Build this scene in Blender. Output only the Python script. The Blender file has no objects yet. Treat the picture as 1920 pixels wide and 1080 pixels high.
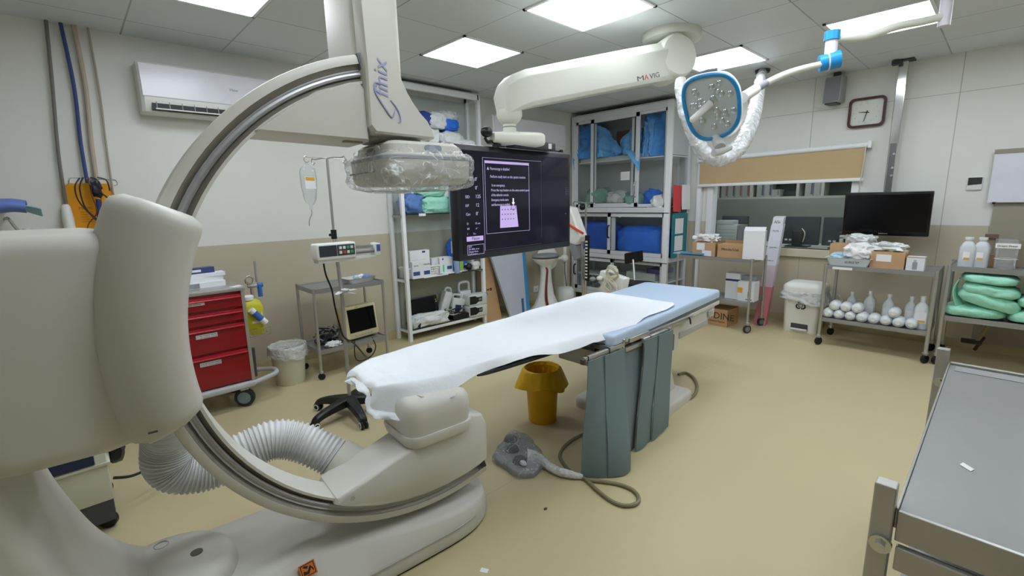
import bpy, bmesh, math, random
from mathutils import Vector, Matrix, noise
PI = math.pi
rnd = random.Random(11)
scene = bpy.context.scene
COL = scene.collection

# ------------------------------------------------------------------ camera
FPX = 871.65
AZ, PITCH, ROLL, CAMH = math.radians(46.645), math.radians(10.6135), math.radians(1.2277), 1.6
FWD = Vector((math.cos(AZ)*math.cos(PITCH), math.sin(AZ)*math.cos(PITCH), -math.sin(PITCH)))
_r0 = Vector((math.sin(AZ), -math.cos(AZ), 0)); _u0 = _r0.cross(FWD)
RGT = _r0*math.cos(ROLL) - _u0*math.sin(ROLL)
UPV = _u0*math.cos(ROLL) + _r0*math.sin(ROLL)
CPOS = Vector((0, 0, CAMH))
def ray(x, y): return FWD*FPX + RGT*(x-960) - UPV*(y-540)
def at_z(x, y, z=0.0):
    d = ray(x, y); return CPOS + d*((z-CAMH)/d.z)
def at_x(x, y, X):
    d = ray(x, y); return CPOS + d*(X/d.x)
def at_y(x, y, Y):
    d = ray(x, y); return CPOS + d*(Y/d.y)
def at_d(x, y, D): return CPOS + ray(x, y)*(D/FPX)
cam = bpy.data.cameras.new('camera'); cam.sensor_width = 36; cam.lens = FPX/1920*36; cam.clip_start = 0.02
co = bpy.data.objects.new('camera', cam); COL.objects.link(co)
m = Matrix((RGT, UPV, -FWD)).transposed().to_4x4(); m.translation = CPOS
co.matrix_world = m; scene.camera = co

# ------------------------------------------------------------------ materials
def lin(c):
    def f(v):
        v /= 255.0
        return v/12.92 if v <= 0.04045 else ((v+0.055)/1.055)**2.4
    return (f(c[0]), f(c[1]), f(c[2]), 1.0)
MATS = {}
def mat(name, rgb, rough=0.5, metal=0.0, var=0.06, scale=6.0, bump=0.0, bscale=40.0, alpha=1.0, spec=0.5, trans=0.0, coat=0.0, emit=None, estr=0.0, ior=1.45):
    if name in MATS: return MATS[name]
    M = bpy.data.materials.new(name); M.use_nodes = True
    nt = M.node_tree; N = nt.nodes; L = nt.links
    b = N['Principled BSDF']
    tc = N.new('ShaderNodeTexCoord'); nz = N.new('ShaderNodeTexNoise')
    nz.inputs['Scale'].default_value = scale; nz.inputs['Detail'].default_value = 3
    L.new(tc.outputs['Object'], nz.inputs['Vector'])
    mx = N.new('ShaderNodeMix'); mx.data_type = 'RGBA'
    c = lin(rgb)
    mx.inputs[6].default_value = tuple(min(1, v*(1+var)) for v in c[:3]) + (1,)
    mx.inputs[7].default_value = tuple(v*(1-var) for v in c[:3]) + (1,)
    L.new(nz.outputs['Fac'], mx.inputs[0]); L.new(mx.outputs[2], b.inputs['Base Color'])
    b.inputs['Roughness'].default_value = rough; b.inputs['Metallic'].default_value = metal
    b.inputs['Specular IOR Level'].default_value = spec
    b.inputs['Alpha'].default_value = alpha; b.inputs['IOR'].default_value = ior
    b.inputs['Transmission Weight'].default_value = trans; b.inputs['Coat Weight'].default_value = coat
    if emit:
        b.inputs['Emission Color'].default_value = lin(emit); b.inputs['Emission Strength'].default_value = estr
    if bump > 0:
        n2 = N.new('ShaderNodeTexNoise'); n2.inputs['Scale'].default_value = bscale; n2.inputs['Detail'].default_value = 4
        L.new(tc.outputs['Object'], n2.inputs['Vector'])
        bp = N.new('ShaderNodeBump'); bp.inputs['Strength'].default_value = bump; bp.inputs['Distance'].default_value = 0.02
        L.new(n2.outputs['Fac'], bp.inputs['Height']); L.new(bp.outputs['Normal'], b.inputs['Normal'])
    MATS[name] = M
    return M
def film(name, rgb, opacity=0.15, rough=0.12, bump=0.5, bscale=14.0, fres=0.55, bdist=0.05, painted_glint=0.0):
    """thin clear plastic: mostly see-through, with glossy wrinkled highlights"""
    if name in MATS: return MATS[name]
    M = bpy.data.materials.new(name); M.use_nodes = True
    nt = M.node_tree; N = nt.nodes; L = nt.links
    b = N['Principled BSDF']; out = N['Material Output']
    b.inputs['Base Color'].default_value = lin(rgb); b.inputs['Roughness'].default_value = rough
    tc = N.new('ShaderNodeTexCoord'); n2 = N.new('ShaderNodeTexNoise')
    n2.inputs['Scale'].default_value = bscale; n2.inputs['Detail'].default_value = 5
    L.new(tc.outputs['Object'], n2.inputs['Vector'])
    bp = N.new('ShaderNodeBump'); bp.inputs['Strength'].default_value = bump; bp.inputs['Distance'].default_value = bdist
    L.new(n2.outputs['Fac'], bp.inputs['Height']); L.new(bp.outputs['Normal'], b.inputs['Normal'])
    tr = N.new('ShaderNodeBsdfTransparent'); tr.inputs['Color'].default_value = (0.97, 0.98, 0.98, 1)
    gl = N.new('ShaderNodeBsdfGlossy'); gl.inputs['Roughness'].default_value = rough
    L.new(bp.outputs['Normal'], gl.inputs['Normal'])
    lw = N.new('ShaderNodeLayerWeight'); lw.inputs['Blend'].default_value = 0.25
    L.new(bp.outputs['Normal'], lw.inputs['Normal'])
    m1 = N.new('ShaderNodeMixShader'); m1.inputs[0].default_value = opacity
    if painted_glint > 0:                      # thin white streaks painted by opacity, in place of highlights on the folds
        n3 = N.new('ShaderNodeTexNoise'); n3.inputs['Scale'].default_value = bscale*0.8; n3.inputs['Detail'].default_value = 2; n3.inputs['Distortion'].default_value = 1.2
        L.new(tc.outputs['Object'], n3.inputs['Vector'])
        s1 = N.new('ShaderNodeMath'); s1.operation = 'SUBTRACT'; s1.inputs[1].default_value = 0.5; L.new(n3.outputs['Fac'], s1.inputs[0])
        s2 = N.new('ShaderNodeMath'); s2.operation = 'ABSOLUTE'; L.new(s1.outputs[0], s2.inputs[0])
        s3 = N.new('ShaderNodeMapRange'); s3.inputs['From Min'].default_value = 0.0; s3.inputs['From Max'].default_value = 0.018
        s3.inputs['To Min'].default_value = opacity+painted_glint; s3.inputs['To Max'].default_value = opacity
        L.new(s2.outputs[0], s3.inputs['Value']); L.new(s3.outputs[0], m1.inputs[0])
    L.new(tr.outputs[0], m1.inputs[1]); L.new(b.outputs[0], m1.inputs[2])
    m2 = N.new('ShaderNodeMixShader')
    mr = N.new('ShaderNodeMath'); mr.operation = 'MULTIPLY'; mr.inputs[1].default_value = fres
    L.new(lw.outputs['Fresnel'], mr.inputs[0]); L.new(mr.outputs[0], m2.inputs[0])
    L.new(m1.outputs[0], m2.inputs[1]); L.new(gl.outputs[0], m2.inputs[2])
    L.new(m2.outputs[0], out.inputs['Surface'])
    MATS[name] = M
    return M
def light_mat(name, rgb, strength):
    M = bpy.data.materials.new(name); M.use_nodes = True
    N = M.node_tree.nodes; L = M.node_tree.links
    b = N['Principled BSDF']; b.inputs['Base Color'].default_value = lin((235, 238, 240))
    b.inputs['Emission Color'].default_value = lin(rgb); b.inputs['Emission Strength'].default_value = strength
    MATS[name] = M
    return M

CREAM = mat('machine_cream_paint', (205, 203, 194), 0.42, var=0.03, bump=0.03, bscale=260)
CREAMD = mat('machine_grey_cream', (176, 174, 166), 0.45, var=0.03, bump=0.03, bscale=260)
CREAM2 = mat('boom_white_paint', (224, 225, 214), 0.4, var=0.02)
STEEL = mat('brushed_steel', (188, 187, 183), 0.34, 0.72, var=0.1, scale=9, bump=0.05, bscale=120)
STEELP = mat('steel_plate', (164, 165, 166), 0.38, 0.65, var=0.1, scale=3, bump=0.04, bscale=60)
CHROME = mat('chrome', (215, 215, 215), 0.12, 1.0, var=0.02)
ALU = mat('aluminium_profile', (228, 231, 236), 0.42, 0.12, var=0.03)
WHITEM = mat('white_frame_paint', (238, 241, 243), 0.4, var=0.03)
WHITEP = mat('white_plastic', (232, 232, 228), 0.4, var=0.02)
PAPER = mat('white_paper', (236, 236, 238), 0.75, var=0.03)
CARTON = mat('white_carton', (226, 228, 232), 0.6, var=0.03)
BLACK = mat('black_plastic', (22, 22, 25), 0.4, var=0.1)
BLACKG = mat('black_glass', (8, 8, 11), 0.16, var=0.1, spec=0.3)
DARKG = mat('dark_grey_plastic', (62, 63, 68), 0.5, var=0.08)
GREYP = mat('grey_plastic', (140, 142, 146), 0.5, var=0.06)
RUBBER = mat('rubber_grey', (92, 96, 98), 0.65, var=0.1)
CARD = mat('brown_cardboard', (194, 157, 116), 0.85, var=0.08, scale=10, bump=0.05)
CARDD = mat('dark_cardboard', (172, 136, 98), 0.85, var=0.08, scale=10)
RED = mat('red_enamel', (150, 14, 30), 0.33, var=0.05, coat=0.2)
YELLOW = mat('yellow_plastic', (224, 172, 16), 0.45, var=0.05)
YBAG = mat('yellow_bag_film', (232, 184, 22), 0.4, var=0.12, scale=9, bump=0.5, bscale=18, trans=0.0)
ORANGE = mat('orange_board', (236, 160, 14), 0.5, var=0.04)
MINT = mat('mint_drape_cloth', (162, 226, 202), 0.75, var=0.12, scale=7, bump=0.5, bscale=22)
BLUEC = mat('blue_drape_cloth', (84, 160, 236), 0.7, var=0.16, scale=6, bump=0.5, bscale=16)
BLUED = mat('deep_blue_wrap', (44, 118, 232), 0.55, var=0.2, scale=5, bump=0.6, bscale=12)
BLUEP = mat('blue_grey_wrap', (92, 128, 190), 0.5, var=0.1, bump=0.3, bscale=14)
TEAL = mat('teal_skirt_fabric', (112, 131, 135), 0.62, var=0.05, scale=4, bump=0.1, bscale=300)
TEALG = mat('grey_teal_skirt_fabric', (114, 126, 134), 0.62, var=0.05, scale=4, bump=0.1, bscale=300)
TEALC = mat('teal_curtain_film', (42, 128, 140), 0.6, var=0.12, bump=0.3, bscale=14)
SHEET = mat('white_sheet_cloth', (233, 238, 243), 0.8, var=0.02, scale=4, bump=0.12, bscale=30)
MATTR = mat('pale_blue_vinyl', (186, 206, 228), 0.42, var=0.03, scale=4)
BLUEJ = mat('bright_blue_plastic', (36, 146, 210), 0.35, var=0.03)
BLUEE = mat('blue_edge_foam', (52, 150, 214), 0.5, var=0.04)
SKYP = mat('pale_blue_plastic', (174, 206, 220), 0.5, var=0.05)
LENS = mat('lens_glass', (205, 212, 214), 0.06, 0.6, var=0.05)
REDPL = mat('orange_red_plastic', (222, 72, 34), 0.4, var=0.04)
MAROON = mat('maroon_plastic', (120, 48, 36), 0.45, var=0.06)
TAN = mat('tan_blind_fabric', (196, 172, 132), 0.85, var=0.03, scale=30)
CREAMM = mat('old_cream_plastic', (226, 216, 172), 0.5, var=0.04)
CABLE = mat('olive_cable_rubber', (134, 126, 98), 0.55, var=0.06)
WIREC = mat('cream_wire', (214, 212, 190), 0.5, var=0.06)
DEVICEG = mat('light_grey_case', (208, 212, 210), 0.5, var=0.04)
LIDW = mat('frosted_bag', (226, 230, 230), 0.35, var=0.08, scale=12, bump=0.7, bscale=16)
PUR = mat('lilac_screen', (196, 176, 226), 0.5, emit=(196, 170, 232), estr=0.28)
TXT = mat('screen_text_light', (190, 180, 220), 0.5, emit=(180, 170, 214), estr=0.28)
INK = mat('dark_ink', (30, 30, 34), 0.7)
INKB = mat('blue_label_ink', (40, 82, 140), 0.6)
INKN = mat('navy_label_ink', (48, 48, 130), 0.6)
INKY = mat('amber_label_ink', (232, 168, 40), 0.6)
INKR = mat('red_label_ink', (196, 52, 48), 0.6)
INKG = mat('green_label_ink', (78, 206, 160), 0.6)
PINK = mat('pink_carton', (206, 128, 136), 0.55, var=0.04)
GLASS = film('clear_glass', (200, 220, 215), 0.02, 0.03, bump=0.0, fres=0.3)
GLASSG = film('tinted_glass', (140, 160, 160), 0.03, 0.04, bump=0.0, fres=0.3)
BAGF = film('clear_plastic_bag', (246, 248, 250), 0.12, 0.10, bump=1.0, bscale=13, fres=0.55, bdist=0.06, painted_glint=0.55)
BAGF2 = film('milky_plastic_bag', (238, 241, 243), 0.64, 0.2, bump=0.9, bscale=18)
BAGW = film('wrinkled_white_plastic', (238, 240, 242), 0.8, 0.2, bump=1.0, bscale=14)
BOTTLE = film('frosted_bottle', (234, 240, 244), 0.88, 0.45, bump=0.15, bscale=10)
LIQUID = film('clear_bottle', (215, 222, 226), 0.22, 0.08, bump=0.1, bscale=10)

# ------------------------------------------------------------------ mesh helpers
class B:
    def __init__(s): s.bm = bmesh.new()
    def _x(s, verts, mtx):
        if mtx is not None: bmesh.ops.transform(s.bm, matrix=mtx, verts=verts)
    def box(s, c, d, rz=0.0, bev=0.0, seg=2, mtx=None):
        r = bmesh.ops.create_cube(s.bm, size=1.0); v = r['verts']
        bmesh.ops.scale(s.bm, vec=Vector(d), verts=v)
        if bev > 0:
            es = list({e for q in v for e in q.link_edges})
            rr = bmesh.ops.bevel(s.bm, geom=es, offset=min(bev, min(d)*0.45), segments=seg, profile=0.5, affect='EDGES')
            v = list({q for f in rr['faces'] for q in f.verts} | {q for q in v if q.is_valid})
        M = Matrix.Translation(Vector(c)) @ Matrix.Rotation(rz, 4, 'Z')
        if mtx is not None: M = mtx @ M
        bmesh.ops.transform(s.bm, matrix=M, verts=v)
        return s
    def span(s, a, b, bev=0.0, seg=2, mtx=None):
        a = Vector(a); b = Vector(b)
        return s.box((a+b)/2, [abs(q) for q in (b-a)], 0, bev, seg, mtx)
    def cyl(s, p0, p1, r0, r1=None, n=20, caps=True):
        p0 = Vector(p0); p1 = Vector(p1); r1 = r0 if r1 is None else r1
        d = p1-p0
        r = bmesh.ops.create_cone(s.bm, cap_ends=caps, segments=n, radius1=r0, radius2=r1, depth=d.length)
        M = Matrix.Translation((p0+p1)/2) @ d.to_track_quat('Z', 'Y').to_matrix().to_4x4()
        bmesh.ops.transform(s.bm, matrix=M, verts=r['verts']); return s
    def ball(s, c, r, seg=16, sc=(1, 1, 1)):
        q = bmesh.ops.create_uvsphere(s.bm, u_segments=seg, v_segments=max(6, seg//2+2), radius=r)
        bmesh.ops.transform(s.bm, matrix=Matrix.Translation(Vector(c)) @ Matrix.Diagonal((*sc, 1)), verts=q['verts']); return s
    def tube(s, pts, rad, n=10, closed=False, caps=True, smooth=0):
        pts = [Vector(p) for p in pts]
        if smooth: pts = spline(pts, smooth, closed)
        m = len(pts)
        rs = rad if isinstance(rad, (list, tuple)) else [rad]*m
        if len(rs) != m:
            k = len(rs); rs = [rs[min(k-1, int(i*(k-1)/(m-1)))]*(1-((i*(k-1)/(m-1)) % 1)) + rs[min(k-1, int(i*(k-1)/(m-1))+1)]*((i*(k-1)/(m-1)) % 1) for i in range(m)]
        rings = []; up = None
        for i, p in enumerate(pts):
            a = pts[i-1] if (i > 0 or closed) else p; b = pts[(i+1) % m] if (i < m-1 or closed) else p
            t = (b-a).normalized()
            if up is None:
                up = Vector((0, 0, 1)) if abs(t.z) < 0.9 else Vector((1, 0, 0))
            up = (up - t*up.dot(t)).normalized(); sd = t.cross(up)
            rings.append([s.bm.verts.new(p + (up*math.cos(2*PI*k/n) + sd*math.sin(2*PI*k/n))*rs[i]) for k in range(n)])
        for i in range(m if closed else m-1):
            A = rings[i]; Bq = rings[(i+1) % m]
            for k in range(n): s.bm.faces.new((A[k], A[(k+1) % n], Bq[(k+1) % n], Bq[k]))
        if caps and not closed:
            s.bm.faces.new(rings[0][::-1]); s.bm.faces.new(rings[-1])
        return s
    def lathe(s, prof, c=(0, 0, 0), n=24, axis=None, sc=(1, 1)):
        c = Vector(c); Q = Vector(axis).to_track_quat('Z', 'Y') if axis is not None else None
        rings = []
        for r, z in prof:
            if r < 1e-5:
                q = Vector((0, 0, z)); q = Q @ q if Q else q
                rings.append([s.bm.verts.new(c+q)])
            else:
                ring = []
                for k in range(n):
                    q = Vector((r*sc[0]*math.cos(2*PI*k/n), r*sc[1]*math.sin(2*PI*k/n), z)); q = Q @ q if Q else q
                    ring.append(s.bm.verts.new(c+q))
                rings.append(ring)
        for A, Bq in zip(rings, rings[1:]):
            if len(A) == 1 and len(Bq) == 1: continue
            for k in range(n):
                if len(A) == 1: s.bm.faces.new((A[0], Bq[(k+1) % n], Bq[k]))
                elif len(Bq) == 1: s.bm.faces.new((A[k], A[(k+1) % n], Bq[0]))
                else: s.bm.faces.new((A[k], A[(k+1) % n], Bq[(k+1) % n], Bq[k]))
        return s
    def loft(s, rings, closed=True, cap=True):
        R = [[s.bm.verts.new(Vector(p)) for p in r] for r in rings]
        n = len(R[0])
        for A, Bq in zip(R, R[1:]):
            for k in range(n if closed else n-1): s.bm.faces.new((A[k], A[(k+1) % n], Bq[(k+1) % n], Bq[k]))
        if cap and closed: s.bm.faces.new(R[0][::-1]); s.bm.faces.new(R[-1])
        return s
    def poly(s, pts, off):
        """flat polygon pushed along the vector off into a solid"""
        off = Vector(off); pts = [Vector(p) for p in pts]
        return s.loft([pts, [p+off for p in pts]])
    def grid(s, fn, nu, nv, closed_u=False):
        V = [[s.bm.verts.new(Vector(fn(i/(nu if closed_u else nu-1), j/(nv-1)))) for i in range(nu)] for j in range(nv)]
        for j in range(nv-1):
            for i in range(nu if closed_u else nu-1):
                s.bm.faces.new((V[j][i], V[j][(i+1) % nu], V[j+1][(i+1) % nu], V[j+1][i]))
        return s
    def lump(s, c, d, amp=0.2, freq=3.0, seed=0, sub=4, rz=0.0, flat=None, power=1.0):
        """crumpled soft body: an ellipsoid/pillow pushed about by noise"""
        q = bmesh.ops.create_icosphere(s.bm, subdivisions=sub, radius=1.0); v = q['verts']
        off = Vector((seed*7.3, seed*3.1, seed*1.7)); R = Matrix.Rotation(rz, 3, 'Z'); c = Vector(c)
        for p in v:
            u = p.co.copy()
            if power != 1.0:
                u = Vector([math.copysign(abs(k)**power, k) for k in u])
            k = 1 + amp*noise.fractal(p.co*freq+off, 0.9, 2.0, 3)
            w = Vector((u.x*d[0]/2, u.y*d[1]/2, u.z*d[2]/2))*k
            if flat is not None and w.z < flat: w.z = flat
            p.co = c + R @ w
        return s
    def solid(s, t):
        fs = list(s.bm.faces); s.bm.normal_update()
        bmesh.ops.solidify(s.bm, geom=fs, thickness=t); return s
    def text(s, txt, size, o, xd, yd, ext=0.0005, shear=0.0, align='LEFT', width=None):
        cu = bpy.data.curves.new('t', 'FONT'); cu.body = txt; cu.size = size; cu.extrude = ext; cu.shear = shear
        cu.align_x = align; cu.resolution_u = 2
        ob = bpy.data.objects.new('t', cu); COL.objects.link(ob)
        me = bpy.data.meshes.new_from_object(ob)
        xd = Vector(xd).normalized(); yd = Vector(yd); yd = (yd-xd*yd.dot(xd)).normalized(); zd = xd.cross(yd)
        M = Matrix((xd, yd, zd)).transposed().to_4x4(); M.translation = Vector(o)
        if width and len(me.vertices):
            xs = [q.co.x for q in me.vertices]; k = width/max(1e-6, max(xs)-min(xs))
            M = M @ Matrix.Diagonal((k, 1, 1, 1))
        me.transform(M); s.bm.from_mesh(me)
        bpy.data.objects.remove(ob); bpy.data.curves.remove(cu); bpy.data.meshes.remove(me)
        return s
    def xf(s, M): bmesh.ops.transform(s.bm, matrix=M, verts=list(s.bm.verts)); return s
    def build(s, name, material, parent=None, smooth=35.0, bev=0.0, seg=2, label=None, origin=None, recalc=True, world=False):
        if world and parent is not None: bmesh.ops.transform(s.bm, matrix=pmat(parent).inverted(), verts=list(s.bm.verts))
        if recalc: bmesh.ops.recalc_face_normals(s.bm, faces=list(s.bm.faces))
        if origin is not None: bmesh.ops.translate(s.bm, vec=-Vector(origin), verts=list(s.bm.verts))
        me = bpy.data.meshes.new(name); s.bm.to_mesh(me); s.bm.free()
        if smooth:
            for p in me.polygons: p.use_smooth = True
            me.set_sharp_from_angle(angle=math.radians(smooth))
        for q in (material if isinstance(material, (list, tuple)) else [material]): me.materials.append(q)
        ob = bpy.data.objects.new(name, me); COL.objects.link(ob)
        if origin is not None: ob.location = origin
        if parent is not None: ob.parent = parent
        if bev:
            md = ob.modifiers.new('bevel', 'BEVEL'); md.width = bev; md.segments = seg; md.limit_method = 'ANGLE'; md.angle_limit = math.radians(38)
            md.harden_normals = False
        if label: ob['label'] = label
        return ob
def pmat(o):
    M = Matrix.Translation(o.location) @ o.rotation_euler.to_matrix().to_4x4()
    return (pmat(o.parent) @ M) if o.parent else M
def spline(pts, k, closed=False):
    out = []; n = len(pts)
    for i in range(n if closed else n-1):
        p0 = pts[i-1] if (i > 0 or closed) else pts[0]; p1 = pts[i]; p2 = pts[(i+1) % n]; p3 = pts[(i+2) % n] if (i+2 < n or closed) else pts[-1]
        for j in range(k):
            t = j/k
            out.append(0.5*((2*p1) + (p2-p0)*t + (2*p0-5*p1+4*p2-p3)*t*t + (3*p1-p0-3*p2+p3)*t**3))
    if not closed: out.append(pts[-1])
    return out
def tag(o, label, cat, group=None, kind=None):
    o['label'] = label; o['category'] = cat
    if group: o['group'] = group
    if kind: o['kind'] = kind
    return o
def thing(name, label, cat, loc=(0, 0, 0), rz=0.0, group=None):
    o = bpy.data.objects.new(name, None); COL.objects.link(o); o.empty_display_size = 0.1
    o.location = loc; o.rotation_euler = (0, 0, rz)
    return tag(o, label, cat, group)
def struct(o): o['kind'] = 'structure'; return o
def dup(root, loc=None, rz=None, label=None):
    def cp(o, par):
        c = o.copy(); COL.objects.link(c)
        if par is not None: c.parent = par
        for ch in [q for q in KIDS.get(o.name, [])]: cp(ch, c)
        return c
    KIDS = {}
    for q in bpy.data.objects:
        if q.parent: KIDS.setdefault(q.parent.name, []).append(q)
    r = cp(root, None)
    if loc is not None: r.location = loc
    if rz is not None: r.rotation_euler = (0, 0, rz)
    if label: r['label'] = label
    return r
def rrect(w, h, r, n=5):
    """rounded rectangle outline centred on 0"""
    out = []
    for cx, cy, a0 in ((w/2-r, h/2-r, 0), (-w/2+r, h/2-r, 90), (-w/2+r, -h/2+r, 180), (w/2-r, -h/2+r, 270)):
        for k in range(n+1):
            a = math.radians(a0+90*k/n); out.append((cx+r*math.cos(a), cy+r*math.sin(a)))
    return out
# ------------------------------------------------------------------ the room shell
YL, XR, ZC = 4.9, 6.57, 2.93          # left wall, right wall, ceiling
XN, YR = -1.7, -2.1                    # walls behind and beside the camera
def wall_mat(name, up, low, zsplit=1.26, seams=(), hseam=None, rough=0.5):
    M = bpy.data.materials.new(name); M.use_nodes = True
    N = M.node_tree.nodes; L = M.node_tree.links; b = N['Principled BSDF']
    tc = N.new('ShaderNodeTexCoord'); sp = N.new('ShaderNodeSeparateXYZ'); L.new(tc.outputs['Object'], sp.inputs[0])
    st = N.new('ShaderNodeMath'); st.operation = 'GREATER_THAN'; st.inputs[1].default_value = zsplit; L.new(sp.outputs['Z'], st.inputs[0])
    mx = N.new('ShaderNodeMix'); mx.data_type = 'RGBA'; mx.inputs[6].default_value = lin(low); mx.inputs[7].default_value = lin(up)
    L.new(st.outputs[0], mx.inputs[0])
    nz = N.new('ShaderNodeTexNoise'); nz.inputs['Scale'].default_value = 1.4; nz.inputs['Detail'].default_value = 5; L.new(tc.outputs['Object'], nz.inputs['Vector'])
    mr = N.new('ShaderNodeMapRange'); mr.inputs['To Min'].default_value = 0.94; mr.inputs['To Max'].default_value = 1.05; L.new(nz.outputs['Fac'], mr.inputs['Value'])
    ml = N.new('ShaderNodeMix'); ml.data_type = 'RGBA'; ml.blend_type = 'MULTIPLY'; ml.inputs[0].default_value = 1
    L.new(mx.outputs[2], ml.inputs[6]); L.new(mr.outputs[0], ml.inputs[7])
    last = ml.outputs[2]
    def line(sock, val, w):
        nonlocal last
        d = N.new('ShaderNodeMath'); d.operation = 'SUBTRACT'; d.inputs[1].default_value = val; L.new(sock, d.inputs[0])
        a = N.new('ShaderNodeMath'); a.operation = 'ABSOLUTE'; L.new(d.outputs[0], a.inputs[0])
        l = N.new('ShaderNodeMath'); l.operation = 'LESS_THAN'; l.inputs[1].default_value = w; L.new(a.outputs[0], l.inputs[0])
        q = N.new('ShaderNodeMix'); q.data_type = 'RGBA'; q.inputs[7].default_value = lin((140, 138, 128))
        k = N.new('ShaderNodeMath'); k.operation = 'MULTIPLY'; k.inputs[1].default_value = 0.6; L.new(l.outputs[0], k.inputs[0])
        L.new(k.outputs[0], q.inputs[0]); L.new(last, q.inputs[6]); last = q.outputs[2]
    for v in seams: line(sp.outputs['Y'], v, 0.004)
    if hseam: line(sp.outputs['Z'], hseam, 0.003)
    L.new(last, b.inputs['Base Color']); b.inputs['Roughness'].default_value = rough
    n2 = N.new('ShaderNodeTexNoise'); n2.inputs['Scale'].default_value = 90; L.new(tc.outputs['Object'], n2.inputs['Vector'])
    bp = N.new('ShaderNodeBump'); bp.inputs['Strength'].default_value = 0.04; L.new(n2.outputs['Fac'], bp.inputs['Height']); L.new(bp.outputs['Normal'], b.inputs['Normal'])
    return M
WALLM = wall_mat('painted_wall', (226, 226, 220), (192, 184, 162))
WALLP = wall_mat('panelled_wall', (228, 229, 224), (198, 189, 166), seams=(0.46, 1.72, 2.99), hseam=2.56)
def floor_mat():
    M = bpy.data.materials.new('beige_vinyl_floor'); M.use_nodes = True
    N = M.node_tree.nodes; L = M.node_tree.links; b = N['Principled BSDF']
    tc = N.new('ShaderNodeTexCoord'); nz = N.new('ShaderNodeTexNoise'); nz.inputs['Scale'].default_value = 0.9; nz.inputs['Detail'].default_value = 6
    L.new(tc.outputs['Object'], nz.inputs['Vector'])
    mx = N.new('ShaderNodeMix'); mx.data_type = 'RGBA'; mx.inputs[6].default_value = lin((201, 187, 147)); mx.inputs[7].default_value = lin((194, 181, 144))
    L.new(nz.outputs['Fac'], mx.inputs[0])
    # welded sheet seams every 1.8 m and tiny dark scuffs
    sp = N.new('ShaderNodeSeparateXYZ'); L.new(tc.outputs['Object'], sp.inputs[0])
    a = N.new('ShaderNodeMath'); a.operation = 'PINGPONG'; a.inputs[1].default_value = 0.9; L.new(sp.outputs['Y'], a.inputs[0])
    l = N.new('ShaderNodeMath'); l.operation = 'LESS_THAN'; l.inputs[1].default_value = 0.003; L.new(a.outputs[0], l.inputs[0])
    k = N.new('ShaderNodeMath'); k.operation = 'MULTIPLY'; k.inputs[1].default_value = 0.22; L.new(l.outputs[0], k.inputs[0])
    q = N.new('ShaderNodeMix'); q.data_type = 'RGBA'; q.inputs[7].default_value = lin((140, 126, 92)); L.new(k.outputs[0], q.inputs[0]); L.new(mx.outputs[2], q.inputs[6])
    vo = N.new('ShaderNodeTexVoronoi'); vo.inputs['Scale'].default_value = 1.5; L.new(tc.outputs['Object'], vo.inputs['Vector'])
    v2 = N.new('ShaderNodeMath'); v2.operation = 'LESS_THAN'; v2.inputs[1].default_value = 0.008; L.new(vo.outputs['Distance'], v2.inputs[0])
    q2 = N.new('ShaderNodeMix'); q2.data_type = 'RGBA'; q2.inputs[7].default_value = lin((70, 62, 48)); L.new(v2.outputs[0], q2.inputs[0]); L.new(q.outputs[2], q2.inputs[6])
    L.new(q2.outputs[2], b.inputs['Base Color'])
    r = N.new('ShaderNodeMapRange'); r.inputs['To Min'].default_value = 0.3; r.inputs['To Max'].default_value = 0.42; L.new(nz.outputs['Fac'], r.inputs['Value']); L.new(r.outputs[0], b.inputs['Roughness'])
    b.inputs['Specular IOR Level'].default_value = 0.4
    return M
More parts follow.
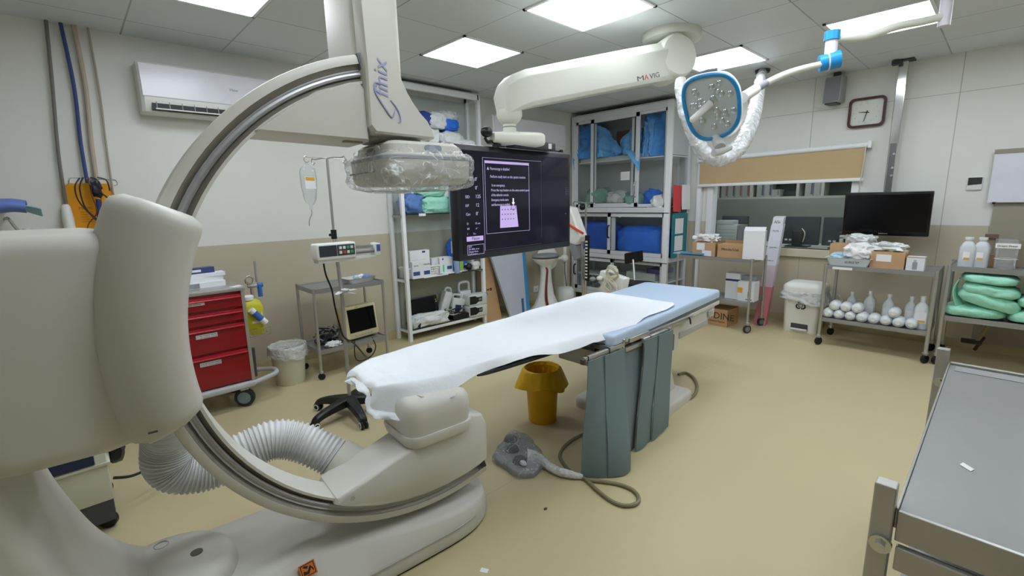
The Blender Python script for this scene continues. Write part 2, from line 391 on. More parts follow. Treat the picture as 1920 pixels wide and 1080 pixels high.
def ceil_mat():
    M = bpy.data.materials.new('ceiling_tiles'); M.use_nodes = True
    N = M.node_tree.nodes; L = M.node_tree.links; b = N['Principled BSDF']
    tc = N.new('ShaderNodeTexCoord'); mp = N.new('ShaderNodeMapping')
    mp.inputs['Location'].default_value = (-2.55/0.68, -3.20/0.66, 0); mp.inputs['Scale'].default_value = (1/0.68, 1/0.66, 1)
    L.new(tc.outputs['Object'], mp.inputs['Vector'])
    sp = N.new('ShaderNodeSeparateXYZ'); L.new(mp.outputs[0], sp.inputs[0])
    outs = []
    for ax, w in (('X', 0.008), ('Y', 0.008)):
        a = N.new('ShaderNodeMath'); a.operation = 'PINGPONG'; a.inputs[1].default_value = 0.5; L.new(sp.outputs[ax], a.inputs[0])
        l = N.new('ShaderNodeMath'); l.operation = 'LESS_THAN'; l.inputs[1].default_value = w; L.new(a.outputs[0], l.inputs[0]); outs.append(l)
    mxm = N.new('ShaderNodeMath'); mxm.operation = 'MAXIMUM'; L.new(outs[0].outputs[0], mxm.inputs[0]); L.new(outs[1].outputs[0], mxm.inputs[1])
    nz = N.new('ShaderNodeTexNoise'); nz.inputs['Scale'].default_value = 2.2; L.new(tc.outputs['Object'], nz.inputs['Vector'])
    k = N.new('ShaderNodeMath'); k.operation = 'MULTIPLY'; L.new(mxm.outputs[0], k.inputs[0]); L.new(nz.outputs['Fac'], k.inputs[1])
    fl = N.new('ShaderNodeVectorMath'); fl.operation = 'FLOOR'; L.new(mp.outputs[0], fl.inputs[0])
    wn = N.new('ShaderNodeTexWhiteNoise'); wn.noise_dimensions = '2D'; L.new(fl.outputs[0], wn.inputs['Vector'])
    mx = N.new('ShaderNodeMix'); mx.data_type = 'RGBA'; mx.inputs[6].default_value = lin((222, 227, 230)); mx.inputs[7].default_value = lin((214, 220, 223)); L.new(wn.outputs['Value'], mx.inputs[0])
    q = N.new('ShaderNodeMix'); q.data_type = 'RGBA'; q.inputs[7].default_value = lin((110, 112, 110)); L.new(k.outputs[0], q.inputs[0]); L.new(mx.outputs[2], q.inputs[6])
    L.new(q.outputs[2], b.inputs['Base Color']); b.inputs['Roughness'].default_value = 0.62
    return M
T = 0.12
struct(B().span((XN-T, YR-T, -0.1), (8.6, YL+T, 0)).build('floor', floor_mat(), smooth=0))
struct(B().span((XN-T, YR-T, ZC), (8.6, YL+T, ZC+0.1)).build('ceiling', ceil_mat(), smooth=0))
struct(B().span((XN-T, YL, 0), (XR+T, YL+T, ZC)).build('wall_left', WALLM, smooth=0))
struct(B().span((XN-T, YR-T, 0), (XN, YL, ZC)).build('wall_near', WALLM, smooth=0))
struct(B().span((XN, YR-T, 0), (XR+T, YR, ZC)).build('wall_rear', WALLM, smooth=0))
WY0, WY1, WZ0, WZ1 = 1.24, 2.86, 0.94, 2.02
w = B()
w.span((XR, YR, 0), (XR+T, WY0, ZC)).span((XR, WY1, 0), (XR+T, YL, ZC)).span((XR, WY0, 0), (XR+T, WY1, WZ0)).span((XR, WY0, WZ1), (XR+T, WY1, ZC))
struct(w.build('wall_right', WALLP, smooth=0))
# viewing window into the control room
wf = B()
for a, b in (((WY0-0.05, WZ0-0.05), (WY0+0.02, WZ1+0.05)), ((WY1-0.02, WZ0-0.05), (WY1+0.06, WZ1+0.05)), ((WY0-0.05, WZ1), (WY1+0.05, WZ1+0.05))):
    wf.span((XR-0.025, a[0], a[1]), (XR+T+0.01, b[0], b[1]))
win = struct(wf.build('window_1', WHITEM, smooth=0, bev=0.004))
B().span((XR+0.05, WY0, WZ0), (XR+0.056, WY1, WZ1)).build('pane', GLASS, win, smooth=0)
B().span((XR-0.04, WY0-0.07, WZ0-0.1), (XR+T, WY1+0.07, WZ0)).build('sill', mat('sill_paint', (206, 199, 178), 0.5), win, smooth=0, bev=0.006)
# wall corner trunking beside the tall cabinet and wall base strip
struct(B().span((XR-0.05, 3.0, 0), (XR, 3.06, ZC)).build('trim_1', WHITEM, smooth=0, bev=0.004))
struct(B().span((XR-0.012, YR, 0), (XR, YL, 0.09)).build('baseboard_right', mat('vinyl_coving', (186, 174, 134), 0.5), smooth=0))
struct(B().span((XN, YL-0.012, 0), (XR, YL, 0.09)).build('baseboard_left', MATS['vinyl_coving'], smooth=0))
# control room beyond the glass
CRW = mat('control_room_paint', (176, 180, 172), 0.7)
cr = B().span((8.5, 0.2, 0), (8.6, YL, ZC)).span((XR+T, 0.1, 0), (8.6, 0.2, ZC)).span((XR+T, YL-0.1, 0), (8.6, YL, ZC))
struct(cr.build('wall_back', CRW, smooth=0))

# ------------------------------------------------------------------ ceiling light panels
PANEL = light_mat('led_panel_diffuser', (240, 247, 255), 9.0)
def panel(cx, cy, label, w=0.68, d=0.66, strength=None):
    t = thing('ceiling_light', label, 'light', (cx, cy, ZC), 0, 'ceiling light panels')
    f = B()
    for sx in (-1, 1):
        f.span((sx*w/2, -d/2, -0.012), (sx*(w/2-0.022), d/2, 0)); f.span((-w/2, sx*d/2, -0.012), (w/2, sx*(d/2-0.022), 0))
    f.build('frame', WHITEM, t, smooth=0)
    B().span((-w/2+0.02, -d/2+0.02, -0.008), (w/2-0.02, d/2-0.02, -0.002)).build('diffuser', strength or PANEL, t, smooth=0)
    return t
panel(2.89, 3.53, 'square ceiling light panel above the glass shelving unit')
panel(2.89, 2.20, 'square ceiling light panel nearest the camera at top centre of the photo')
panel(4.94, 2.14, 'square ceiling light panel partly behind the round joint of the white boom')
panel(4.92, 0.86, 'square ceiling light panel crossed by the surgical lamp arm')
panel(0.84, 3.54, 'square ceiling light panel cut by the top edge above the wall air conditioner')
for x, y in ((0.84, 2.20), (0.84, 0.87), (2.89, 0.87), (2.89, -0.46), (4.94, -0.46)):
    panel(x, y, 'square ceiling light panel overhead outside the photo')
panel(7.12, 2.0, 'added unseen light panel brightening the control room', 0.5, 0.5, light_mat('added_control_room_light', (235, 242, 245), 18.0))  # unseen panel, added and placed only to brighten the control room
wd = bpy.data.worlds.new('world'); scene.world = wd; wd.use_nodes = True
wd.node_tree.nodes['Background'].inputs[0].default_value = (0.5, 0.5, 0.5, 1); wd.node_tree.nodes['Background'].inputs[1].default_value = 0.05
vs = scene.view_settings
scene.display_settings.display_device = 'sRGB'
vs.view_transform = 'Standard'; vs.look = 'None'; vs.gamma = 1; vs.use_curve_mapping = False; vs.exposure = 0.5
scene.cycles.transparent_max_bounces = 24
# ------------------------------------------------------------------ floor-mounted C-arm gantry (local x = table axis, y = away from the camera)
CA = thing('c_arm_gantry', 'large cream C-arm X-ray gantry standing on its floor base at the left', 'x-ray machine', (1.09, 1.70, 0), math.radians(-4.3))
ZI = 1.185
def pol(r, a, y): return (r*math.cos(math.radians(a)), y, ZI + r*math.sin(math.radians(a)))
def ring_sweep(b, prof, a0, a1, n=64):
    b.loft([[pol(r, a0+(a1-a0)*i/n, y) for r, y in prof] for i in range(n+1)])
    return b
A0, A1 = 103.6, 287.3
W = 0.15
ring_sweep(B(), [(0.883, 0.0), (0.893, 0.0), (0.893, 0.03), (0.952, 0.03), (0.952, 0.0), (0.972, 0.0), (0.983, 0.006), (0.985, 0.012), (0.985, W), (0.883, W)], A0, A1).build('c_arc', CREAM, CA, smooth=30)
ARCM = mat('arc_rail_steel', (196, 196, 198), 0.42, 0.7, var=0.05, scale=3)
ARCD = mat('arc_rail_dark', (150, 146, 136), 0.42, 0.6, var=0.08, scale=3)
ring_sweep(B(), [(0.934, 0.032), (0.934, 0.020), (0.951, 0.006), (0.951, 0.032)], A0, A1).build('outer_rail', ARCD, CA, smooth=20)
ring_sweep(B(), [(0.909, 0.032), (0.909, 0.010), (0.914, 0.004), (0.918, 0.012), (0.926, 0.016), (0.933, 0.007), (0.933, 0.032)], A0, A1).build('centre_rail', ARCM, CA, smooth=20)
ring_sweep(B(), [(0.893, 0.032), (0.893, 0.004), (0.897, 0.010), (0.908, 0.020), (0.908, 0.032)], A0, A1).build('inner_rail', ARCD, CA, smooth=20)
# end plate with its two screws at the upper end of the arc
ep = B(); ep.poly([pol(0.88, 103.4, -0.002), pol(0.988, 103.4, -0.002), pol(0.988, 103.4, W), pol(0.88, 103.4, W)], (0.012, 0, 0.003)); e1 = ep.build('end_plate', GREYP, CA, smooth=0)
# carriage gripping the arc
pr = [(0.868, 0.34), (0.868, -0.15), (0.874, -0.185), (0.892, -0.205), (0.935, -0.212), (0.985, -0.200), (1.03, -0.17), (1.07, -0.11), (1.092, -0.05), (1.10, 0.02), (1.10, 0.34)]
cb = B(); n = 40; a0, a1 = 154.4, 197.0
rings = []
for i in range(n+1):
    t = i/n; a = a0+(a1-a0)*t
    e = min(t, 1-t)*(a1-a0)                     # degrees to the nearer end: round the ends off
    k = 0.0 if e > 3 else (1-math.sqrt(max(0, 1-((3-e)/3)**2)))
    rings.append([pol(r + (0.03*k if r < 0.9 else -0.035*k if r > 1.05 else 0), a + t*((r-0.87)/0.2*3.0-4.8), y + (0.035*k if y < 0 else 0)) for r, y in pr])
cb.loft(rings); cb.build('arc_carriage', CREAM, CA, smooth=50)
B().box((-0.985, -0.2005, 0.985), (0.022, 0.006, 0.004), mtx=None).build('scuff_mark', mat('scuff', (70, 68, 66), 0.8), CA, smooth=0)
# side arm behind the carriage, running out of the picture
prof = rrect(0.52, 0.64, 0.06, 6)
def arm_ring(x, s=1.0, zc=1.222, yc=0.16): return [(x, yc+p[0]*s, zc+p[1]*s) for p in prof]
B().loft([arm_ring(-1.345, 0.84), arm_ring(-1.332, 0.93), arm_ring(-1.31, 0.985), arm_ring(-1.275, 1), arm_ring(-1.09, 1.0), arm_ring(-1.00, 0.96)]).build('side_arm', CREAM, CA, smooth=50)
# curved lower arm from the floor pivot up to the side arm
inner = [(-0.88, 0.225), (-0.96, 0.232), (-1.03, 0.250), (-1.10, 0.285), (-1.16, 0.345), (-1.21, 0.43), (-1.255, 0.55), (-1.29, 0.67), (-1.315, 0.80), (-1.335, 0.95), (-1.35, 1.10)]
outer = [(-0.88, 0.19), (-0.98, 0.16), (-1.12, 0.16), (-1.30, 0.17), (-1.46, 0.22), (-1.60, 0.34), (-1.70, 0.50), (-1.78, 0.68), (-1.84, 0.85), (-1.88, 1.0), (-1.92, 1.15)]
rings = []
for (xi, zi), (xo, zo) in zip(spline([Vector((a, 0, b)) for a, b in inner], 3) and inner, outer):
    ya, yb = -0.035, 0.50
    dx, dz = xo-xi, zo-zi; L = math.hypot(dx, dz)
    c = 0.035
    rings.append([(xi, ya+0.045, zi), (xi+dx*0.03, ya+0.012, zi+dz*0.03), (xi+dx*0.10, ya, zi+dz*0.10), (xo, ya, zo), (xo, yb, zo), (xi+dx*0.3, yb, zi+dz*0.3), (xi, yb-0.06, zi)])
# smooth the sections along the arm
def refine(rings, k):
    cols = list(zip(*rings)); cols = [spline([Vector(p) for p in c], k) for c in cols]
    return [list(r) for r in zip(*cols)]
B().loft(refine(rings, 5)).build('lower_arm', CREAM, CA, smooth=50)
# round pivot cover with its two plugs
pv = B().lathe([(0.0, 0.272), (0.17, 0.272), (0.215, 0.266), (0.232, 0.252), (0.238, 0.22), (0.24, 0.15)], (-1.03, 0.24, 0), 48)
pvo = pv.build('pivot_cover', CREAM, CA, smooth=40)
B().cyl((-0.925, 0.262, 0.268), (-0.925, 0.262, 0.2745), 0.021, n=24).build('dark_plug', mat('plug_grey', (92, 90, 84), 0.5), pvo, label='dark grey round plug')
pl = B()
pl.tube([(-1.03+0.024*math.cos(a), 0.405+0.024*math.sin(a), 0.272) for a in [2*PI*k/28 for k in range(28)]], 0.0022, 6, closed=True)
pl.build('pale_plug', CREAMD, pvo)
# floor base, rounded at its far end
st = [(-1.45, -0.26, -0.14, 0.50, 0.27), (-1.0, -0.19, -0.08, 0.50, 0.225), (-0.78, -0.14, -0.02, 0.50, 0.222), (-0.64, -0.105, 0.02, 0.50, 0.222), (-0.55, -0.095, 0.03, 0.50, 0.215), (-0.46, -0.09, 0.028, 0.50, 0.20),
      (-0.3, -0.088, 0.005, 0.50, 0.185), (-0.1, -0.088, -0.03, 0.505, 0.165), (0.06, -0.085, -0.05, 0.505, 0.158), (0.17, -0.065, -0.035, 0.485, 0.155), (0.255, -0.02, 0.005, 0.44, 0.152), (0.31, 0.04, 0.06, 0.38, 0.15), (0.345, 0.12, 0.135, 0.30, 0.148), (0.355, 0.18, 0.185, 0.24, 0.146)]
rings = []
for x, yn, yr, yf, zt in st:
    e = 0.0 if x < 0.2 else (x-0.2)/0.155*0.02
    rings.append([(x, yn+0.006, 0.012), (x, yn, 0.03), (x-e*0.3, yn+0.004, 0.085), (x-e, yr-0.022, zt-0.022), (x-e, yr-0.008, zt-0.007), (x-e, yr+0.02, zt), (x-e, yf-0.04, zt), (x-e*0.6, yf-0.01, zt-0.02), (x, yf, zt-0.06), (x, yf, 0.012)])
base = B().loft(refine(rings, 3)).build('floor_base', CREAM, CA, smooth=38)
fr = B(); rings = []
for x, yn, yr, yf, zt in st: rings.append([(x, yn+0.012, 0), (x, yn+0.012, 0.016), (x, yf-0.012, 0.016), (x, yf-0.012, 0)])
fr.loft(refine(rings, 3)).build('floor_gasket', mat('gasket_black', (30, 28, 26), 0.6), CA, smooth=0)
gr = B(); pts = []
for x, yn, yr, yf, zt in st[2:10]: pts.append((x, yn-0.002+0.004, 0.083))
gr.tube(spline([Vector(p) for p in pts], 4), 0.004, 8).build('side_groove', CREAMD, CA)
wl = B().box((0, 0, 0), (0.062, 0.003, 0.052), bev=0.002); M = Matrix.Translation((-0.592, -0.050, 0.155)) @ Matrix.Rotation(math.radians(-39), 4, 'X')
M = Matrix.Translation((-0.596, -0.022, 0.196)) @ Matrix.Rotation(math.radians(6), 4, 'Z') @ Matrix.Rotation(math.radians(-38), 4, 'X')
wo = wl.xf(M).build('warning_sticker', mat('warning_orange', (214, 112, 30), 0.5), CA, smooth=0, label='orange warning sticker')
wg = B()
for pts in ([(-0.026, 0.022), (0.026, 0.022), (0.026, 0.019), (-0.026, 0.019)], [(-0.026, -0.019), (0.026, -0.019), (0.026, -0.022), (-0.026, -0.022)], [(-0.026, 0.022), (-0.023, 0.022), (-0.023, -0.022), (-0.026, -0.022)], [(0.023, 0.022), (0.026, 0.022), (0.026, -0.022), (0.023, -0.022)],
            [(-0.020, -0.014), (0.0, -0.016), (0.012, 0.002), (0.018, -0.014), (0.020, -0.004), (0.010, 0.012), (-0.004, -0.006), (-0.018, 0.000)], [(-0.018, 0.014), (-0.002, 0.004), (0.004, 0.012), (-0.010, 0.018)]):
    wg.poly([(x, -0.0016, z) for x, z in pts], (0, -0.0008, 0))
wg.xf(M).build('warning_mark', INK, wo, smooth=0)
# X-ray tube housing riding on the lower end of the arc
zb = lambda x, r=0.938: ZI - math.sqrt(r*r-x*x)
top = [(-0.470, 0.415), (-0.458, 0.436), (-0.306, 0.478), (-0.122, 0.535), (0.02, 0.575), (0.20, 0.592), (0.262, 0.572), (0.286, 0.52), (0.288, 0.40), (0.286, 0.33)]
bot = [(x, zb(x, 0.905)) for x in (0.24, 0.16, 0.05, -0.06, -0.18, -0.30, -0.40, -0.455)]
outl = top+bot
tb = B(); nset = 0.022
def ins(pts, d):
    c = Vector((sum(p[0] for p in pts)/len(pts), sum(p[1] for p in pts)/len(pts)))
    out = []
    for p in pts:
        v = Vector(p)-c; out.append(tuple(c+v*(1-d/max(v.length, 1e-3))))
    return out
tb.loft([[(x, -0.026, z) for x, z in ins(outl, 0.016)], [(x, -0.020, z) for x, z in ins(outl, 0.006)], [(x, -0.008, z) for x, z in outl], [(x, 0.19, z) for x, z in outl], [(x, 0.21, z) for x, z in ins(outl, 0.02)]])
tub = tb.build('tube_housing', CREAM, CA, smooth=40)
sd = B().cyl((-0.40, -0.022, 0.418), (-0.40, -0.0275, 0.418), 0.009, n=20)
sd.build('round_plug', CREAMD, tub)
# bright slot where the arc rail runs out of the housing
B().poly([pol(0.90, 284.5, -0.008), pol(0.948, 286.8, -0.008), pol(0.948, 287.4, -0.008), pol(0.87, 287.4, -0.008)], (0, 0.02, 0)).build('rail_mouth', mat('slot_dark', (48, 46, 42), 0.5), tub, smooth=0)
def rbox(x0, x1, y0, y1, zs, r0):
    """stack of rounded rectangles: zs = [(z, inset)]"""
    rings = []
    for z, i in zs:
        w, d = x1-x0-2*i, y1-y0-2*i
        rings.append([((x0+x1)/2+p[0], (y0+y1)/2+p[1], z) for p in rrect(w, d, max(0.01, r0-i*0.5), 6)])
    return B().loft(rings)
rbox(-0.150, 0.205, -0.058, 0.265, [(0.535, 0.01), (0.573, 0.0), (0.585, 0.004)], 0.07).build('collimator_skirt', CREAM, CA, smooth=40)
rbox(-0.145, 0.200, -0.052, 0.26, [(0.585, 0.006), (0.62, 0.004), (0.66, 0.0), (0.70, 0.006), (0.725, 0.02), (0.738, 0.045), (0.742, 0.08)], 0.07).build('collimator_cover', CREAM, CA, smooth=50)
# upper head: block inside the arc, lift column, detector
blk = [(-0.60, 1.845), (-0.50, 1.921), (-0.383, 1.998), (-0.259, 2.042), (-0.224, 2.042), (-0.207, 2.024), (-0.205, 1.834)]
ub = B(); ub.loft([[(x, -0.012, z) for x, z in ins(blk, 0.012)], [(x, -0.002, z) for x, z in ins(blk, 0.003)], [(x, 0.01, z) for x, z in blk], [(x, 0.22, z-0.0) for x, z in blk], [(x, 0.235, z) for x, z in ins(blk, 0.02)]])
ubo = ub.build('head_block', CREAM, CA, smooth=40)
B().box((-0.26, 0.03, 1.833), (0.07, 0.03, 0.006), bev=0.002).build('latch', mat('latch_tan', (150, 138, 110), 0.5), ubo, smooth=0)
colp = [(-0.196, 1.862), (-0.214, 1.885), (-0.216, 2.10), (-0.219, 2.32), (-0.222, 2.60), (-0.135, 2.60), (-0.108, 2.342), (-0.096, 2.261), (-0.088, 2.152), (-0.075, 2.058), (-0.054, 2.015), (-0.032, 1.98), (0.0, 1.942), (0.03, 1.915), (0.048, 1.885), (0.056, 1.856)]
cl = B(); cl.loft([[(x, -0.045, z) for x, z in ins(colp, 0.008)], [(x, -0.036, z) for x, z in colp], [(x, 0.03, z) for x, z in colp]])
clo = cl.build('column_front', CREAM, CA, smooth=30)
rbox(-0.225, -0.03, 0.03, 0.33, [(2.05, 0.0), (2.60, 0.0), (2.62, 0.02)], 0.03).build('lift_column', CREAM, CA, smooth=40)
B().span((-0.20, 0.02, 1.862), (-0.07, 0.25, 2.06), bev=0.02).span((-0.16, 0.02, 1.845), (0.03, 0.22, 1.90), bev=0.015).build('column_core', CREAMD, CA, smooth=40)
tx = B().text('finix', 0.078, (-0.138, -0.0470, 1.990), (0.02, 0, 1), (-1, 0, 0.02), ext=0.0008, shear=0.25)
tx.text('n', 0.0001, (-0.14, -0.047, 1.99), (0, 0, 1), (-1, 0, 0), ext=0.0001)
cur = [Vector((-0.165+u, -0.0468, z)) for u, z in ((0.0, 2.035), (-0.020, 2.04), (-0.024, 2.01), (-0.004, 1.975), (0.018, 1.945), (0.034, 1.925), (0.045, 1.932), (0.052, 1.955))]
tx.tube(cur, [0.002, 0.0034, 0.0036, 0.004, 0.004, 0.0036, 0.003, 0.0016], 6, smooth=4)
cur = [Vector((-0.128+u, -0.0468, z)) for u, z in ((0.0, 1.985), (0.018, 1.965), (0.030, 1.945), (0.036, 1.915), (0.024, 1.905))]
tx.tube(cur, [0.0016, 0.0034, 0.0036, 0.003, 0.0014], 6, smooth=4)
tx.build('maker_lettering', mat('lavender_ink', (158, 160, 200), 0.5), clo, smooth=0)
rbox(-0.165, 0.165, -0.09, 0.27, [(1.792, 0.0), (1.825, 0.004), (1.838, 0.02), (1.842, 0.05)], 0.045).build('detector_top', CREAM, CA, smooth=40)
det = rbox(-0.185, 0.195, -0.115, 0.30, [(1.672, 0.03), (1.68, 0.012), (1.70, 0.002), (1.765, 0.0), (1.785, 0.006), (1.792, 0.02)], 0.05).build('detector', CREAM, CA, smooth=40)
rbox(-0.188, 0.198, -0.118, 0.303, [(1.768, 0.002), (1.780, 0.002)], 0.05).build('detector_seal', mat('seal_grey', (150, 154, 164), 0.5), CA, smooth=40)
wnd = rrect(0.075, 0.026, 0.012, 5)
B().poly([(0.02+p[0], -0.0925, 1.812+p[1]) for p in wnd], (0, 0.006, 0)).build('indicator_window', mat('window_grey_blue', (152, 160, 176), 0.25), CA, smooth=30)
B().poly([(-0.1665, 0.09+p[0], 1.805+p[1]) for p in wnd], (0.006, 0, 0)).build('side_window', mat('window_dark', (96, 98, 106), 0.3), CA, smooth=30)
B().span((-0.1875, 0.02, 1.722), (-0.184, 0.28, 1.727)).build('detector_slit', BLACK, CA, smooth=0)
# ribbed hose feeding the tube housing
hp = [Vector(p) for p in ((-0.96, 0.24, 1.10), (-0.95, 0.27, 0.95), (-0.945, 0.33, 0.80), (-0.955, 0.40, 0.70), (-0.965, 0.42, 0.61), (-0.935, 0.42, 0.555), (-0.86, 0.42, 0.525), (-0.78, 0.42, 0.525), (-0.68, 0.42, 0.552), (-0.58, 0.41, 0.565), (-0.49, 0.38, 0.535), (-0.40, 0.32, 0.475), (-0.33, 0.26, 0.41), (-0.27, 0.20, 0.36))]
path = spline(hp, 24); rad = [0.082 + (0.007 if i % 4 in (1, 2) else -0.002) for i in range(len(path))]
B().tube(path, rad, 20).build('ribbed_hose', mat('hose_white', (208, 209, 208), 0.4, var=0.03), CA, smooth=60)
B().cyl((-0.36, 0.29, 0.44), (-0.25, 0.18, 0.34), 0.098, n=28).build('hose_collar', CREAM, CA, smooth=40)

# clear plastic cover tied around the detector: its own thing
def bag(u, v):
    a = 2*PI*u
    zs = [1.805, 1.80, 1.79, 1.77, 1.73, 1.69, 1.665, 1.652, 1.648]
    k = v*(len(zs)-1); i = min(int(k), len(zs)-2); z = zs[i]+(zs[i+1]-zs[i])*(k-i)
    g = [-0.006, 0.004, 0.016, 0.028, 0.032, 0.03, 0.018, -0.03, -0.17]; o = g[i]+(g[i+1]-g[i])*(k-i)
    hx, hy = 0.19+o, 0.2075+o
    c, s = math.cos(a), math.sin(a); q = 1/max((abs(c)**5+abs(s)**5)**0.2, 1e-6)
    x, y = hx*c*q, hy*s*q
    f = 1 + (0.055*noise.fractal(Vector((c*2.2, s*2.2, z*16)), 0.8, 2, 3) + 0.030*(0.5-abs(noise.noise(Vector((c*7+z*5, s*7, z*22))))) ) * min(1, v*4)
    zz = z + 0.012*noise.noise(Vector((c*3, s*3, 5)))*(1 if v > 0.1 else 0)
    if v < 0.13: zz += 0.012*math.sin(a*11)+0.006*math.sin(a*23)
    return (0.005+x*f, 0.0925+y*f, zz)
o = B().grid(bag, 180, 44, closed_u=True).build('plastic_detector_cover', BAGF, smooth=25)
o.location = CA.location; o.rotation_euler = CA.rotation_euler
tag(o, 'clear crinkled plastic bag wrapped around the C-arm detector', 'plastic cover')
# ------------------------------------------------------------------ patient table
TB = thing('patient_table', 'long patient table with pale blue mattress on a cream pedestal', 'examination table', (2.95, 1.88, 0), math.radians(2.5))
tbw = dict(parent=TB, world=True)
def quad_slab(b, q, z0, z1, r=0.0, top_in=0.0, nseg=5):
    """slab over the ground quad q with rounded corners and a rounded top edge"""
    q = [Vector((p[0], p[1], 0)) for p in q]
    def outline(inset):
        out = []
        n = len(q); c = sum(q, Vector())/n
        for i in range(n):
            p, a, d = q[i], q[i-1], q[(i+1) % n]
            u = (a-p).normalized(); v = (d-p).normalized(); bis = (u+v).normalized()
            s = math.sqrt(max(1e-6, 1-bis.dot(u)**2)); p2 = p+bis*(inset/s); rr = max(0.004, r-inset*0.3)
            for k in range(nseg+1):
                t = k/nseg; P0 = p2+u*rr; P2 = p2+v*rr
                out.append(P0*(1-t)**2+p2*2*t*(1-t)+P2*t*t)
        return out
    lv = [(z0, 0.0), (z1-top_in, 0.0)] + ([(z1-top_in*0.35, top_in*0.15), (z1-top_in*0.08, top_in*0.5), (z1, top_in*1.2)] if top_in else [])
    b.loft([[(p.x, p.y, z) for p in outline(i)] for z, i in lv]); return b
MQ = [(2.29, 1.545), (4.14, 1.672), (4.09, 2.395), (2.24, 2.265)]
quad_slab(B(), MQ, 0.722, 0.785, 0.05, 0.022).build('mattress', MATTR, smooth=45, **tbw)
quad_slab(B(), [(2.27, 1.55), (4.175, 1.68), (4.12, 2.40), (2.22, 2.27)], 0.690, 0.722, 0.03, 0.004).build('table_deck', mat('deck_dark', (112, 114, 116), 0.45), smooth=40, **tbw)
quad_slab(B(), [(3.1, 1.60), (4.13, 1.67), (4.08, 2.37), (3.05, 2.30)], 0.66, 0.690, 0.03, 0.004).build('deck_trim', CREAM, smooth=40, **tbw)
# carbon foot extension with its rolled rim
ext = [(1.02, 1.80), (1.36, 1.735), (2.40, 1.69), (2.38, 2.16), (1.36, 2.19), (1.00, 2.12)]
CARBON = mat('carbon_dark', (38, 42, 48), 0.28, var=0.15, scale=20)
quad_slab(B(), ext, 0.748, 0.762, 0.06, 0.005).build('foot_board', CARBON, smooth=40, **tbw)
quad_slab(B(), [(1.05, 1.82), (1.36, 1.765), (2.38, 1.72), (2.36, 2.14), (1.36, 2.17), (1.03, 2.10)], 0.762, 0.785, 0.05, 0.015).build('foot_pad', MATTR, smooth=45, **tbw)
B().tube([(1.39, 1.736, 0.750), (1.5, 1.728, 0.742), (2.0, 1.704, 0.738), (2.42, 1.688, 0.738)], 0.014, 8, smooth=4).build('board_rim', CARBON, **tbw)
# carriage under the deck
q4 = lambda x0, x1, y0, y1: [(x0, y0+0.0437*(x0-2.95)), (x1, y0+0.0437*(x1-2.95)), (x1, y1+0.0437*(x1-2.95)), (x0, y1+0.0437*(x0-2.95))]
quad_slab(B(), q4(2.35, 3.55, 1.66, 2.20), 0.665, 0.69, 0.03, 0.004).build('slide_plate', DARKG, smooth=40, **tbw)
quad_slab(B(), q4(3.25, 4.02, 1.62, 2.25), 0.575, 0.66, 0.025, 0.006).build('deck_drive_box', CREAM, smooth=40, **tbw)
quad_slab(B(), q4(3.30, 3.86, 1.61, 2.15), 0.525, 0.575, 0.02, 0.006).build('lower_drive_box', CREAMD, smooth=40, **tbw)
so = B().span((3.84, 1.640, 0.60), (3.92, 1.652, 0.645), bev=0.003).build('socket', CREAMD, smooth=30, **tbw)
B().cyl((3.88, 1.641, 0.622), (3.88, 1.634, 0.622), 0.010, n=16).build('red_button', mat('signal_red', (190, 40, 30), 0.4), so)
quad_slab(B(), q4(2.46, 3.28, 1.60, 2.16), 0.47, 0.665, 0.03, 0.006).build('lift_head', CREAM, smooth=40, **tbw)
B().span((3.02, 1.596, 0.478), (3.16, 1.612, 0.60)).build('head_recess', mat('recess_brown', (120, 112, 98), 0.7), smooth=0, **tbw)
cr_ = []
for z, x0, x1, y0, y1 in ((0.05, 2.98, 3.38, 1.66, 2.14), (0.10, 2.98, 3.38, 1.66, 2.14), (0.47, 3.04, 3.27, 1.70, 2.08)): cr_.append([(x, y, z) for x, y in q4(x0, x1, y0, y1)])
B().loft(cr_).build('pedestal', CREAM, bev=0.02, seg=3, smooth=40, **tbw)
quad_slab(B(), q4(2.70, 3.46, 1.545, 2.19), 0.0, 0.085, 0.05, 0.03).build('foot_plate', CREAM, smooth=45, **tbw)
# side rail with hook
B().span((2.55, 1.575, 0.680), (3.40, 1.60, 0.706), bev=0.003).build('side_rail', STEEL, smooth=30, **tbw)
B().tube([(3.33, 1.60, 0.70), (3.33, 1.568, 0.695), (3.33, 1.560, 0.668), (3.345, 1.565, 0.648), (3.365, 1.575, 0.655)], 0.006, 8, smooth=4).build('rail_hook', BLACK, **tbw)
B().span((2.26, 1.66, 0.665), (2.44, 2.12, 0.715), bev=0.01).build('deck_joint', DARKG, smooth=40, **tbw)
kb = B().cyl((2.31, 1.63, 0.71), (2.31, 1.60, 0.71), 0.03, n=18).build('lock_knob', BLACK, **tbw)

# power cable looping behind the table pedestal
pts = [at_z(x, y, 0.014) for x, y in ((1258, 762), (1276, 756), (1292, 748), (1304, 737), (1307, 722), (1300, 708), (1286, 699), (1272, 702))]
o = B().tube(pts, 0.012, 8, smooth=8).build('table_cable', CABLE, origin=(3.5, 1.6, 0))
tag(o, 'grey olive cable curving on the floor round the table foot', 'cable')

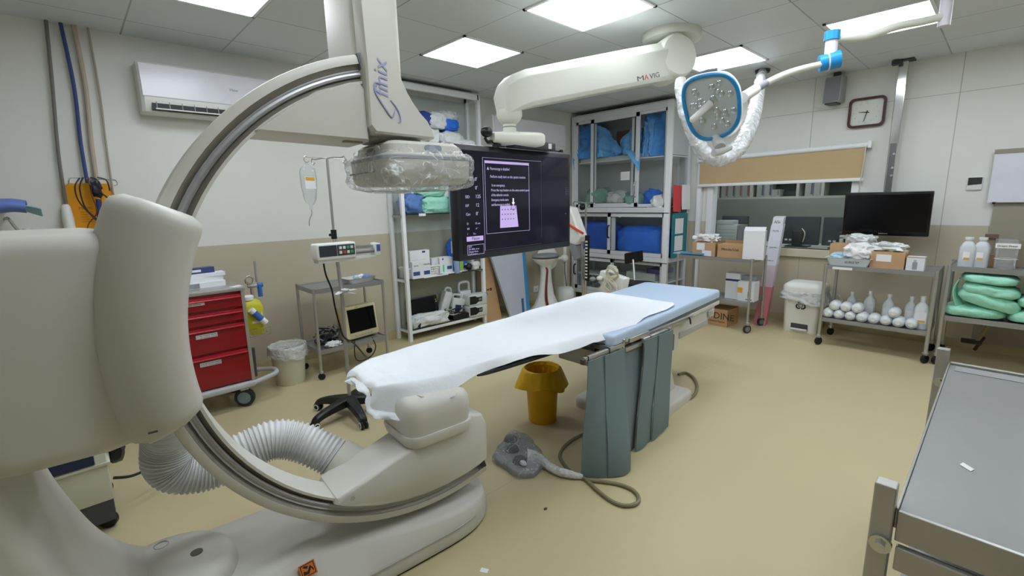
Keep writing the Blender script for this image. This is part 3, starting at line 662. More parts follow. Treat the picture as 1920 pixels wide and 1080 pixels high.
# ------------------------------------------------------------------ lead skirt hanging from the side rail
SK = thing('lead_skirt', 'teal lead rubber skirt of hanging strips on a chrome swing rail', 'radiation shield', (2.45, 1.55, 0))
sk = dict(parent=SK, world=True)
B().span((2.005, 1.535, 0.690), (2.30, 1.556, 0.722), bev=0.003).span((2.30, 1.540, 0.694), (2.40, 1.566, 0.718), bev=0.003).build('swing_rail', STEEL, smooth=30, **sk)
B().span((1.985, 1.532, 0.685), (2.008, 1.559, 0.716), bev=0.003).build('end_cap', mat('cap_brown', (72, 60, 54), 0.5), smooth=30, **sk)
B().span((2.48, 1.548, 0.698), (2.72, 1.572, 0.728), bev=0.003).span((2.62, 1.530, 0.665), (2.99, 1.555, 0.70), bev=0.003).build('fixed_rail', STEEL, smooth=30, **sk)
B().lathe([(0, 0.742), (0.032, 0.742), (0.036, 0.738), (0.036, 0.722), (0, 0.722)], (2.43, 1.572, 0), 24).cyl((2.43, 1.572, 0.64), (2.43, 1.572, 0.725), 0.014).cyl((2.43, 1.572, 0.742), (2.43, 1.572, 0.75), 0.012, n=6).build('hinge', CHROME, smooth=40, **sk)
B().span((2.43, 1.545, 0.650), (2.62, 1.565, 0.676), bev=0.003).build('lower_link', STEEL, smooth=30, **sk)
def strip(t0, t1, b0, b1, ztop, zbot, m, name, bulge=0.0, seed=0, wave=0.005):
    t0, t1, b0, b1 = map(Vector, (t0, t1, b0, b1))
    def f(u, v):
        p = (t0+(t1-t0)*u)*(1-v) + (b0+(b1-b0)*u)*v; zt = ztop[0]+(ztop[1]-ztop[0])*u; zz = zbot[0]+(zbot[1]-zbot[0])*u
        q = v*v*(3-2*v)
        p = (t0+(t1-t0)*u)*(1-q) + (b0+(b1-b0)*u)*q
        y = p.y - bulge*math.sin(PI*u)*(0.3+0.7*v) + wave*v*math.sin(u*5+seed)+0.0015*math.sin(v*9+seed*2)
        return (p.x, y, zt+(zz-zt)*v)
    b = B().grid(f, 12, 26); b.solid(0.006)
    return b.build(name, m, smooth=50, **sk)
strip((2.02, 1.530), (2.18, 1.532), (1.975, 1.535), (2.085, 1.425), (0.70, 0.70), (0.004, 0.008), TEAL, 'strip', 0.01, 1)
strip((2.17, 1.524), (2.41, 1.548), (2.075, 1.415), (2.225, 1.365), (0.70, 0.685), (0.008, 0.006), TEAL, 'strip', 0.015, 2)
strip((2.38, 1.555), (2.66, 1.565), (2.24, 1.40), (2.47, 1.49), (0.672, 0.668), (0.02, 0.006), TEALG, 'strip', -0.02, 3)
strip((2.615, 1.527), (2.79, 1.527), (2.435, 1.465), (2.63, 1.468), (0.69, 0.69), (0.008, 0.008), TEAL, 'strip', 0.012, 4, 0.006)
strip((2.78, 1.521), (2.975, 1.521), (2.62, 1.460), (2.845, 1.462), (0.69, 0.69), (0.008, 0.03), TEAL, 'strip', 0.01, 5, 0.006)
for x, y, z in ((2.031, 1.5455, 0.706), (2.238, 1.5455, 0.706), (2.703, 1.5425, 0.6825), (2.943, 1.5425, 0.6825)):
    B().box((x, y, z), (0.006, 0.027, 0.039)).build('rail_clip', BLACK, smooth=0, **sk)

# ------------------------------------------------------------------ white sheet spread over the table
ctl = [  # along the table: x, near edge (y, z), top near, top far, far edge (y, z)
    (0.905, (1.905, 0.700), (1.95, 0.760), (2.10, 0.775), (2.165, 0.745)),
    (0.93, (1.83, 0.675), (1.90, 0.775), (2.12, 0.795), (2.21, 0.755)),
    (1.00, (1.755, 0.668), (1.83, 0.786), (2.16, 0.800), (2.25, 0.765)),
    (1.08, (1.725, 0.675), (1.79, 0.792), (2.19, 0.803), (2.275, 0.77)),
    (1.22, (1.705, 0.722), (1.77, 0.795), (2.21, 0.803), (2.285, 0.775)),
    (1.40, (1.715, 0.762), (1.75, 0.795), (2.22, 0.803), (2.295, 0.78)),
    (1.70, (1.690, 0.762), (1.735, 0.795), (2.23, 0.803), (2.31, 0.785)),
    (2.00, (1.645, 0.748), (1.71, 0.795), (2.24, 0.803), (2.325, 0.79)),
    (2.25, (1.600, 0.745), (1.67, 0.797), (2.26, 0.803), (2.35, 0.79)),
    (2.50, (1.590, 0.772), (1.66, 0.800), (2.28, 0.804), (2.38, 0.79)),
    (2.80, (1.615, 0.795), (1.67, 0.802), (2.32, 0.804), (2.41, 0.785)),
    (3.05, (1.640, 0.796), (1.70, 0.803), (2.34, 0.804), (2.43, 0.785)),
    (3.22, (1.655, 0.794), (1.72, 0.800), (2.35, 0.803), (2.44, 0.785)),
    (3.32, (1.700, 0.790), (1.74, 0.793), (2.35, 0.796), (2.43, 0.785))]
cols = [[Vector((x, p[0], p[1])) for x, p in ((c[0], c[k]) for c in ctl)] for k in (1, 2, 3, 4)]
cols = [spline(c, 8) for c in cols]
def sheet(u, v):
    i = min(len(cols[0])-1, int(round(v*(len(cols[0])-1))))
    E, Tn, Tf, F = (c[i] for c in cols)
    if u < 0.22:
        t = u/0.22; p = E*(1-t)+Tn*t; p.z = E.z+(Tn.z-E.z)*math.sin(t*PI/2); 
    elif u > 0.86:
        t = (u-0.86)/0.14; p = Tf*(1-t)+F*t; p.z = Tf.z+(F.z-Tf.z)*(1-math.cos(t*PI/2))
    else:
        t = (u-0.22)/0.64; p = Tn*(1-t)+Tf*t
    k = 0.004 + (0.012 if u < 0.2 else 0.0)
    nz = noise.fractal(Vector((p.x*5, p.y*5, 3.3)), 0.9, 2, 4)
    edge = max(0, 1-u/0.2)
    p = p.copy(); p.z += 0.0055*nz
    p.y += edge*(0.009*math.sin(p.x*9.0+1.2)+0.004*math.sin(p.x*23)+0.012*noise.noise(Vector((p.x*7, 1, 1))))
    p.z += edge*(0.010*math.sin(p.x*12)*(1 if p.x < 2.2 else 0.4))
    endk = max(0, 1-(p.x-0.9)/0.10)
    p.x += endk*0.03*noise.noise(Vector((p.y*14, p.z*10, 2)))
    return p
s = B().grid(sheet, 60, len(cols[0])); s.solid(0.003)
# crumpled foot end hanging over the edge
o = s.build('white_sheet', SHEET, smooth=60, origin=(2.1, 1.95, 0.79))
tag(o, 'white disposable sheet spread over the patient table, crumpled at its foot end', 'sheet')
_fold = [c[0].copy() for c in (cols[3], cols[2], cols[1], cols[0])] + [cols[0][k].copy() for k in (8, 16, 22, 28)]
_fold = spline(_fold, 8)
def foot(u, v):
    q = u*(len(_fold)-1); i0 = min(len(_fold)-2, int(q)); p = _fold[i0].lerp(_fold[i0+1], q-i0)
    taper = math.sin(PI*min(1, 0.12+u*0.9))**0.7
    n1 = noise.noise(Vector((u*8, 0.3, v*2))); n2 = noise.noise(Vector((u*19, 1.3, v*3)))
    c = Vector((1.30, 2.0, 0)); d = Vector((p.x-c.x, p.y-c.y, 0)).normalized()
    p += d*((0.022+0.035*n1+0.012*n2)*math.sin(PI*v*0.9)*taper)
    p.z += -0.03*taper*v*(1+0.5*n1) + 0.006*n2*v - 0.002
    return p
s = B().grid(foot, 70, 12); s.solid(0.003)
bpy_sheet = bpy.data.objects['white_sheet']
f = s.build('hanging_fold', SHEET, bpy_sheet, smooth=60, world=True)

# ------------------------------------------------------------------ yellow waste bin with its bag folded over the rim
yb = at_z(1018, 770, 0)
YB = thing('yellow_bin', 'yellow clinical waste bin with yellow bag folded over its rim under the table', 'waste bin', (2.36, 2.20, 0))
B().lathe([(0, 0), (0.098, 0), (0.102, 0.006), (0.122, 0.37), (0.128, 0.375), (0.128, 0.385), (0.116, 0.385), (0.100, 0.02), (0, 0.02)], n=36).build('bin_body', YELLOW, YB, smooth=40)
def ybag(u, v):
    a = 2*PI*u; rip = 0.010*math.sin(a*3+0.6)+0.006*math.sin(a*7)
    pr = [(0.112, 0.30), (0.118, 0.375), (0.126, 0.405), (0.138, 0.402), (0.150, 0.372), (0.172, 0.318), (0.186, 0.278)]
    k = v*(len(pr)-1); i = min(int(k), len(pr)-2); t = k-i
    r = pr[i][0]+(pr[i+1][0]-pr[i][0])*t; z = pr[i][1]+(pr[i+1][1]-pr[i][1])*t
    w = max(0, v-0.4)/0.6
    r += w*(0.018*math.sin(a*2+2.2)+rip)+0.002*math.sin(a*17); z += w*(0.020*math.sin(a*2+0.4)+0.010*math.sin(a*5))
    return (r*math.cos(a), r*math.sin(a), z)
b = B().grid(ybag, 90, 18, closed_u=True); b.solid(0.0015)
b.build('bin_bag', YBAG, YB, smooth=60)
lb = B(); lb.text('W', 0.03, (-0.02, -0.1275, 0.27), (1, 0, 0), (0, 0.03, 1), ext=0.0008)
lb.xf(Matrix.Rotation(math.radians(8), 4, 'Z')).build('faint_mark', mat('ochre_ink', (170, 112, 10), 0.6), YB, smooth=0)

# ------------------------------------------------------------------ foot pedal wrapped in clear plastic, with its cable
PD = thing('foot_pedal', 'grey foot switch in a clear plastic bag on the floor before the skirt', 'foot pedal', (1.87, 1.95, 0))
pq = [(1.735, 2.02), (1.715, 1.77), (1.83, 1.71), (2.02, 2.02), (2.06, 2.16), (1.99, 2.19)]
pq = [(1.72, 2.03), (1.705, 1.79), (1.77, 1.725), (1.93, 1.77), (2.055, 2.06), (2.02, 2.18)]
quad_slab(B(), pq, 0.0, 0.035, 0.04, 0.012).build('pedal_base', mat('pedal_grey', (146, 148, 152), 0.4), smooth=40, parent=PD, world=True)
for x, y in ((1.80, 1.87), (1.86, 2.0), (1.94, 2.10)):
    B().lathe([(0, 0.062), (0.034, 0.058), (0.044, 0.045), (0.047, 0.03), (0, 0.03)], (x, y, 0), 24).build('pedal_button', mat('pedal_dark', (70, 72, 78), 0.35), parent=PD, world=True)
B().lathe([(0, 0.072), (0.014, 0.068), (0.018, 0.055)], (1.775, 1.815, 0), 16, sc=(1, 1.4)).build('white_button', WHITEP, parent=PD, world=True)
def pedal_r(d):
    best = 0.05; c = Vector((1.87, 1.945)); n = len(pq)
    for i in range(n):
        a = Vector(pq[i])-c; e = Vector(pq[(i+1) % n])-Vector(pq[i]); det = d.x*(-e.y)+d.y*e.x
        if abs(det) < 1e-9: continue
        t = (a.x*(-e.y)+a.y*e.x)/det; s = (d.x*a.y-d.y*a.x)/det
        if t > 0 and -1e-6 <= s <= 1+1e-6: best = max(best, t)
    return best
def pbag(u, v):
    a = 2*PI*u; c = Vector((1.87, 1.945, 0)); d = Vector((math.cos(a), math.sin(a), 0))
    rr = pedal_r(d)*1.05+0.006*math.sin(7*a); r = rr*math.sin(v*PI/2); z = 0.004+0.078*max(0, math.cos(v*PI/2))**0.45
    n1 = noise.fractal(Vector((d.x*r*16, d.y*r*16, 4)), 0.8, 2, 4)
    return (c.x+d.x*r, c.y+d.y*r, max(0.004, z+0.026*n1*math.cos(v*PI/2)+0.016*(0.4-abs(noise.noise(Vector((d.x*r*40, d.y*r*40, 9)))))*math.cos(v*PI/2)))
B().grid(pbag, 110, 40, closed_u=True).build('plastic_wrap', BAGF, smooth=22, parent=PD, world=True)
nk = [at_z(1010, 862, 0.03), at_z(1040, 880, 0.035), at_z(1068, 889, 0.03), at_z(1092, 894, 0.016)]
B().tube([nk[0]+Vector((-0.05, 0.06, 0.01))]+nk, [0.06, 0.045, 0.026, 0.026, 0.022, 0.014], 14, smooth=5).build('gathered_neck', BAGW, smooth=25, parent=PD, world=True)
cp = [at_z(x, y, 0.012) for x, y in ((1150, 800), (1120, 805), (1085, 818), (1060, 835), (1050, 853), (1056, 868), (1072, 886), (1100, 899), (1130, 903), (1160, 908), (1184, 917), (1197, 931), (1193, 944), (1172, 948), (1148, 940), (1122, 921), (1098, 899), (1075, 886))]
B().tube(cp, 0.0105, 8, smooth=8).build('pedal_cable', CABLE, parent=PD, world=True)
o = B().span((-0.012, -0.018, 0), (0.012, 0.018, 0.002)).build('paper_scrap', PAPER, origin=(0, 0, 0), smooth=0)
o.location = at_z(908, 1070, 0); o.rotation_euler = (0, 0, 0.5); tag(o, 'tiny white paper scrap on the floor at the bottom edge', 'paper')
o = B().lump((0, 0, 0.005), (0.02, 0.014, 0.008), 0.3, 3, 1, 2).build('crumb', DARKG); o.location = at_z(1023, 955, 0); tag(o, 'tiny dark crumb on the floor in front of the C-arm base', 'litter')
# ------------------------------------------------------------------ left wall: air conditioner, hoses, hanging things
def aircon(x0, x1, z0, z1, label, name='air_conditioner', mark=True):
    t = thing(name, label, 'air conditioner', ((x0+x1)/2, YL, z0))
    w, h = x1-x0, z1-z0
    def sec(x, s=0.0):
        return [(x, 0, 0.02), (x, -0.10, 0.0), (x, -0.17+s, 0.02), (x, -0.205+s, 0.075), (x, -0.215+s, 0.11), (x, -0.20+s, h-0.02), (x, -0.18+s, h), (x, 0, h)]
    B().loft([sec(-w/2, 0.02), sec(-w/2+0.02), sec(w/2-0.02), sec(w/2, 0.02)]).build('case', WHITEP, t, smooth=30)
    B().loft([[(x, -0.2165, 0.125), (x, -0.222, 0.13), (x, -0.2065, h-0.015), (x, -0.200, h-0.012)] for x in (-w/2+0.012, w/2-0.012)]).build('front_panel', mat('gloss_white_panel', (232, 232, 238), 0.2, spec=0.35), t, smooth=0)
    B().span((-w/2+0.06, -0.207, 0.028), (w/2-0.06, -0.150, 0.106)).build('outlet', mat('outlet_dark', (40, 42, 44), 0.5), t, smooth=0)
    for k in range(12):
        x = -w/2+0.09+k*(w-0.18)/11
        B().box((x, -0.205, 0.070), (0.006, 0.012, 0.06), 0.3).build('vane', GREYP, t, smooth=0)
    B().box((0, -0.209, 0.038), (w-0.16, 0.045, 0.008), mtx=Matrix.Translation((0, 0, 0))).build('flap', WHITEP, t, smooth=0)
    if mark: B().text('Haier', 0.03, (0.06, -0.2185, 0.24), (1, 0, 0), (0, 0.04, 1), ext=0.0006).build('maker_lettering', mat('grey_ink', (140, 142, 148), 0.5), t, smooth=0)
    return t
aircon(0.555, 1.66, 2.33, 2.715, 'white wall air conditioner behind the top of the C-arm')
aircon(4.17, 5.60, 2.25, 2.70, 'white wall air conditioner behind the monitor boom, beside the tall cabinet', mark=False)

def hose(pts, r, m, label, name, cat='hose'):
    o = B().tube([Vector(p) for p in pts], r, 8, smooth=6).build(name, m, origin=pts[0]); tag(o, label, cat); return o
hz = ZC
hose([(0.10, 4.865, hz), (0.07, 4.862, 2.5), (0.03, 4.862, 2.0), (0.02, 4.862, 1.62)], 0.011, mat('hose_grey', (118, 114, 108), 0.6), 'grey gas hose hanging from the ceiling, leftmost of the four on the wall', 'gas_hose')
hose([(0.175, 4.865, hz), (0.185, 4.862, 2.5), (0.165, 4.862, 2.1), (0.16, 4.84, 1.80)], 0.012, mat('hose_blue', (52, 72, 128), 0.6), 'dark blue gas hose hanging from the ceiling on the left wall', 'gas_hose')
hose([(0.245, 4.865, hz), (0.25, 4.862, 2.5), (0.225, 4.862, 2.1), (0.215, 4.862, 1.72)], 0.014, mat('hose_beige', (186, 170, 150), 0.6), 'beige pink gas hose hanging from the ceiling on the left wall', 'gas_hose')
hose([(0.322, 4.868, hz), (0.325, 4.866, 2.5), (0.31, 4.866, 2.1), (0.30, 4.866, 1.72)], 0.007, mat('hose_thin', (168, 160, 148), 0.6), 'thin pale cable hanging from the ceiling, rightmost of the four on the wall', 'gas_hose')
PB = thing('gas_probe', 'white tapered gas connector with black collar hanging on the leftmost wall hose', 'connector', (0.015, 4.85, 1.44))
B().lathe([(0.018, 0.0), (0.033, 0.0), (0.034, 0.10), (0.026, 0.19), (0.016, 0.205), (0, 0.205)], n=24).build('white_sleeve', WHITEP, PB)
B().lathe([(0, -0.025), (0.035, -0.025), (0.037, -0.02), (0.037, 0.0), (0, 0.0)], n=24).build('black_collar', BLACK, PB)
B().cyl((0, 0, -0.13), (0, 0, -0.02), 0.013, n=16).build('probe_stem', DARKG, PB)
B().cyl((0, 0, -0.08), (0, 0, -0.05), 0.0165, n=16).build('white_ring', WHITEP, PB)
# orange board hung below the hoses
OB = thing('orange_board', 'orange yellow transfer board hanging on the left wall behind the C-arm', 'board', (0.155, 4.886, 1.10))
out = [(-0.15, 0.0), (0.15, 0.0), (0.155, 0.62), (0.13, 0.70), (-0.10, 0.70), (-0.145, 0.66), (-0.15, 0.60), (-0.13, 0.52), (-0.125, 0.40), (-0.14, 0.1)]
B().poly([(x, -0.012, z) for x, z in out], (0, 0.024, 0)).build('board_panel', ORANGE, OB, smooth=0, bev=0.004)
tb_ = B().text('MEDIC', 0.028, (-0.07, -0.0135, 0.505), (1, 0, 0), (0, 0, 1), ext=0.0005)
for k in range(5): tb_.text('transfer  use', 0.014, (-0.065, -0.0135, 0.48-0.018*k), (1, 0, 0), (0, 0, 1), ext=0.0004)
tb_.build('faint_lettering', mat('amber_ink', (150, 96, 10), 0.6), OB, smooth=0)
# hanging rack hook with black cable bundle
HK = thing('wall_hook_rail', 'thin steel double hook rail on the left wall above the orange board', 'hook', (0.19, 4.86, 1.82))
B().tube([(-0.135, -0.06, -0.03), (-0.13, -0.075, 0.0), (-0.11, -0.06, 0.015), (0, -0.05, 0.012), (0.11, -0.05, 0.005), (0.135, -0.065, 0.0), (0.14, -0.08, -0.03), (0.12, -0.085, -0.04)], 0.004, 8, smooth=5).build('hook_wire', STEEL, HK)
B().cyl((0.0, 0.04, 0.012), (0.0, -0.05, 0.012), 0.006).build('wall_mount', STEEL, HK)
CBD = thing('cable_bundle', 'black coiled cable bundle hanging over the wall hook by the orange board', 'cable', (0.17, 4.79, 1.82))
def w(*p): return [Vector(q) for q in p]
for k, pts in enumerate((w((-0.05, 0, 0.015), (-0.085, -0.02, -0.05), (-0.08, -0.02, -0.15), (-0.03, -0.02, -0.25), (0.02, -0.02, -0.33)), w((-0.03, 0, 0.02), (-0.06, -0.01, -0.06), (-0.05, -0.01, -0.2), (0.01, 0, -0.3), (0.05, 0, -0.36)), w((0.0, 0.0, 0.02), (0.0, -0.02, -0.1), (0.01, -0.01, -0.24), (-0.05, 0, -0.33), (-0.075, 0, -0.45), (-0.07, 0, -0.56), (-0.02, 0, -0.62)), w((0.02, 0, 0.02), (0.05, -0.01, -0.08), (0.09, -0.01, -0.15), (0.05, 0, -0.25)), w((0.01, 0, 0.02), (0.045, 0, 0.0), (0.06, 0, -0.12)), w((0.05, 0, 0.022), (0.10, 0, 0.0), (0.11, 0, -0.08)), w((-0.02, 0, 0.02), (0.0, -0.02, -0.03), (0.06, -0.02, -0.10), (0.10, 0, -0.14)))):
    B().tube(pts, 0.005 if k != 2 else 0.004, 7, smooth=6).build('cable_loop', BLACK if k != 2 else MAROON, CBD)
B().lump((0.03, -0.012, -0.06), (0.07, 0.04, 0.13), 0.4, 2, 3, 3).build('knot', BLACK, CBD)
B().cyl((0.02, 0, -0.28), (0.035, 0, -0.14), 0.014, 0.018, 14).build('blue_plug', mat('navy_plug', (38, 56, 104), 0.5), CBD)
# folded aprons on a rack at the far left edge
AP = thing('folded_apron', 'folded blue apron over a rack arm at the left edge of the photo', 'apron', (-0.30, 4.6, 1.62))
def ap(u, v):
    x = -0.35+u*0.47; a = PI*(0.1+v*1.35)
    return (x, 0.16*math.cos(a)*(1-0.25*u), 0.035+0.045*math.sin(a)*(1-0.3*u)+0.012*math.sin(u*9)-0.03*u)
b = B().grid(ap, 24, 16); b.solid(0.012); b.build('apron_fold', mat('apron_blue', (104, 132, 206), 0.6, var=0.1), AP, smooth=60)
def ap2(u, v):
    x = -0.36+u*0.55; return (x, -0.05+0.12*v, 0.095-0.11*u*u-0.025*v+0.014*math.sin(u*8+v*3))
b = B().grid(ap2, 24, 8); b.solid(0.006); b.build('apron_top', mat('apron_aqua', (150, 200, 214), 0.6, var=0.08), AP, smooth=60)
BR = thing('rack_bracket', 'small steel rack bracket on the wall below the folded apron', 'bracket', (-0.26, 4.86, 1.40))
B().tube([(-0.05, 0.03, 0.15), (-0.03, -0.05, 0.155), (-0.015, -0.06, 0.12), (0.02, -0.05, 0.03)], 0.010, 8, smooth=5).build('arm', STEEL, BR)
B().lathe([(0, 0), (0.018, 0.0), (0.018, 0.05), (0, 0.055)], (0.045, -0.03, 0.03), 16).span((-0.06, 0.02, 0.0), (0.07, 0.045, 0.03)).build('foot', WHITEP, BR)
B().span((-0.06, -0.25, 0.20), (-0.03, 0.04, 0.216)).build('shelf_arm', STEEL, BR)

# ------------------------------------------------------------------ red crash cart
CC = thing('crash_cart', 'red enamel medical drawer cart with steel top against the left wall', 'cart', (0.62, 4.32, 0))
cx0, cx1, yf, yb2 = -0.32, 0.305, -0.255, 0.22
B().span((cx0, yf+0.02, 0.215), (cx1, yb2, 0.955), bev=0.006).build('cabinet_body', RED, CC, smooth=30)
dz = [(0.862, 0.935, 0.89), (0.742, 0.858, 0.80), (0.498, 0.738, 0.62), (0.218, 0.490, 0.36)]
dz = [(0.832, 0.945), (0.722, 0.826), (0.505, 0.716), (0.222, 0.498)]
for i, (z0, z1) in enumerate(dz):
    d = B().span((cx0+0.006, yf, z0), (cx1-0.006, yf+0.03, z1-0.012), bev=0.006).build('drawer', RED, CC, smooth=30)
    B().loft([[(x, yf-0.002, z1-0.02), (x, yf-0.024, z1-0.026), (x, yf-0.028, z1-0.034), (x, yf-0.02, z1-0.04), (x, yf-0.002, z1-0.034)] for x in (cx0+0.01, cx1-0.02)]).build('handle_lip', mat('red_lip', (172, 24, 38), 0.3), d, smooth=30)
    if i != 1:
        zl = z1-0.075 if i < 2 else z1-0.07
        wl = 0.085 if i == 0 else 0.14
        B().span((0.10-wl if i else -0.045-0.03, yf-0.0035, zl-0.018 if i else zl+0.012), (0.10-0.0 if i else 0.045, yf-0.001, zl+0.014 if i else zl+0.032)).build('paper_label', PAPER, d, smooth=0)
        lt = B()
        for q in range(2 if i else 1):
            lt.text('I.V. SET STERILE WATER' if i == 2 else ('GLOVES GOWN DRAPES' if i == 3 else 'INJECTIONS'), 0.012, (-0.035 if i else -0.07, yf-0.0042, zl-0.001-0.014*q if i else zl+0.017), (1, 0, 0), (0, 0, 1), ext=0.0004, width=0.13 if i else 0.09)
        lt.build('label_writing', INK, d, smooth=0)
B().span((cx0-0.02, yf-0.01, 0.955), (cx1+0.02, yb2+0.01, 0.985), bev=0.004).build('worktop', STEEL, CC, smooth=30)
B().span((cx0, yf-0.03, 0.165), (cx1+0.01, yb2+0.02, 0.212), bev=0.015, seg=3).build('bumper', mat('bumper_grey', (186, 188, 188), 0.5), CC, smooth=40)
B().tube([(cx1, yf-0.005, 0.19), (cx1+0.16, yf+0.05, 0.20), (cx1+0.21, yf+0.12, 0.20), (cx1+0.19, yf+0.22, 0.20), (cx1+0.03, yf+0.34, 0.20), (cx1-0.02, yf+0.36, 0.20)], 0.02, 10, smooth=5).build('push_bumper', MATS['bumper_grey'], CC)
B().span((cx1-0.012, yf-0.004, 0.22), (cx1+0.012, yf+0.02, 0.955)).build('corner_strip', STEEL, CC, smooth=0)
B().tube([(cx1+0.03, yf+0.10, 0.21), (cx1+0.035, yf+0.10, 0.45)], 0.025, 10).build('side_post', DARKG, CC)
def caster(par, x, y, r, m=RUBBER, fork=STEEL, name='caster'):
    c = B().cyl((x, y, r*2.1), (x, y, r*2.6), r*0.22, n=12).span((x-r*0.42, y-r*0.35, r*1.9), (x+r*0.42, y+r*0.35, r*2.15), bev=0.004).span((x-r*0.30, y+r*0.36, r*0.8), (x+r*0.30, y+r*0.46, r*2.0)).build(name, fork, par, smooth=30)
    B().lathe([(r*0.66, -r*0.3), (r*0.92, -r*0.3), (r, -r*0.2), (r, r*0.2), (r*0.92, r*0.3), (r*0.66, r*0.3)], (x, y+r*0.1, r), 26, axis=(0.6, 1, 0)).build('tyre', BLACK if m is BLACK else mat('tyre_dark', (44, 46, 48), 0.6), c)
    B().lathe([(0, -r*0.28), (r*0.68, -r*0.28), (r*0.68, r*0.28), (0, r*0.28)], (x, y+r*0.1, r), 20, axis=(0.6, 1, 0)).build('hub', m, c)
    return c
for x, y in ((0.235, -0.225), (-0.25, -0.225), (0.235, 0.17), (-0.25, 0.17)): caster(CC, x, y, 0.075, mat('hub_blue_grey', (128, 148, 156), 0.5))
# boxes heaped on the crash cart
def carton(name, label, c, d, rz, m=CARTON, cat='box', group=None, bands=(), txt=None, tm=None, face='front', bev=0.002):
    t = thing(name, label, cat, c, rz, group); L, Wd, H = d
    B().span((-L/2, -Wd/2, 0), (L/2, Wd/2, H), bev=bev).build('box_body', m, t, smooth=0)
    for mb, x0, x1, z0, z1 in bands:
        B().span((x0*L-L/2, -Wd/2-0.0012, z0*H), (x1*L-L/2, -Wd/2+0.002, z1*H)).build('printed_band', mb, t, smooth=0)
    if txt:
        b = B()
        for s, size, x, z in txt: b.text(s, size, (x*L-L/2, -Wd/2-0.0018, z*H), (1, 0, 0), (0, 0, 1), ext=0.0004)
        b.build('printed_text', tm or INK, t, smooth=0)
    return t
zt = 0.985
G = 'cartons heaped on the crash cart'
carton('medicine_box', 'tall white medicine carton with an open lid at the back of the red cart', (0.52, 4.42, zt), (0.14, 0.09, 0.15), 0.1, group=G)
carton('medicine_box', 'white carton lying across the top of the tall carton on the red cart', (0.53, 4.41, zt+0.15), (0.16, 0.10, 0.055), 0.05, group=G, txt=[('Sterile', 0.02, 0.3, 0.3)])
carton('medicine_box', 'flat white carton at the bottom of the stack on the red cart', (0.72, 4.28, zt), (0.26, 0.12, 0.045), 0.12, group=G, bands=[(GREYP, 0.02, 0.3, 0.1, 0.9)])
carton('medicine_box', 'white carton with grey stripe in the middle of the stack on the red cart', (0.71, 4.30, zt+0.045), (0.27, 0.10, 0.035), 0.2, group=G, bands=[(INKR, 0.0, 0.04, 0, 1)])
carton('medicine_box', 'thin white carton third up the stack on the red cart', (0.74, 4.30, zt+0.080), (0.25, 0.09, 0.03), 0.05, group=G)
carton('medicine_box', 'dark blue medicine carton topmost on the stack on the red cart', (0.70, 4.30, zt+0.110), (0.19, 0.075, 0.045), 0.15, mat('navy_carton', (58, 72, 122), 0.5), group=G, bands=[(PAPER, 0.1, 0.5, 0.3, 0.7)])
carton('medicine_box', 'small red topped carton behind the blue one on the red cart', (0.63, 4.40, zt), (0.10, 0.07, 0.135), 0.0, mat('rose_carton', (196, 110, 116), 0.6), group=G)
o = B().lump((0, 0, 0.035), (0.17, 0.13, 0.09), 0.35, 2.4, 5, 4, flat=-0.035).build('plastic_pouch', BAGF2, smooth=25); o.location = (0.45, 4.25, zt); tag(o, 'clear crumpled pouch of syringes at the left of the red cart top', 'pouch')
o = B().cyl((0, 0, 0), (0, 0, 0.07), 0.022, n=18).cyl((0, 0, 0.07), (0, 0, 0.085), 0.016, n=18).build('black_vial', BLACK); o.location = (0.385, 4.22, zt); tag(o, 'small black capped vial beside the pouch on the red cart', 'vial')
o = B().poly([(-0.03, 0, 0), (0.05, 0, 0), (0.05, 0.05, 0), (-0.03, 0.05, 0)], (0, 0, 0.003)).build('paper_tag', PAPER); o.location = (0.90, 4.08, zt); o.rotation_euler = (0, 0, 0.5); tag(o, 'small paper slip on the right front corner of the red cart top', 'paper')
# yellow sharps container in a wire basket on the cart's side
SB = thing('wire_basket', 'chrome wire basket fixed on the right side of the red cart', 'basket', (1.02, 4.22, 0.55))
b = B()
for z in (0.0, 0.06): b.tube([(-0.09, -0.09, z), (0.09, -0.09, z), (0.09, 0.09, z), (-0.09, 0.09, z)], 0.003, 6, closed=True)
for k in range(7):
    x = -0.09+k*0.03; b.tube([(x, -0.09, 0.06), (x, -0.09, 0), (x, 0.09, 0), (x, 0.09, 0.06)], 0.0018, 5)
for k in range(1, 6):
    y = -0.09+k*0.03; b.tube([(-0.09, y, 0.06), (-0.09, y, 0), (0.09, y, 0), (0.09, y, 0.06)], 0.0018, 5)
b.build('basket_wire', CHROME, SB)
SC = thing('sharps_container', 'yellow green sharps container with white cap standing in the wire basket', 'container', (1.01, 4.22, 0.555))
rings = []
for z, i in ((0.0, 0.01), (0.02, 0.0), (0.24, -0.004), (0.275, 0.012), (0.29, 0.03)): rings.append([(p[0], p[1], z) for p in rrect(0.15-2*i, 0.13-2*i, 0.03, 5)])
B().loft(rings).build('container_body', mat('sharps_yellow', (196, 192, 40), 0.45, var=0.05), SC, smooth=40)
B().lathe([(0, 0.325), (0.042, 0.325), (0.048, 0.318), (0.048, 0.29), (0, 0.29)], (-0.02, 0, 0), 24).build('white_cap', WHITEP, SC)
B().span((-0.02, -0.0668, 0.10), (0.06, -0.065, 0.19)).build('paper_label', PAPER, SC, smooth=0)
o = B().cyl((0, 0, 0), (0.10, 0.0, -0.13), 0.026, n=16).build('spray_tube', WHITEP); o.location = (0.98, 4.12, 0.78)
tag(o, 'white tube with blue stripe tucked in front of the sharps container', 'tube')
b = B().cyl((0.02, 0, -0.026), (0.07, 0.0, -0.091), 0.0266, n=16).build('blue_stripe', mat('stripe_blue', (60, 104, 180), 0.4), o)
GR = thing('gas_regulator', 'steel regulator with blue knob on top of the sharps basket post', 'regulator', (1.06, 4.33, 0.84))
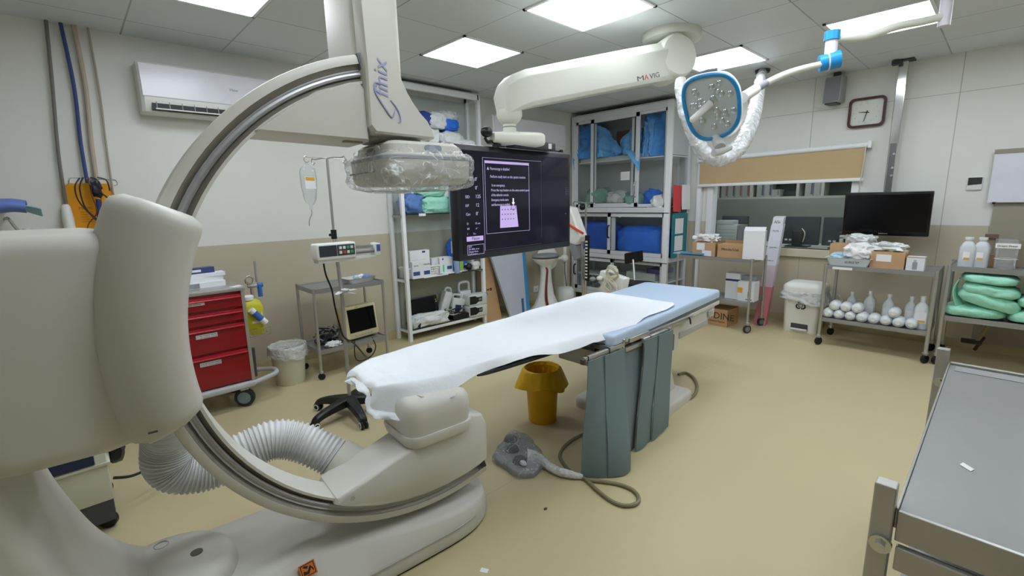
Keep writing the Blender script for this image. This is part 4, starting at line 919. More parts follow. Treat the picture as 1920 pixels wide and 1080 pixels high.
B().cyl((0, 0, -0.30), (0, 0, 0.08), 0.014).cyl((-0.03, 0, 0.10), (0.04, 0, 0.10), 0.017).lathe([(0.028, -0.01), (0.034, 0), (0.028, 0.01)], (-0.02, -0.02, 0.15), 20, axis=(0, 1, 0)).build('regulator_body', STEEL, GR)
B().cyl((0.045, 0, 0.10), (0.085, 0, 0.10), 0.020).cyl((0.06, 0, 0.09), (0.06, 0, 0.0), 0.018).build('blue_knob', mat('knob_blue', (50, 110, 190), 0.4), GR)
B().tube([(-0.02, -0.02, 0.13), (-0.05, -0.03, 0.16), (-0.02, -0.03, 0.19), (0.02, -0.02, 0.16)], 0.005, 8, smooth=4).cyl((0.06, 0.06, 0.12), (0.06, 0.06, 0.30), 0.010).build('gauge_loop', STEEL, GR)

# ------------------------------------------------------------------ pale waste bin by the cart
WB = thing('waste_bin', 'pale cream waste bin with white liner on the floor beside the red cart', 'waste bin', (1.30, 4.38, 0))
B().lathe([(0, 0), (0.118, 0), (0.122, 0.008), (0.148, 0.33), (0.154, 0.335), (0.154, 0.35), (0.140, 0.35), (0.118, 0.02), (0, 0.02)], n=36).build('bin_body', mat('bin_cream', (216, 214, 190), 0.45), WB, smooth=40)
def liner(u, v):
    a = 2*PI*u; pr = [(0.05, 0.31), (0.10, 0.325), (0.138, 0.335), (0.152, 0.362), (0.162, 0.352), (0.168, 0.31), (0.170, 0.262)]
    k = v*(len(pr)-1); i = min(int(k), len(pr)-2); t = k-i; r = pr[i][0]+(pr[i+1][0]-pr[i][0])*t; z = pr[i][1]+(pr[i+1][1]-pr[i][1])*t
    n1 = noise.noise(Vector((math.cos(a)*3, math.sin(a)*3, v*4)))
    return (r*math.cos(a)*(1+0.03*n1), r*math.sin(a)*(1+0.03*n1), z+0.03*n1*(v if v > 0.6 else 0.3)+ (0.02*math.sin(a*2+1) if v > 0.8 else 0))
B().grid(liner, 72, 20, closed_u=True).build('bin_liner', BAGF2, WB, smooth=50)

# ------------------------------------------------------------------ steel instrument trolley (left wall)
def steel_trolley(label, x0, x1, y0, y1, ztop, zlow, wheel=0.045, post=0.013, lip=0.03, name='steel_trolley', wheelm=BLACK, extra=0.02, drop=0.0):
    t = thing(name, label, 'trolley', ((x0+x1)/2, (y0+y1)/2, 0)); w, d = x1-x0, y1-y0
    for z, nm in ((ztop, 'top_shelf'), (zlow, 'lower_shelf')):
        b = B().span((-w/2, -d/2, z-0.004), (w/2, d/2, z))
        for s in (-1, 1):
            b.span((-w/2, s*d/2-0.004, z-lip), (w/2, s*d/2+0.004, z+0.012)); b.span((s*w/2-0.004, -d/2, z-lip), (s*w/2+0.004, d/2, z+0.012))
        b.build(nm, STEELP, t, smooth=0)
    for sx in (-1, 1):
        for sy in (-1, 1):
            B().cyl((sx*w/2, sy*d/2, wheel*2.2), (sx*w/2, sy*d/2, ztop+extra), post, n=16).lathe([(post, -0.012), (post*1.5, -0.01), (post*1.5, 0.004), (post, 0.008)], (sx*w/2, sy*d/2, wheel*2.5), 16).build('leg', STEEL, t)
            caster(t, sx*w/2, sy*d/2-wheel*0.1, wheel, wheelm)
    return t
steel_trolley('two-tier steel trolley against the left wall with a patient monitor on its lower shelf', 1.52, 2.20, 4.21, 4.62, 0.84, 0.27, 0.032)
# instrument tray on it
IT = thing('instrument_tray', 'shallow steel instrument tray on the left trolley top', 'tray', (2.02, 4.36, 0.842), 0.1)
rings = [[(p[0], p[1], z) for p in rrect(w_, d_, 0.03, 4)] for w_, d_, z in ((0.26, 0.15, 0.0), (0.30, 0.19, 0.05), (0.31, 0.20, 0.05), (0.29, 0.18, 0.044), (0.25, 0.14, 0.006))]
B().loft(rings).build('tray_body', STEEL, IT, smooth=30)
for k, (x, y, a, s) in enumerate(((0.05, 0.03, 0.4, '#'), (-0.02, 0.0, 1.0, 'b'), (0.09, 0.0, 0.2, 'c'))):
    o = B().lump((0, 0, 0.02), (0.09, 0.06, 0.05), 0.3, 2.5, 20+k, 3).build('swab_pack', [PAPER, SKYP, mat('pack_blue', (120, 150, 200), 0.6)][k], smooth=30); o.location = (2.02+x, 4.36+y, 0.865); o.rotation_euler = (0, 0, a)
    tag(o, ['small crumpled white swab pack in the steel tray', 'pale blue swab pack in the steel tray', 'mid blue swab pack at the right of the steel tray'][k], 'swab pack', 'swab packs in the steel tray')
# patient monitor on the lower shelf
PM = thing('patient_monitor', 'old cream patient monitor with dark screen on the lower shelf of the left trolley', 'monitor', (2.00, 4.36, 0.272), math.radians(8))
R = Matrix.Rotation(math.radians(-8), 4, 'X')
B().span((-0.185, -0.06, 0.01), (0.185, 0.10, 0.335), bev=0.02, seg=3).xf(R).build('monitor_case', CREAMM, PM, smooth=40)
B().span((-0.165, -0.066, 0.045), (0.165, -0.058, 0.318), bev=0.004).xf(R).build('bezel_step', mat('cream_bezel', (214, 204, 160), 0.5), PM, smooth=30)
B().span((-0.15, -0.069, 0.075), (0.152, -0.064, 0.305)).xf(R).build('screen', BLACKG, PM, smooth=0)
for k in range(6): B().box((-0.09+k*0.036, -0.068, 0.040), (0.022, 0.008, 0.008), bev=0.002).xf(R).build('key', CREAMD, PM, smooth=0)
B().text('CMS', 0.016, (-0.06, -0.0675, 0.311), (1, 0, 0), (0, 0, 1), ext=0.0004).xf(R).build('lettering', INK, PM, smooth=0)
# tangled leads
TG = thing('lead_tangle', 'tangle of black monitor leads heaped beside the cream monitor', 'cables', (1.68, 4.40, 0.272)); TG['kind'] = 'thing'
rr = random.Random(5)
for k in range(11):
    p = [Vector((rr.uniform(-0.11, 0.11), rr.uniform(-0.09, 0.09), 0.012+rr.uniform(0, 0.22)*(1-abs(q-3)/4))) for q in range(7)]
    B().tube(p, 0.006, 7, smooth=7).build('lead', [BLACK, DARKG, GREYP][k % 3], TG)
o = B().lump((0, 0, 0.025), (0.15, 0.10, 0.06), 0.35, 2.5, 8, 4, flat=-0.024).build('white_cuff', LIDW, smooth=40); o.location = (1.68, 4.27, 0.272); tag(o, 'crumpled white cuff in plastic in front of the lead tangle', 'cuff')
o = B().tube([Vector(p) for p in ((1.86, 4.20, 0.30), (1.84, 4.18, 0.16), (1.88, 4.17, 0.10), (2.0, 4.17, 0.12), (2.06, 4.18, 0.20), (2.05, 4.22, 0.29))], 0.005, 7, smooth=8).build('hanging_lead', BLACK, origin=(1.9, 4.2, 0.2)); tag(o, 'black lead drooping in a loop below the left trolley lower shelf', 'cable')

# ------------------------------------------------------------------ IV stand with pump and infusion bottle
IV = thing('drip_stand', 'chrome drip stand on a black five-star castor base', 'drip stand', (1.39, 3.325, 0))
px = [at_y(x, y, 3.325)-Vector((1.39, 3.325, 0)) for x, y in ((655, 744), (642, 560), (626, 440), (613, 297))]
for p in px: p.y = 0
B().cyl((px[0].x, 0, 0.10), (px[1].x, 0, px[1].z), 0.0135).cyl((px[1].x, 0, px[1].z-0.01), (px[2].x, 0, px[2].z), 0.0125).cyl((px[2].x, 0, px[2].z), (px[3].x, 0, px[3].z), 0.009).build('pole', STEEL, IV)
B().cyl((px[2].x, 0, px[2].z-0.03), (px[2].x, 0, px[2].z+0.035), 0.02, n=16).cyl((px[2].x-0.035, -0.01, px[2].z), (px[2].x, 0, px[2].z), 0.010, n=10).build('height_clamp', BLACK, IV)
for k in range(5):
    a = math.radians(263+72*k)
    d = Vector((math.cos(a), math.sin(a), 0)); s = Vector((-d.y, d.x, 0))
    rings = []
    for r, hw, z0, z1 in ((0.0, 0.045, 0.085, 0.155), (0.06, 0.04, 0.085, 0.15), (0.18, 0.032, 0.075, 0.128), (0.26, 0.028, 0.06, 0.105), (0.295, 0.027, 0.04, 0.09), (0.312, 0.025, 0.03, 0.07)):
        rings.append([d*r+s*hw+Vector((0, 0, z0)), d*r+s*hw+Vector((0, 0, z1-0.01)), d*r+s*hw*0.6+Vector((0, 0, z1)), d*r-s*hw*0.6+Vector((0, 0, z1)), d*r-s*hw+Vector((0, 0, z1-0.01)), d*r-s*hw+Vector((0, 0, z0))])
    L_ = B().loft(refine(rings, 3)).build('base_leg', BLACK, IV, smooth=40)
    c = d*0.30+Vector((0, 0, 0.03))
    for q in (-1, 1):
        B().lathe([(0, -0.009), (0.026, -0.009), (0.03, -0.005), (0.03, 0.006), (0.024, 0.009), (0, 0.009)], c+s*0.017*q, 20, axis=s).build('castor_wheel', BLACK, L_)
        B().lathe([(0.017, 0.0), (0.0245, 0.0), (0.0245, 0.0035), (0.017, 0.0035)], c+s*(0.0265 if q > 0 else -0.030), 20, axis=s).build('white_ring', WHITEP, L_)
tp = Vector((px[3].x, 0, px[3].z))
hk = B()
for k, a in enumerate((0.2, PI/2+0.3, PI+0.1, -PI/2+0.4)):
    d = Vector((math.cos(a), math.sin(a), 0))
    hk.tube([tp, tp+d*0.05+Vector((0, 0, 0.004)), tp+d*0.13, tp+d*0.155+Vector((0, 0, 0.006)), tp+d*0.165+Vector((0, 0, -0.018)), tp+d*0.148+Vector((0, 0, -0.034)), tp+d*0.13+Vector((0, 0, -0.022))], 0.004, 7, smooth=5)
hk.build('hooks', STEEL, IV)
bp_ = tp+Vector((math.cos(PI+0.1)*0.148, math.sin(PI+0.1)*0.148, -0.03))+Vector((1.39, 3.325, 0))
BT = thing('infusion_bottle', 'clear plastic infusion bottle with orange label hanging from the drip stand', 'infusion bottle', bp_)
rings = []
for z, w_, d_ in ((0.0, 0.012, 0.01), (-0.02, 0.03, 0.02), (-0.045, 0.095, 0.055), (-0.07, 0.108, 0.06), (-0.16, 0.105, 0.06), (-0.21, 0.09, 0.055), (-0.25, 0.08, 0.05), (-0.28, 0.05, 0.04), (-0.295, 0.02, 0.02), (-0.32, 0.016, 0.016)):
    rings.append([(p[0], p[1], z) for p in rrect(w_, d_, min(w_, d_)*0.45, 4)])
B().loft(rings).build('bottle_body', LIQUID, BT, smooth=50)
B().span((-0.035, -0.032, -0.18), (0.035, -0.030, -0.10)).build('bottle_label', PAPER, BT, smooth=0)
B().span((-0.03, -0.0335, -0.125), (0.03, -0.0318, -0.103)).build('orange_band', INKY, BT, smooth=0)
B().tube([(0, 0, -0.32), (0, 0, -0.35), (-0.02, 0, -0.39), (-0.025, 0, -0.43)], 0.003, 6, smooth=4).build('drip_tube', GREYP, BT)
# syringe pump clamped on the pole
PU = thing('syringe_pump', 'white syringe pump with dark display clamped on the drip stand', 'pump', at_y(636, 489, 3.28), math.radians(2))
B().span((-0.185, -0.075, 0.02), (0.10, 0.03, 0.135), bev=0.012, seg=3).build('pump_case', WHITEP, PU, smooth=40)
B().span((-0.17, -0.079, 0.045), (-0.045, -0.072, 0.122), bev=0.003).build('display', mat('display_grey', (52, 58, 66), 0.25), PU, smooth=0)
B().span((-0.042, -0.079, 0.045), (0.088, -0.072, 0.122), bev=0.003).build('key_panel', mat('panel_slate', (70, 74, 80), 0.4), PU, smooth=0)
for k in range(8):
    x, z = -0.02+(k % 4)*0.028, 0.10-(k//4)*0.032
    B().box((x, -0.081, z), (0.019, 0.006, 0.02), bev=0.002).build('key', [WHITEP, WHITEP, mat('key_green', (70, 170, 100), 0.4), WHITEP, WHITEP, mat('key_red', (204, 76, 60), 0.4), WHITEP, MATS['key_green']][k], PU, smooth=0)
B().span((-0.175, -0.06, 0.0), (0.27, 0.02, 0.022), bev=0.004).build('syringe_tray', WHITEP, PU, smooth=30)
B().span((0.10, -0.04, 0.078), (0.30, -0.025, 0.098)).span((0.10, -0.01, 0.085), (0.30, 0.0, 0.10)).build('slide_rails', STEEL, PU, smooth=0)
B().cyl((0.10, -0.045, 0.055), (0.26, -0.045, 0.055), 0.014, n=16).build('syringe_barrel', GREYP, PU)
B().span((0.255, -0.075, 0.02), (0.295, 0.01, 0.11), bev=0.006).build('plunger_head', WHITEP, PU, smooth=30)
B().span((0.262, -0.079, 0.05), (0.29, -0.074, 0.10)).build('blue_mark', mat('mark_blue', (70, 96, 170), 0.5), PU, smooth=0)
B().span((-0.03, 0.0, 0.0), (0.03, 0.06, 0.06), bev=0.01).build('pole_clamp', DARKG, PU, smooth=30)
o = B().tube([Vector(p) for p in (*[at_y(x, y, 3.28) for x, y in ((606, 489), (611, 515), (622, 543), (628, 575), (637, 610), (645, 632))], at_y(665, 645, 3.4), at_y(685, 668, 3.6), at_z(700, 684, 0.012))], 0.0065, 8, smooth=8).build('pump_cable', BLACK, origin=(1.47, 3.42, 1.0)); tag(o, 'black power cable hanging from the syringe pump to the floor', 'cable')
PT_ = thing('paper_note', 'crumpled white paper notes taped round the drip stand pole', 'paper note', at_y(648, 545, 3.30))
for k in range(6):
    a = k*1.05
    B().box((0.035*math.cos(a), 0.025*math.sin(a), 0.012*math.sin(k*2.1)), (0.085, 0.045, 0.003), a, mtx=Matrix.Rotation(0.25*math.sin(k*1.7), 4, 'Y')).build('paper_flap', PAPER, PT_, smooth=0)

# ------------------------------------------------------------------ cream control cabinet glimpsed under the side arm
WC = thing('control_cabinet', 'cream equipment cabinet with two dark blue panels on castors below the C-arm', 'cabinet', (-0.26, 3.18, 0))
B().span((-0.30, -0.24, 0.16), (0.24, 0.25, 0.46), bev=0.01).build('cabinet_body', mat('cabinet_cream', (206, 206, 186), 0.5), WC, smooth=30)
for x0, x1 in ((-0.26, -0.03), (-0.015, 0.195)): B().span((x0, -0.248, 0.372), (x1, -0.238, 0.452), bev=0.003).build('blue_panel', mat('panel_navy', (38, 50, 78), 0.35), WC, smooth=0)
B().span((-0.29, -0.235, 0.05), (0.235, 0.24, 0.16)).build('plinth', mat('plinth_grey', (74, 76, 80), 0.5), WC, smooth=0)
B().span((-0.31, -0.25, 0.355), (0.25, 0.0, 0.367)).build('front_ledge', MATS['cabinet_cream'], WC, smooth=0)
for x in (-0.22, 0.20):
    for y in (-0.20, 0.18): caster(WC, x, y, 0.045, BLACK)
B().lump((0.275, -0.05, 0.35), (0.09, 0.14, 0.16), 0.15, 2, 3, 3).build('side_bumper', BLACK, WC)
B().lump((0.28, -0.10, 0.46), (0.13, 0.14, 0.10), 0.2, 2, 6, 3).build('clear_cup', BAGF2, WC)
o = B().tube([Vector(p) for p in ((-0.01, 3.10, 0.20), (0.06, 3.12, 0.17), (0.15, 3.16, 0.16), (0.22, 3.24, 0.12), (0.27, 3.40, 0.02), (0.30, 3.7, 0.012))], 0.008, 8, smooth=8).build('cabinet_cable', BLACK, origin=(0, 3.1, 0.2)); tag(o, 'black cable running from the cream cabinet to the floor under the ribbed hose', 'cable')
# ------------------------------------------------------------------ white framed glass shelving unit
SU = thing('shelving_unit', 'tall white framed shelving unit with glass sides and glass shelves on the left wall', 'shelf', (3.31, 4.775, 0))
sw = dict(parent=SU, world=True)
sx0, sx1, sy0, sy1, sz = 2.74, 3.88, 4.655, 4.895, 2.88
for x in (sx0, sx1):
    for y in (sy0, sy1):
        xx = x - (0.03 if (x == sx0 and y == sy1) else 0)
        B().span((xx-0.02, y-0.02 if y == sy0 else y-0.04, 0), (xx+0.02, y+0.02 if y == sy0 else y, sz)).build('post', WHITEM, smooth=0, **sw)
b = B().span((sx0, sy0-0.02, sz-0.06), (sx1, sy0+0.02, sz)).span((sx0-0.02, sy0, sz-0.06), (sx0+0.02, sy1, sz)).span((sx1-0.02, sy0, sz-0.06), (sx1+0.02, sy1, sz))
b.build('top_frame', WHITEM, smooth=0, **sw)
B().span((sx0-0.02, sy0-0.02, sz), (sx1+0.02, sy1, sz+0.012)).build('roof_panel', mat('shelf_roof', (190, 196, 198), 0.5), smooth=0, **sw)
SZ = (0.135, 0.735, 1.475, 2.25)
SHG = film('shelf_glass', (110, 132, 126), 0.22, 0.05, bump=0.0, fres=0.4)
for z in SZ:
    B().span((sx0-0.015, sy0-0.015, z-0.008), (sx1+0.015, sy1-0.005, z)).build('glass_shelf', SHG, smooth=0, **sw)
    B().span((sx0-0.015, sy0-0.0185, z-0.009), (sx1+0.015, sy0-0.0145, z+0.001)).build('shelf_edge', mat('glass_edge', (34, 48, 46), 0.2), smooth=0, **sw)
    b = B().span((sx0-0.02, sy0, z-0.035), (sx0+0.02, sy1, z-0.008)).span((sx1-0.02, sy0, z-0.035), (sx1+0.02, sy1, z-0.008))
    b.build('side_bracket', WHITEM if z < 1.4 or z > 2 else STEELP, smooth=0, **sw)
B().span((sx0-0.02, sy0-0.018, 0.09), (sx1+0.02, sy0+0.018, 0.126)).build('bottom_rail', WHITEM, smooth=0, **sw)
B().span((sx0+0.02, sy1-0.012, 0.1), (sx1-0.02, sy1-0.006, sz-0.06)).build('back_glass', film('back_glass', (150, 168, 162), 0.12, 0.06, bump=0.0, fres=0.3), smooth=0, **sw)
for x in (sx0, sx1): B().span((x-0.003, sy0+0.02, 0.126), (x+0.003, sy1-0.04, sz-0.06)).build('side_glass', GLASSG, smooth=0, **sw)
def soft(name, label, cat, c, d, m, seed, rz=0.0, amp=0.22, freq=2.4, group=None, flat=True, power=0.7, sub=4):
    o = B().lump((0, 0, d[2]/2), d, amp, freq, seed, sub, flat=None, power=power).build(name, m, smooth=50)
    zmin = min(v.co.z for v in o.data.vertices)
    for v in o.data.vertices: v.co.z = max(v.co.z, zmin+d[2]*0.10)-(zmin+d[2]*0.10)
    o.location = c; o.rotation_euler = (0, 0, rz); return tag(o, label, cat, group)
G = 'wrapped bundles on the top glass shelf'
soft('wrapped_bundle', 'white wrapped bundle at the bottom left of the heap on the top glass shelf', 'bundle', (3.17, 4.76, 2.255), (0.34, 0.20, 0.20), LIDW, 31, group=G)
soft('wrapped_bundle', 'white rolled bundle in clear plastic at the bottom right of the top glass shelf heap', 'bundle', (3.50, 4.76, 2.255), (0.36, 0.20, 0.19), LIDW, 32, group=G)
soft('wrapped_bundle', 'flat white pack lying lowest at the right end of the top glass shelf', 'bundle', (3.72, 4.74, 2.255), (0.28, 0.20, 0.10), PAPER, 33, group=G)
soft('wrapped_bundle', 'blue bundle in clear plastic in the middle of the top glass shelf heap', 'bundle', (3.50, 4.76, 2.44), (0.24, 0.18, 0.15), BLUED, 34, group=G)
soft('wrapped_bundle', 'crumpled white plastic bundle on top of the heap on the top glass shelf', 'bundle', (3.32, 4.76, 2.45), (0.26, 0.18, 0.19), LIDW, 35, group=G)
soft('wrapped_bundle', 'white plastic over the blue bundle at the upper right of the top shelf heap', 'bundle', (3.48, 4.78, 2.56), (0.30, 0.17, 0.12), BAGW, 36, group=G)
soft('wrapped_bundle', 'dark blue bundle peeking out at the upper left of the top shelf heap', 'bundle', (3.15, 4.78, 2.45), (0.24, 0.16, 0.19), mat('navy_wrap', (40, 66, 140), 0.6, var=0.15), 37, group=G)
o = B().span((-0.03, -0.02, 0), (0.03, 0.02, 0.05)).build('small_box', PAPER, smooth=0); o.location = (2.98, 4.70, 2.255); tag(o, 'small white packet at the left end of the top glass shelf', 'packet')
# second shelf: drapes
G = 'cloth bundles on the second glass shelf'
soft('cloth_bundle', 'blue cloth bundle in clear plastic at the left of the second glass shelf', 'bundle', (2.93, 4.78, 1.478), (0.30, 0.20, 0.24), BLUEP, 41, group=G)
soft('cloth_bundle', 'mint green cloth bundle lying lower on the second glass shelf', 'bundle', (3.25, 4.77, 1.478), (0.50, 0.21, 0.20), MINT, 42, group=G)
soft('cloth_bundle', 'mint green cloth bundle stacked on top on the second glass shelf', 'bundle', (3.20, 4.78, 1.665), (0.42, 0.18, 0.17), MINT, 43, group=G)
soft('cloth_bundle', 'small mint green bundle behind the pale blue tube on the second glass shelf', 'bundle', (3.60, 4.79, 1.478), (0.22, 0.17, 0.19), MINT, 44, group=G)
o = B().span((-0.09, -0.07, 0), (0.09, 0.07, 0.30), bev=0.01).build('black_case', BLACK, smooth=30); o.location = (3.60, 4.80, 1.668); tag(o, 'black case standing on the green bundle beside the large monitor edge', 'case')
o = B().lathe([(0, 0), (0.035, 0), (0.035, 0.27), (0.02, 0.30), (0, 0.30)], n=20).build('white_canister', WHITEP); o.location = (3.40, 4.735, 1.66); tag(o, 'white canister standing on the green bundles behind the pale blue tube', 'canister')
o = B().span((-0.045, -0.003, -0.03), (0.045, 0.0, 0.0)).build('paper_tag', PAPER, smooth=0); o.location = (2.98, 4.635, 1.48); tag(o, 'white paper tag stuck to the edge of the second glass shelf', 'paper')
# pale blue tube with white joint standing in front of the shelf
BT2 = thing('hose_pole', 'pale blue tube with white joint leaning in front of the glass shelves', 'tube', (3.42, 4.60, 0.74))
B().cyl((-0.02, 0, 1.02), (0.0, 0, 0.37), 0.036, n=20).cyl((0.0, 0, 0.26), (0.02, 0, 0.0), 0.034, n=20).build('blue_tube', mat('tube_pale_blue', (142, 164, 198), 0.45), BT2)
B().cyl((0, 0, 0.25), (0, 0, 0.39), 0.047, n=24).build('white_joint', WHITEP, BT2)
BT2.location = (3.40, 4.60, 0.738)
# middle shelf: cartons, basket, bottles
zs = 0.7365
G = 'cartons on the middle glass shelf'
BK = thing('plastic_basket', 'white perforated plastic basket of cartons on the middle glass shelf', 'basket', (2.98, 4.76, zs))
b = B()
b.span((-0.20, -0.085, 0), (0.20, 0.085, 0.006))
for zz, e in ((0.008, 0), (0.035, 0.004), (0.062, 0.008), (0.089, 0.012), (0.116, 0.016)):
    b.tube([(-0.20-e, -0.085-e, zz), (0.20+e, -0.085-e, zz), (0.20+e, 0.085+e, zz), (-0.20-e, 0.085+e, zz)], 0.006 if zz < 0.11 else 0.011, 6, closed=True)
for k in range(17):
    x = -0.20+k*0.025
    for s in (-1, 1): b.box((x, s*0.092, 0.06), (0.010, 0.005, 0.12))
for k in range(7):
    y = -0.085+k*0.028
    for s in (-1, 1): b.box((s*0.208, y, 0.06), (0.005, 0.010, 0.12))
b.build('basket_body', WHITEP, BK, smooth=0)
carton('carton', 'large white carton standing tallest in the basket on the middle glass shelf', (2.99, 4.785, zs+0.008), (0.27, 0.07, 0.30), 0.0, PAPER, group=G, bands=[(INKN, 0.62, 0.78, 0.9, 0.97)])
carton('carton', 'brown carton end at the left of the basket on the middle glass shelf', (2.84, 4.76, zs+0.008), (0.10, 0.10, 0.14), 0.0, CARD, group=G)
blab = [(INKB, 0.55, 0.93, 0.30, 0.62)]
carton('carton', 'white carton with blue label at the bottom of the pair at the shelf front', (2.915, 4.655, zs), (0.24, 0.10, 0.11), -0.05, group=G, bands=[(INKB, 0.04, 0.40, 0.35, 0.75), (INKB, 0.62, 0.95, 0.35, 0.75)])
carton('carton', 'white carton with dark lettering on top of the pair at the shelf front', (2.915, 4.655, zs+0.11), (0.24, 0.10, 0.09), -0.03, group=G, txt=[('Ultravist', 0.028, 0.60, 0.45), ('Sterile', 0.022, 0.08, 0.4)])
carton('carton', 'white carton with blue label and green stripe in the centre of the middle glass shelf', (3.33, 4.75, zs), (0.18, 0.13, 0.20), -0.15, group=G, bands=[(INKB, 0.55, 0.92, 0.25, 0.45), (INKG, 0.22, 0.34, 0.1, 0.55), (INKN, 0.2, 0.3, 0.85, 0.95)])
carton('carton', 'white carton with dark blue side label left of the green striped one', (3.22, 4.80, zs), (0.12, 0.10, 0.195), -0.1, group=G, bands=[(INKB, 0.1, 0.9, 0.2, 0.42)])
carton('carton', 'lime green carton standing beside the blue sack on the middle glass shelf', (3.545, 4.70, zs), (0.06, 0.05, 0.155), 0.1, mat('lime_carton', (146, 190, 88), 0.5), group=G)
for k, (x, y, dz) in enumerate(((3.33, 4.665, 0), (3.10, 4.625, 0.0), (3.40, 4.66, 0.004))):
    o = B().box((0, 0, 0.004), (0.34, 0.09, 0.007 if k < 2 else 0.004)).build('paper_sheet', PAPER, smooth=0); o.location = (x, y, zs+dz); o.rotation_euler = (0, 0, 0.06*k-0.05)
    tag(o, ['lower white paper sheet lying along the front of the middle glass shelf', 'white paper pad overhanging the shelf edge by the front left post', 'upper white paper sheet lying on another along the shelf front'][k], 'paper', 'papers on the middle glass shelf')
soft('blue_sack', 'deep blue sack at the back of the middle glass shelf behind the pale blue tube', 'sack', (3.58, 4.80, zs), (0.26, 0.17, 0.42), BLUED, 51)
for k, (x, y) in enumerate(((3.63, 4.69), (3.62, 4.665))):
    o = B().lathe([(0, 0), (0.024, 0), (0.024, 0.055), (0.014, 0.066), (0.016, 0.068), (0.016, 0.085), (0, 0.085)], n=16).build('white_jar', WHITEP); o.location = (x, y+0.005*k, zs)
    if k: o.location = (3.63, 4.745, zs+0.0)
    tag(o, ['small white jar standing in front by the lime carton', 'small white jar standing behind the other one by the lime carton'][k], 'jar', 'small white jars by the lime carton')
CM = thing('camera_unit', 'white camera shaped device with black lens lying at the right of the middle glass shelf', 'device', (3.78, 4.72, zs), 0.3)
B().cyl((-0.07, 0, 0.05), (0.09, 0, 0.05), 0.045, n=22).span((-0.05, -0.05, 0), (0.05, 0.05, 0.03), bev=0.005).build('device_body', WHITEP, CM, smooth=40)
B().cyl((0.088, 0, 0.05), (0.094, 0, 0.05), 0.03, n=18).build('device_lens', BLACK, CM)
B().lump((-0.13, 0, 0.045), (0.12, 0.10, 0.09), 0.3, 3, 4, 3).build('dark_bundle', BLACK, CM)
# bottom shelf: monitors, pumps, power packs
zb_ = 0.1365
LC = thing('flat_monitor_back', 'black flat monitor lying against the back of the bottom glass shelf', 'monitor', (3.04, 4.78, zb_))
R = Matrix.Rotation(math.radians(-14), 4, 'X')
B().span((-0.22, -0.012, 0.005), (0.22, 0.02, 0.33), bev=0.008).xf(R).build('monitor_case', BLACK, LC, smooth=30)
B().span((-0.205, -0.0155, 0.03), (0.17, -0.011, 0.315)).xf(R).build('screen', BLACKG, LC, smooth=0)
for z in (0.27, 0.245): B().cyl((0.195, -0.012, z), (0.195, -0.016, z), 0.008, n=12).xf(R).build('button', INKY if z > 0.26 else WHITEP, LC, smooth=0)
soft('plastic_heap', 'crumpled clear plastic sack at the front left of the bottom glass shelf', 'plastic sack', (3.05, 4.68, zb_), (0.46, 0.15, 0.15), LIDW, 61, amp=0.35)
soft('plastic_heap', 'small pale sack between the left post and the bigger plastic sack', 'plastic sack', (2.85, 4.70, zb_), (0.16, 0.14, 0.16), mat('sack_pale', (196, 208, 206), 0.45, var=0.08), 62)
o = B().cyl((0, 0, 0.04), (0.08, -0.06, 0.02), 0.03, n=14).cyl((0.0, 0, 0.04), (-0.05, 0.05, 0.06), 0.02, n=12).build('torch', BLACK); o.location = (2.80, 4.70, zb_+0.01); tag(o, 'black torch handle at the left front of the bottom glass shelf', 'torch')
for k in range(2):
    DV = thing('pulse_monitor', ['tilted white bedside device with carry handle at the back of the bottom shelf', 'white bedside device with small blue display in the centre of the bottom shelf'][k], 'device', (3.30+0.17*k, 4.80-0.02*k, zb_), -0.12)
    R = Matrix.Rotation(math.radians(14 if k else 20), 4, 'Y')
    B().span((-0.09, -0.06, 0.01 if k else 0.02), (0.09 if k else 0.02, 0.05, 0.25 if k else 0.36), bev=0.012).xf(R).build('device_case', DEVICEG, DV, smooth=40)
    if k: B().span((-0.045, -0.064, 0.05), (0.045, -0.058, 0.17)).xf(R).build('display', mat('display_navy', (40, 52, 96), 0.25), DV, smooth=0)
    B().tube([Vector((-0.07, 0, 0.25 if k else 0.35)), Vector((-0.06, 0, 0.29 if k else 0.40)), Vector((0.06 if k else 0.0, 0, 0.29 if k else 0.40)), Vector((0.07 if k else 0.02, 0, 0.25 if k else 0.35))], 0.014, 8, smooth=4).xf(R).build('carry_handle', DEVICEG, DV)
HB = thing('infusion_controller', 'white upright controller with open carry handle at the right of the bottom shelf', 'device', (3.66, 4.80, zb_))
b = B().span((-0.09, -0.04, 0), (0.09, 0.05, 0.32), bev=0.01)
b.tube([(-0.08, 0, 0.31), (-0.08, 0, 0.40), (-0.05, 0, 0.43), (0.05, 0, 0.43), (0.08, 0, 0.40), (0.08, 0, 0.31)], 0.016, 8, smooth=3)
b.build('device_case', DEVICEG, HB, smooth=40)
for k in range(2):
    PP = thing('power_pack', ['white power module with black connector panel, lower of the stacked pair on the bottom shelf', 'white power module with black connector panel, upper of the stacked pair on the bottom shelf'][k], 'device', (3.74, 4.67, zb_+0.142*k), -0.06, 'stacked power modules')
    B().span((-0.14, -0.075, 0), (0.14, 0.075, 0.138), bev=0.008).build('module_case', DEVICEG, PP, smooth=30)
    B().poly([(-0.135, -0.0765, 0.02), (-0.04, -0.0765, 0.02), (0.0, -0.0765, 0.045), (0.06, -0.0765, 0.045), (0.06, -0.0765, 0.105), (-0.02, -0.0765, 0.105), (-0.05, -0.0765, 0.125), (-0.135, -0.0765, 0.125)], (0, 0.004, 0)).build('connector_panel', BLACK, PP, smooth=0)
    for q in range(3): B().box((0.012+0.016*q, -0.078, 0.075), (0.011, 0.004, 0.03)).build('connector', GREYP, PP, smooth=0)
BB = thing('flat_unit', 'black flat unit lying in front of the white devices on the bottom shelf', 'device', (3.48, 4.69, zb_))
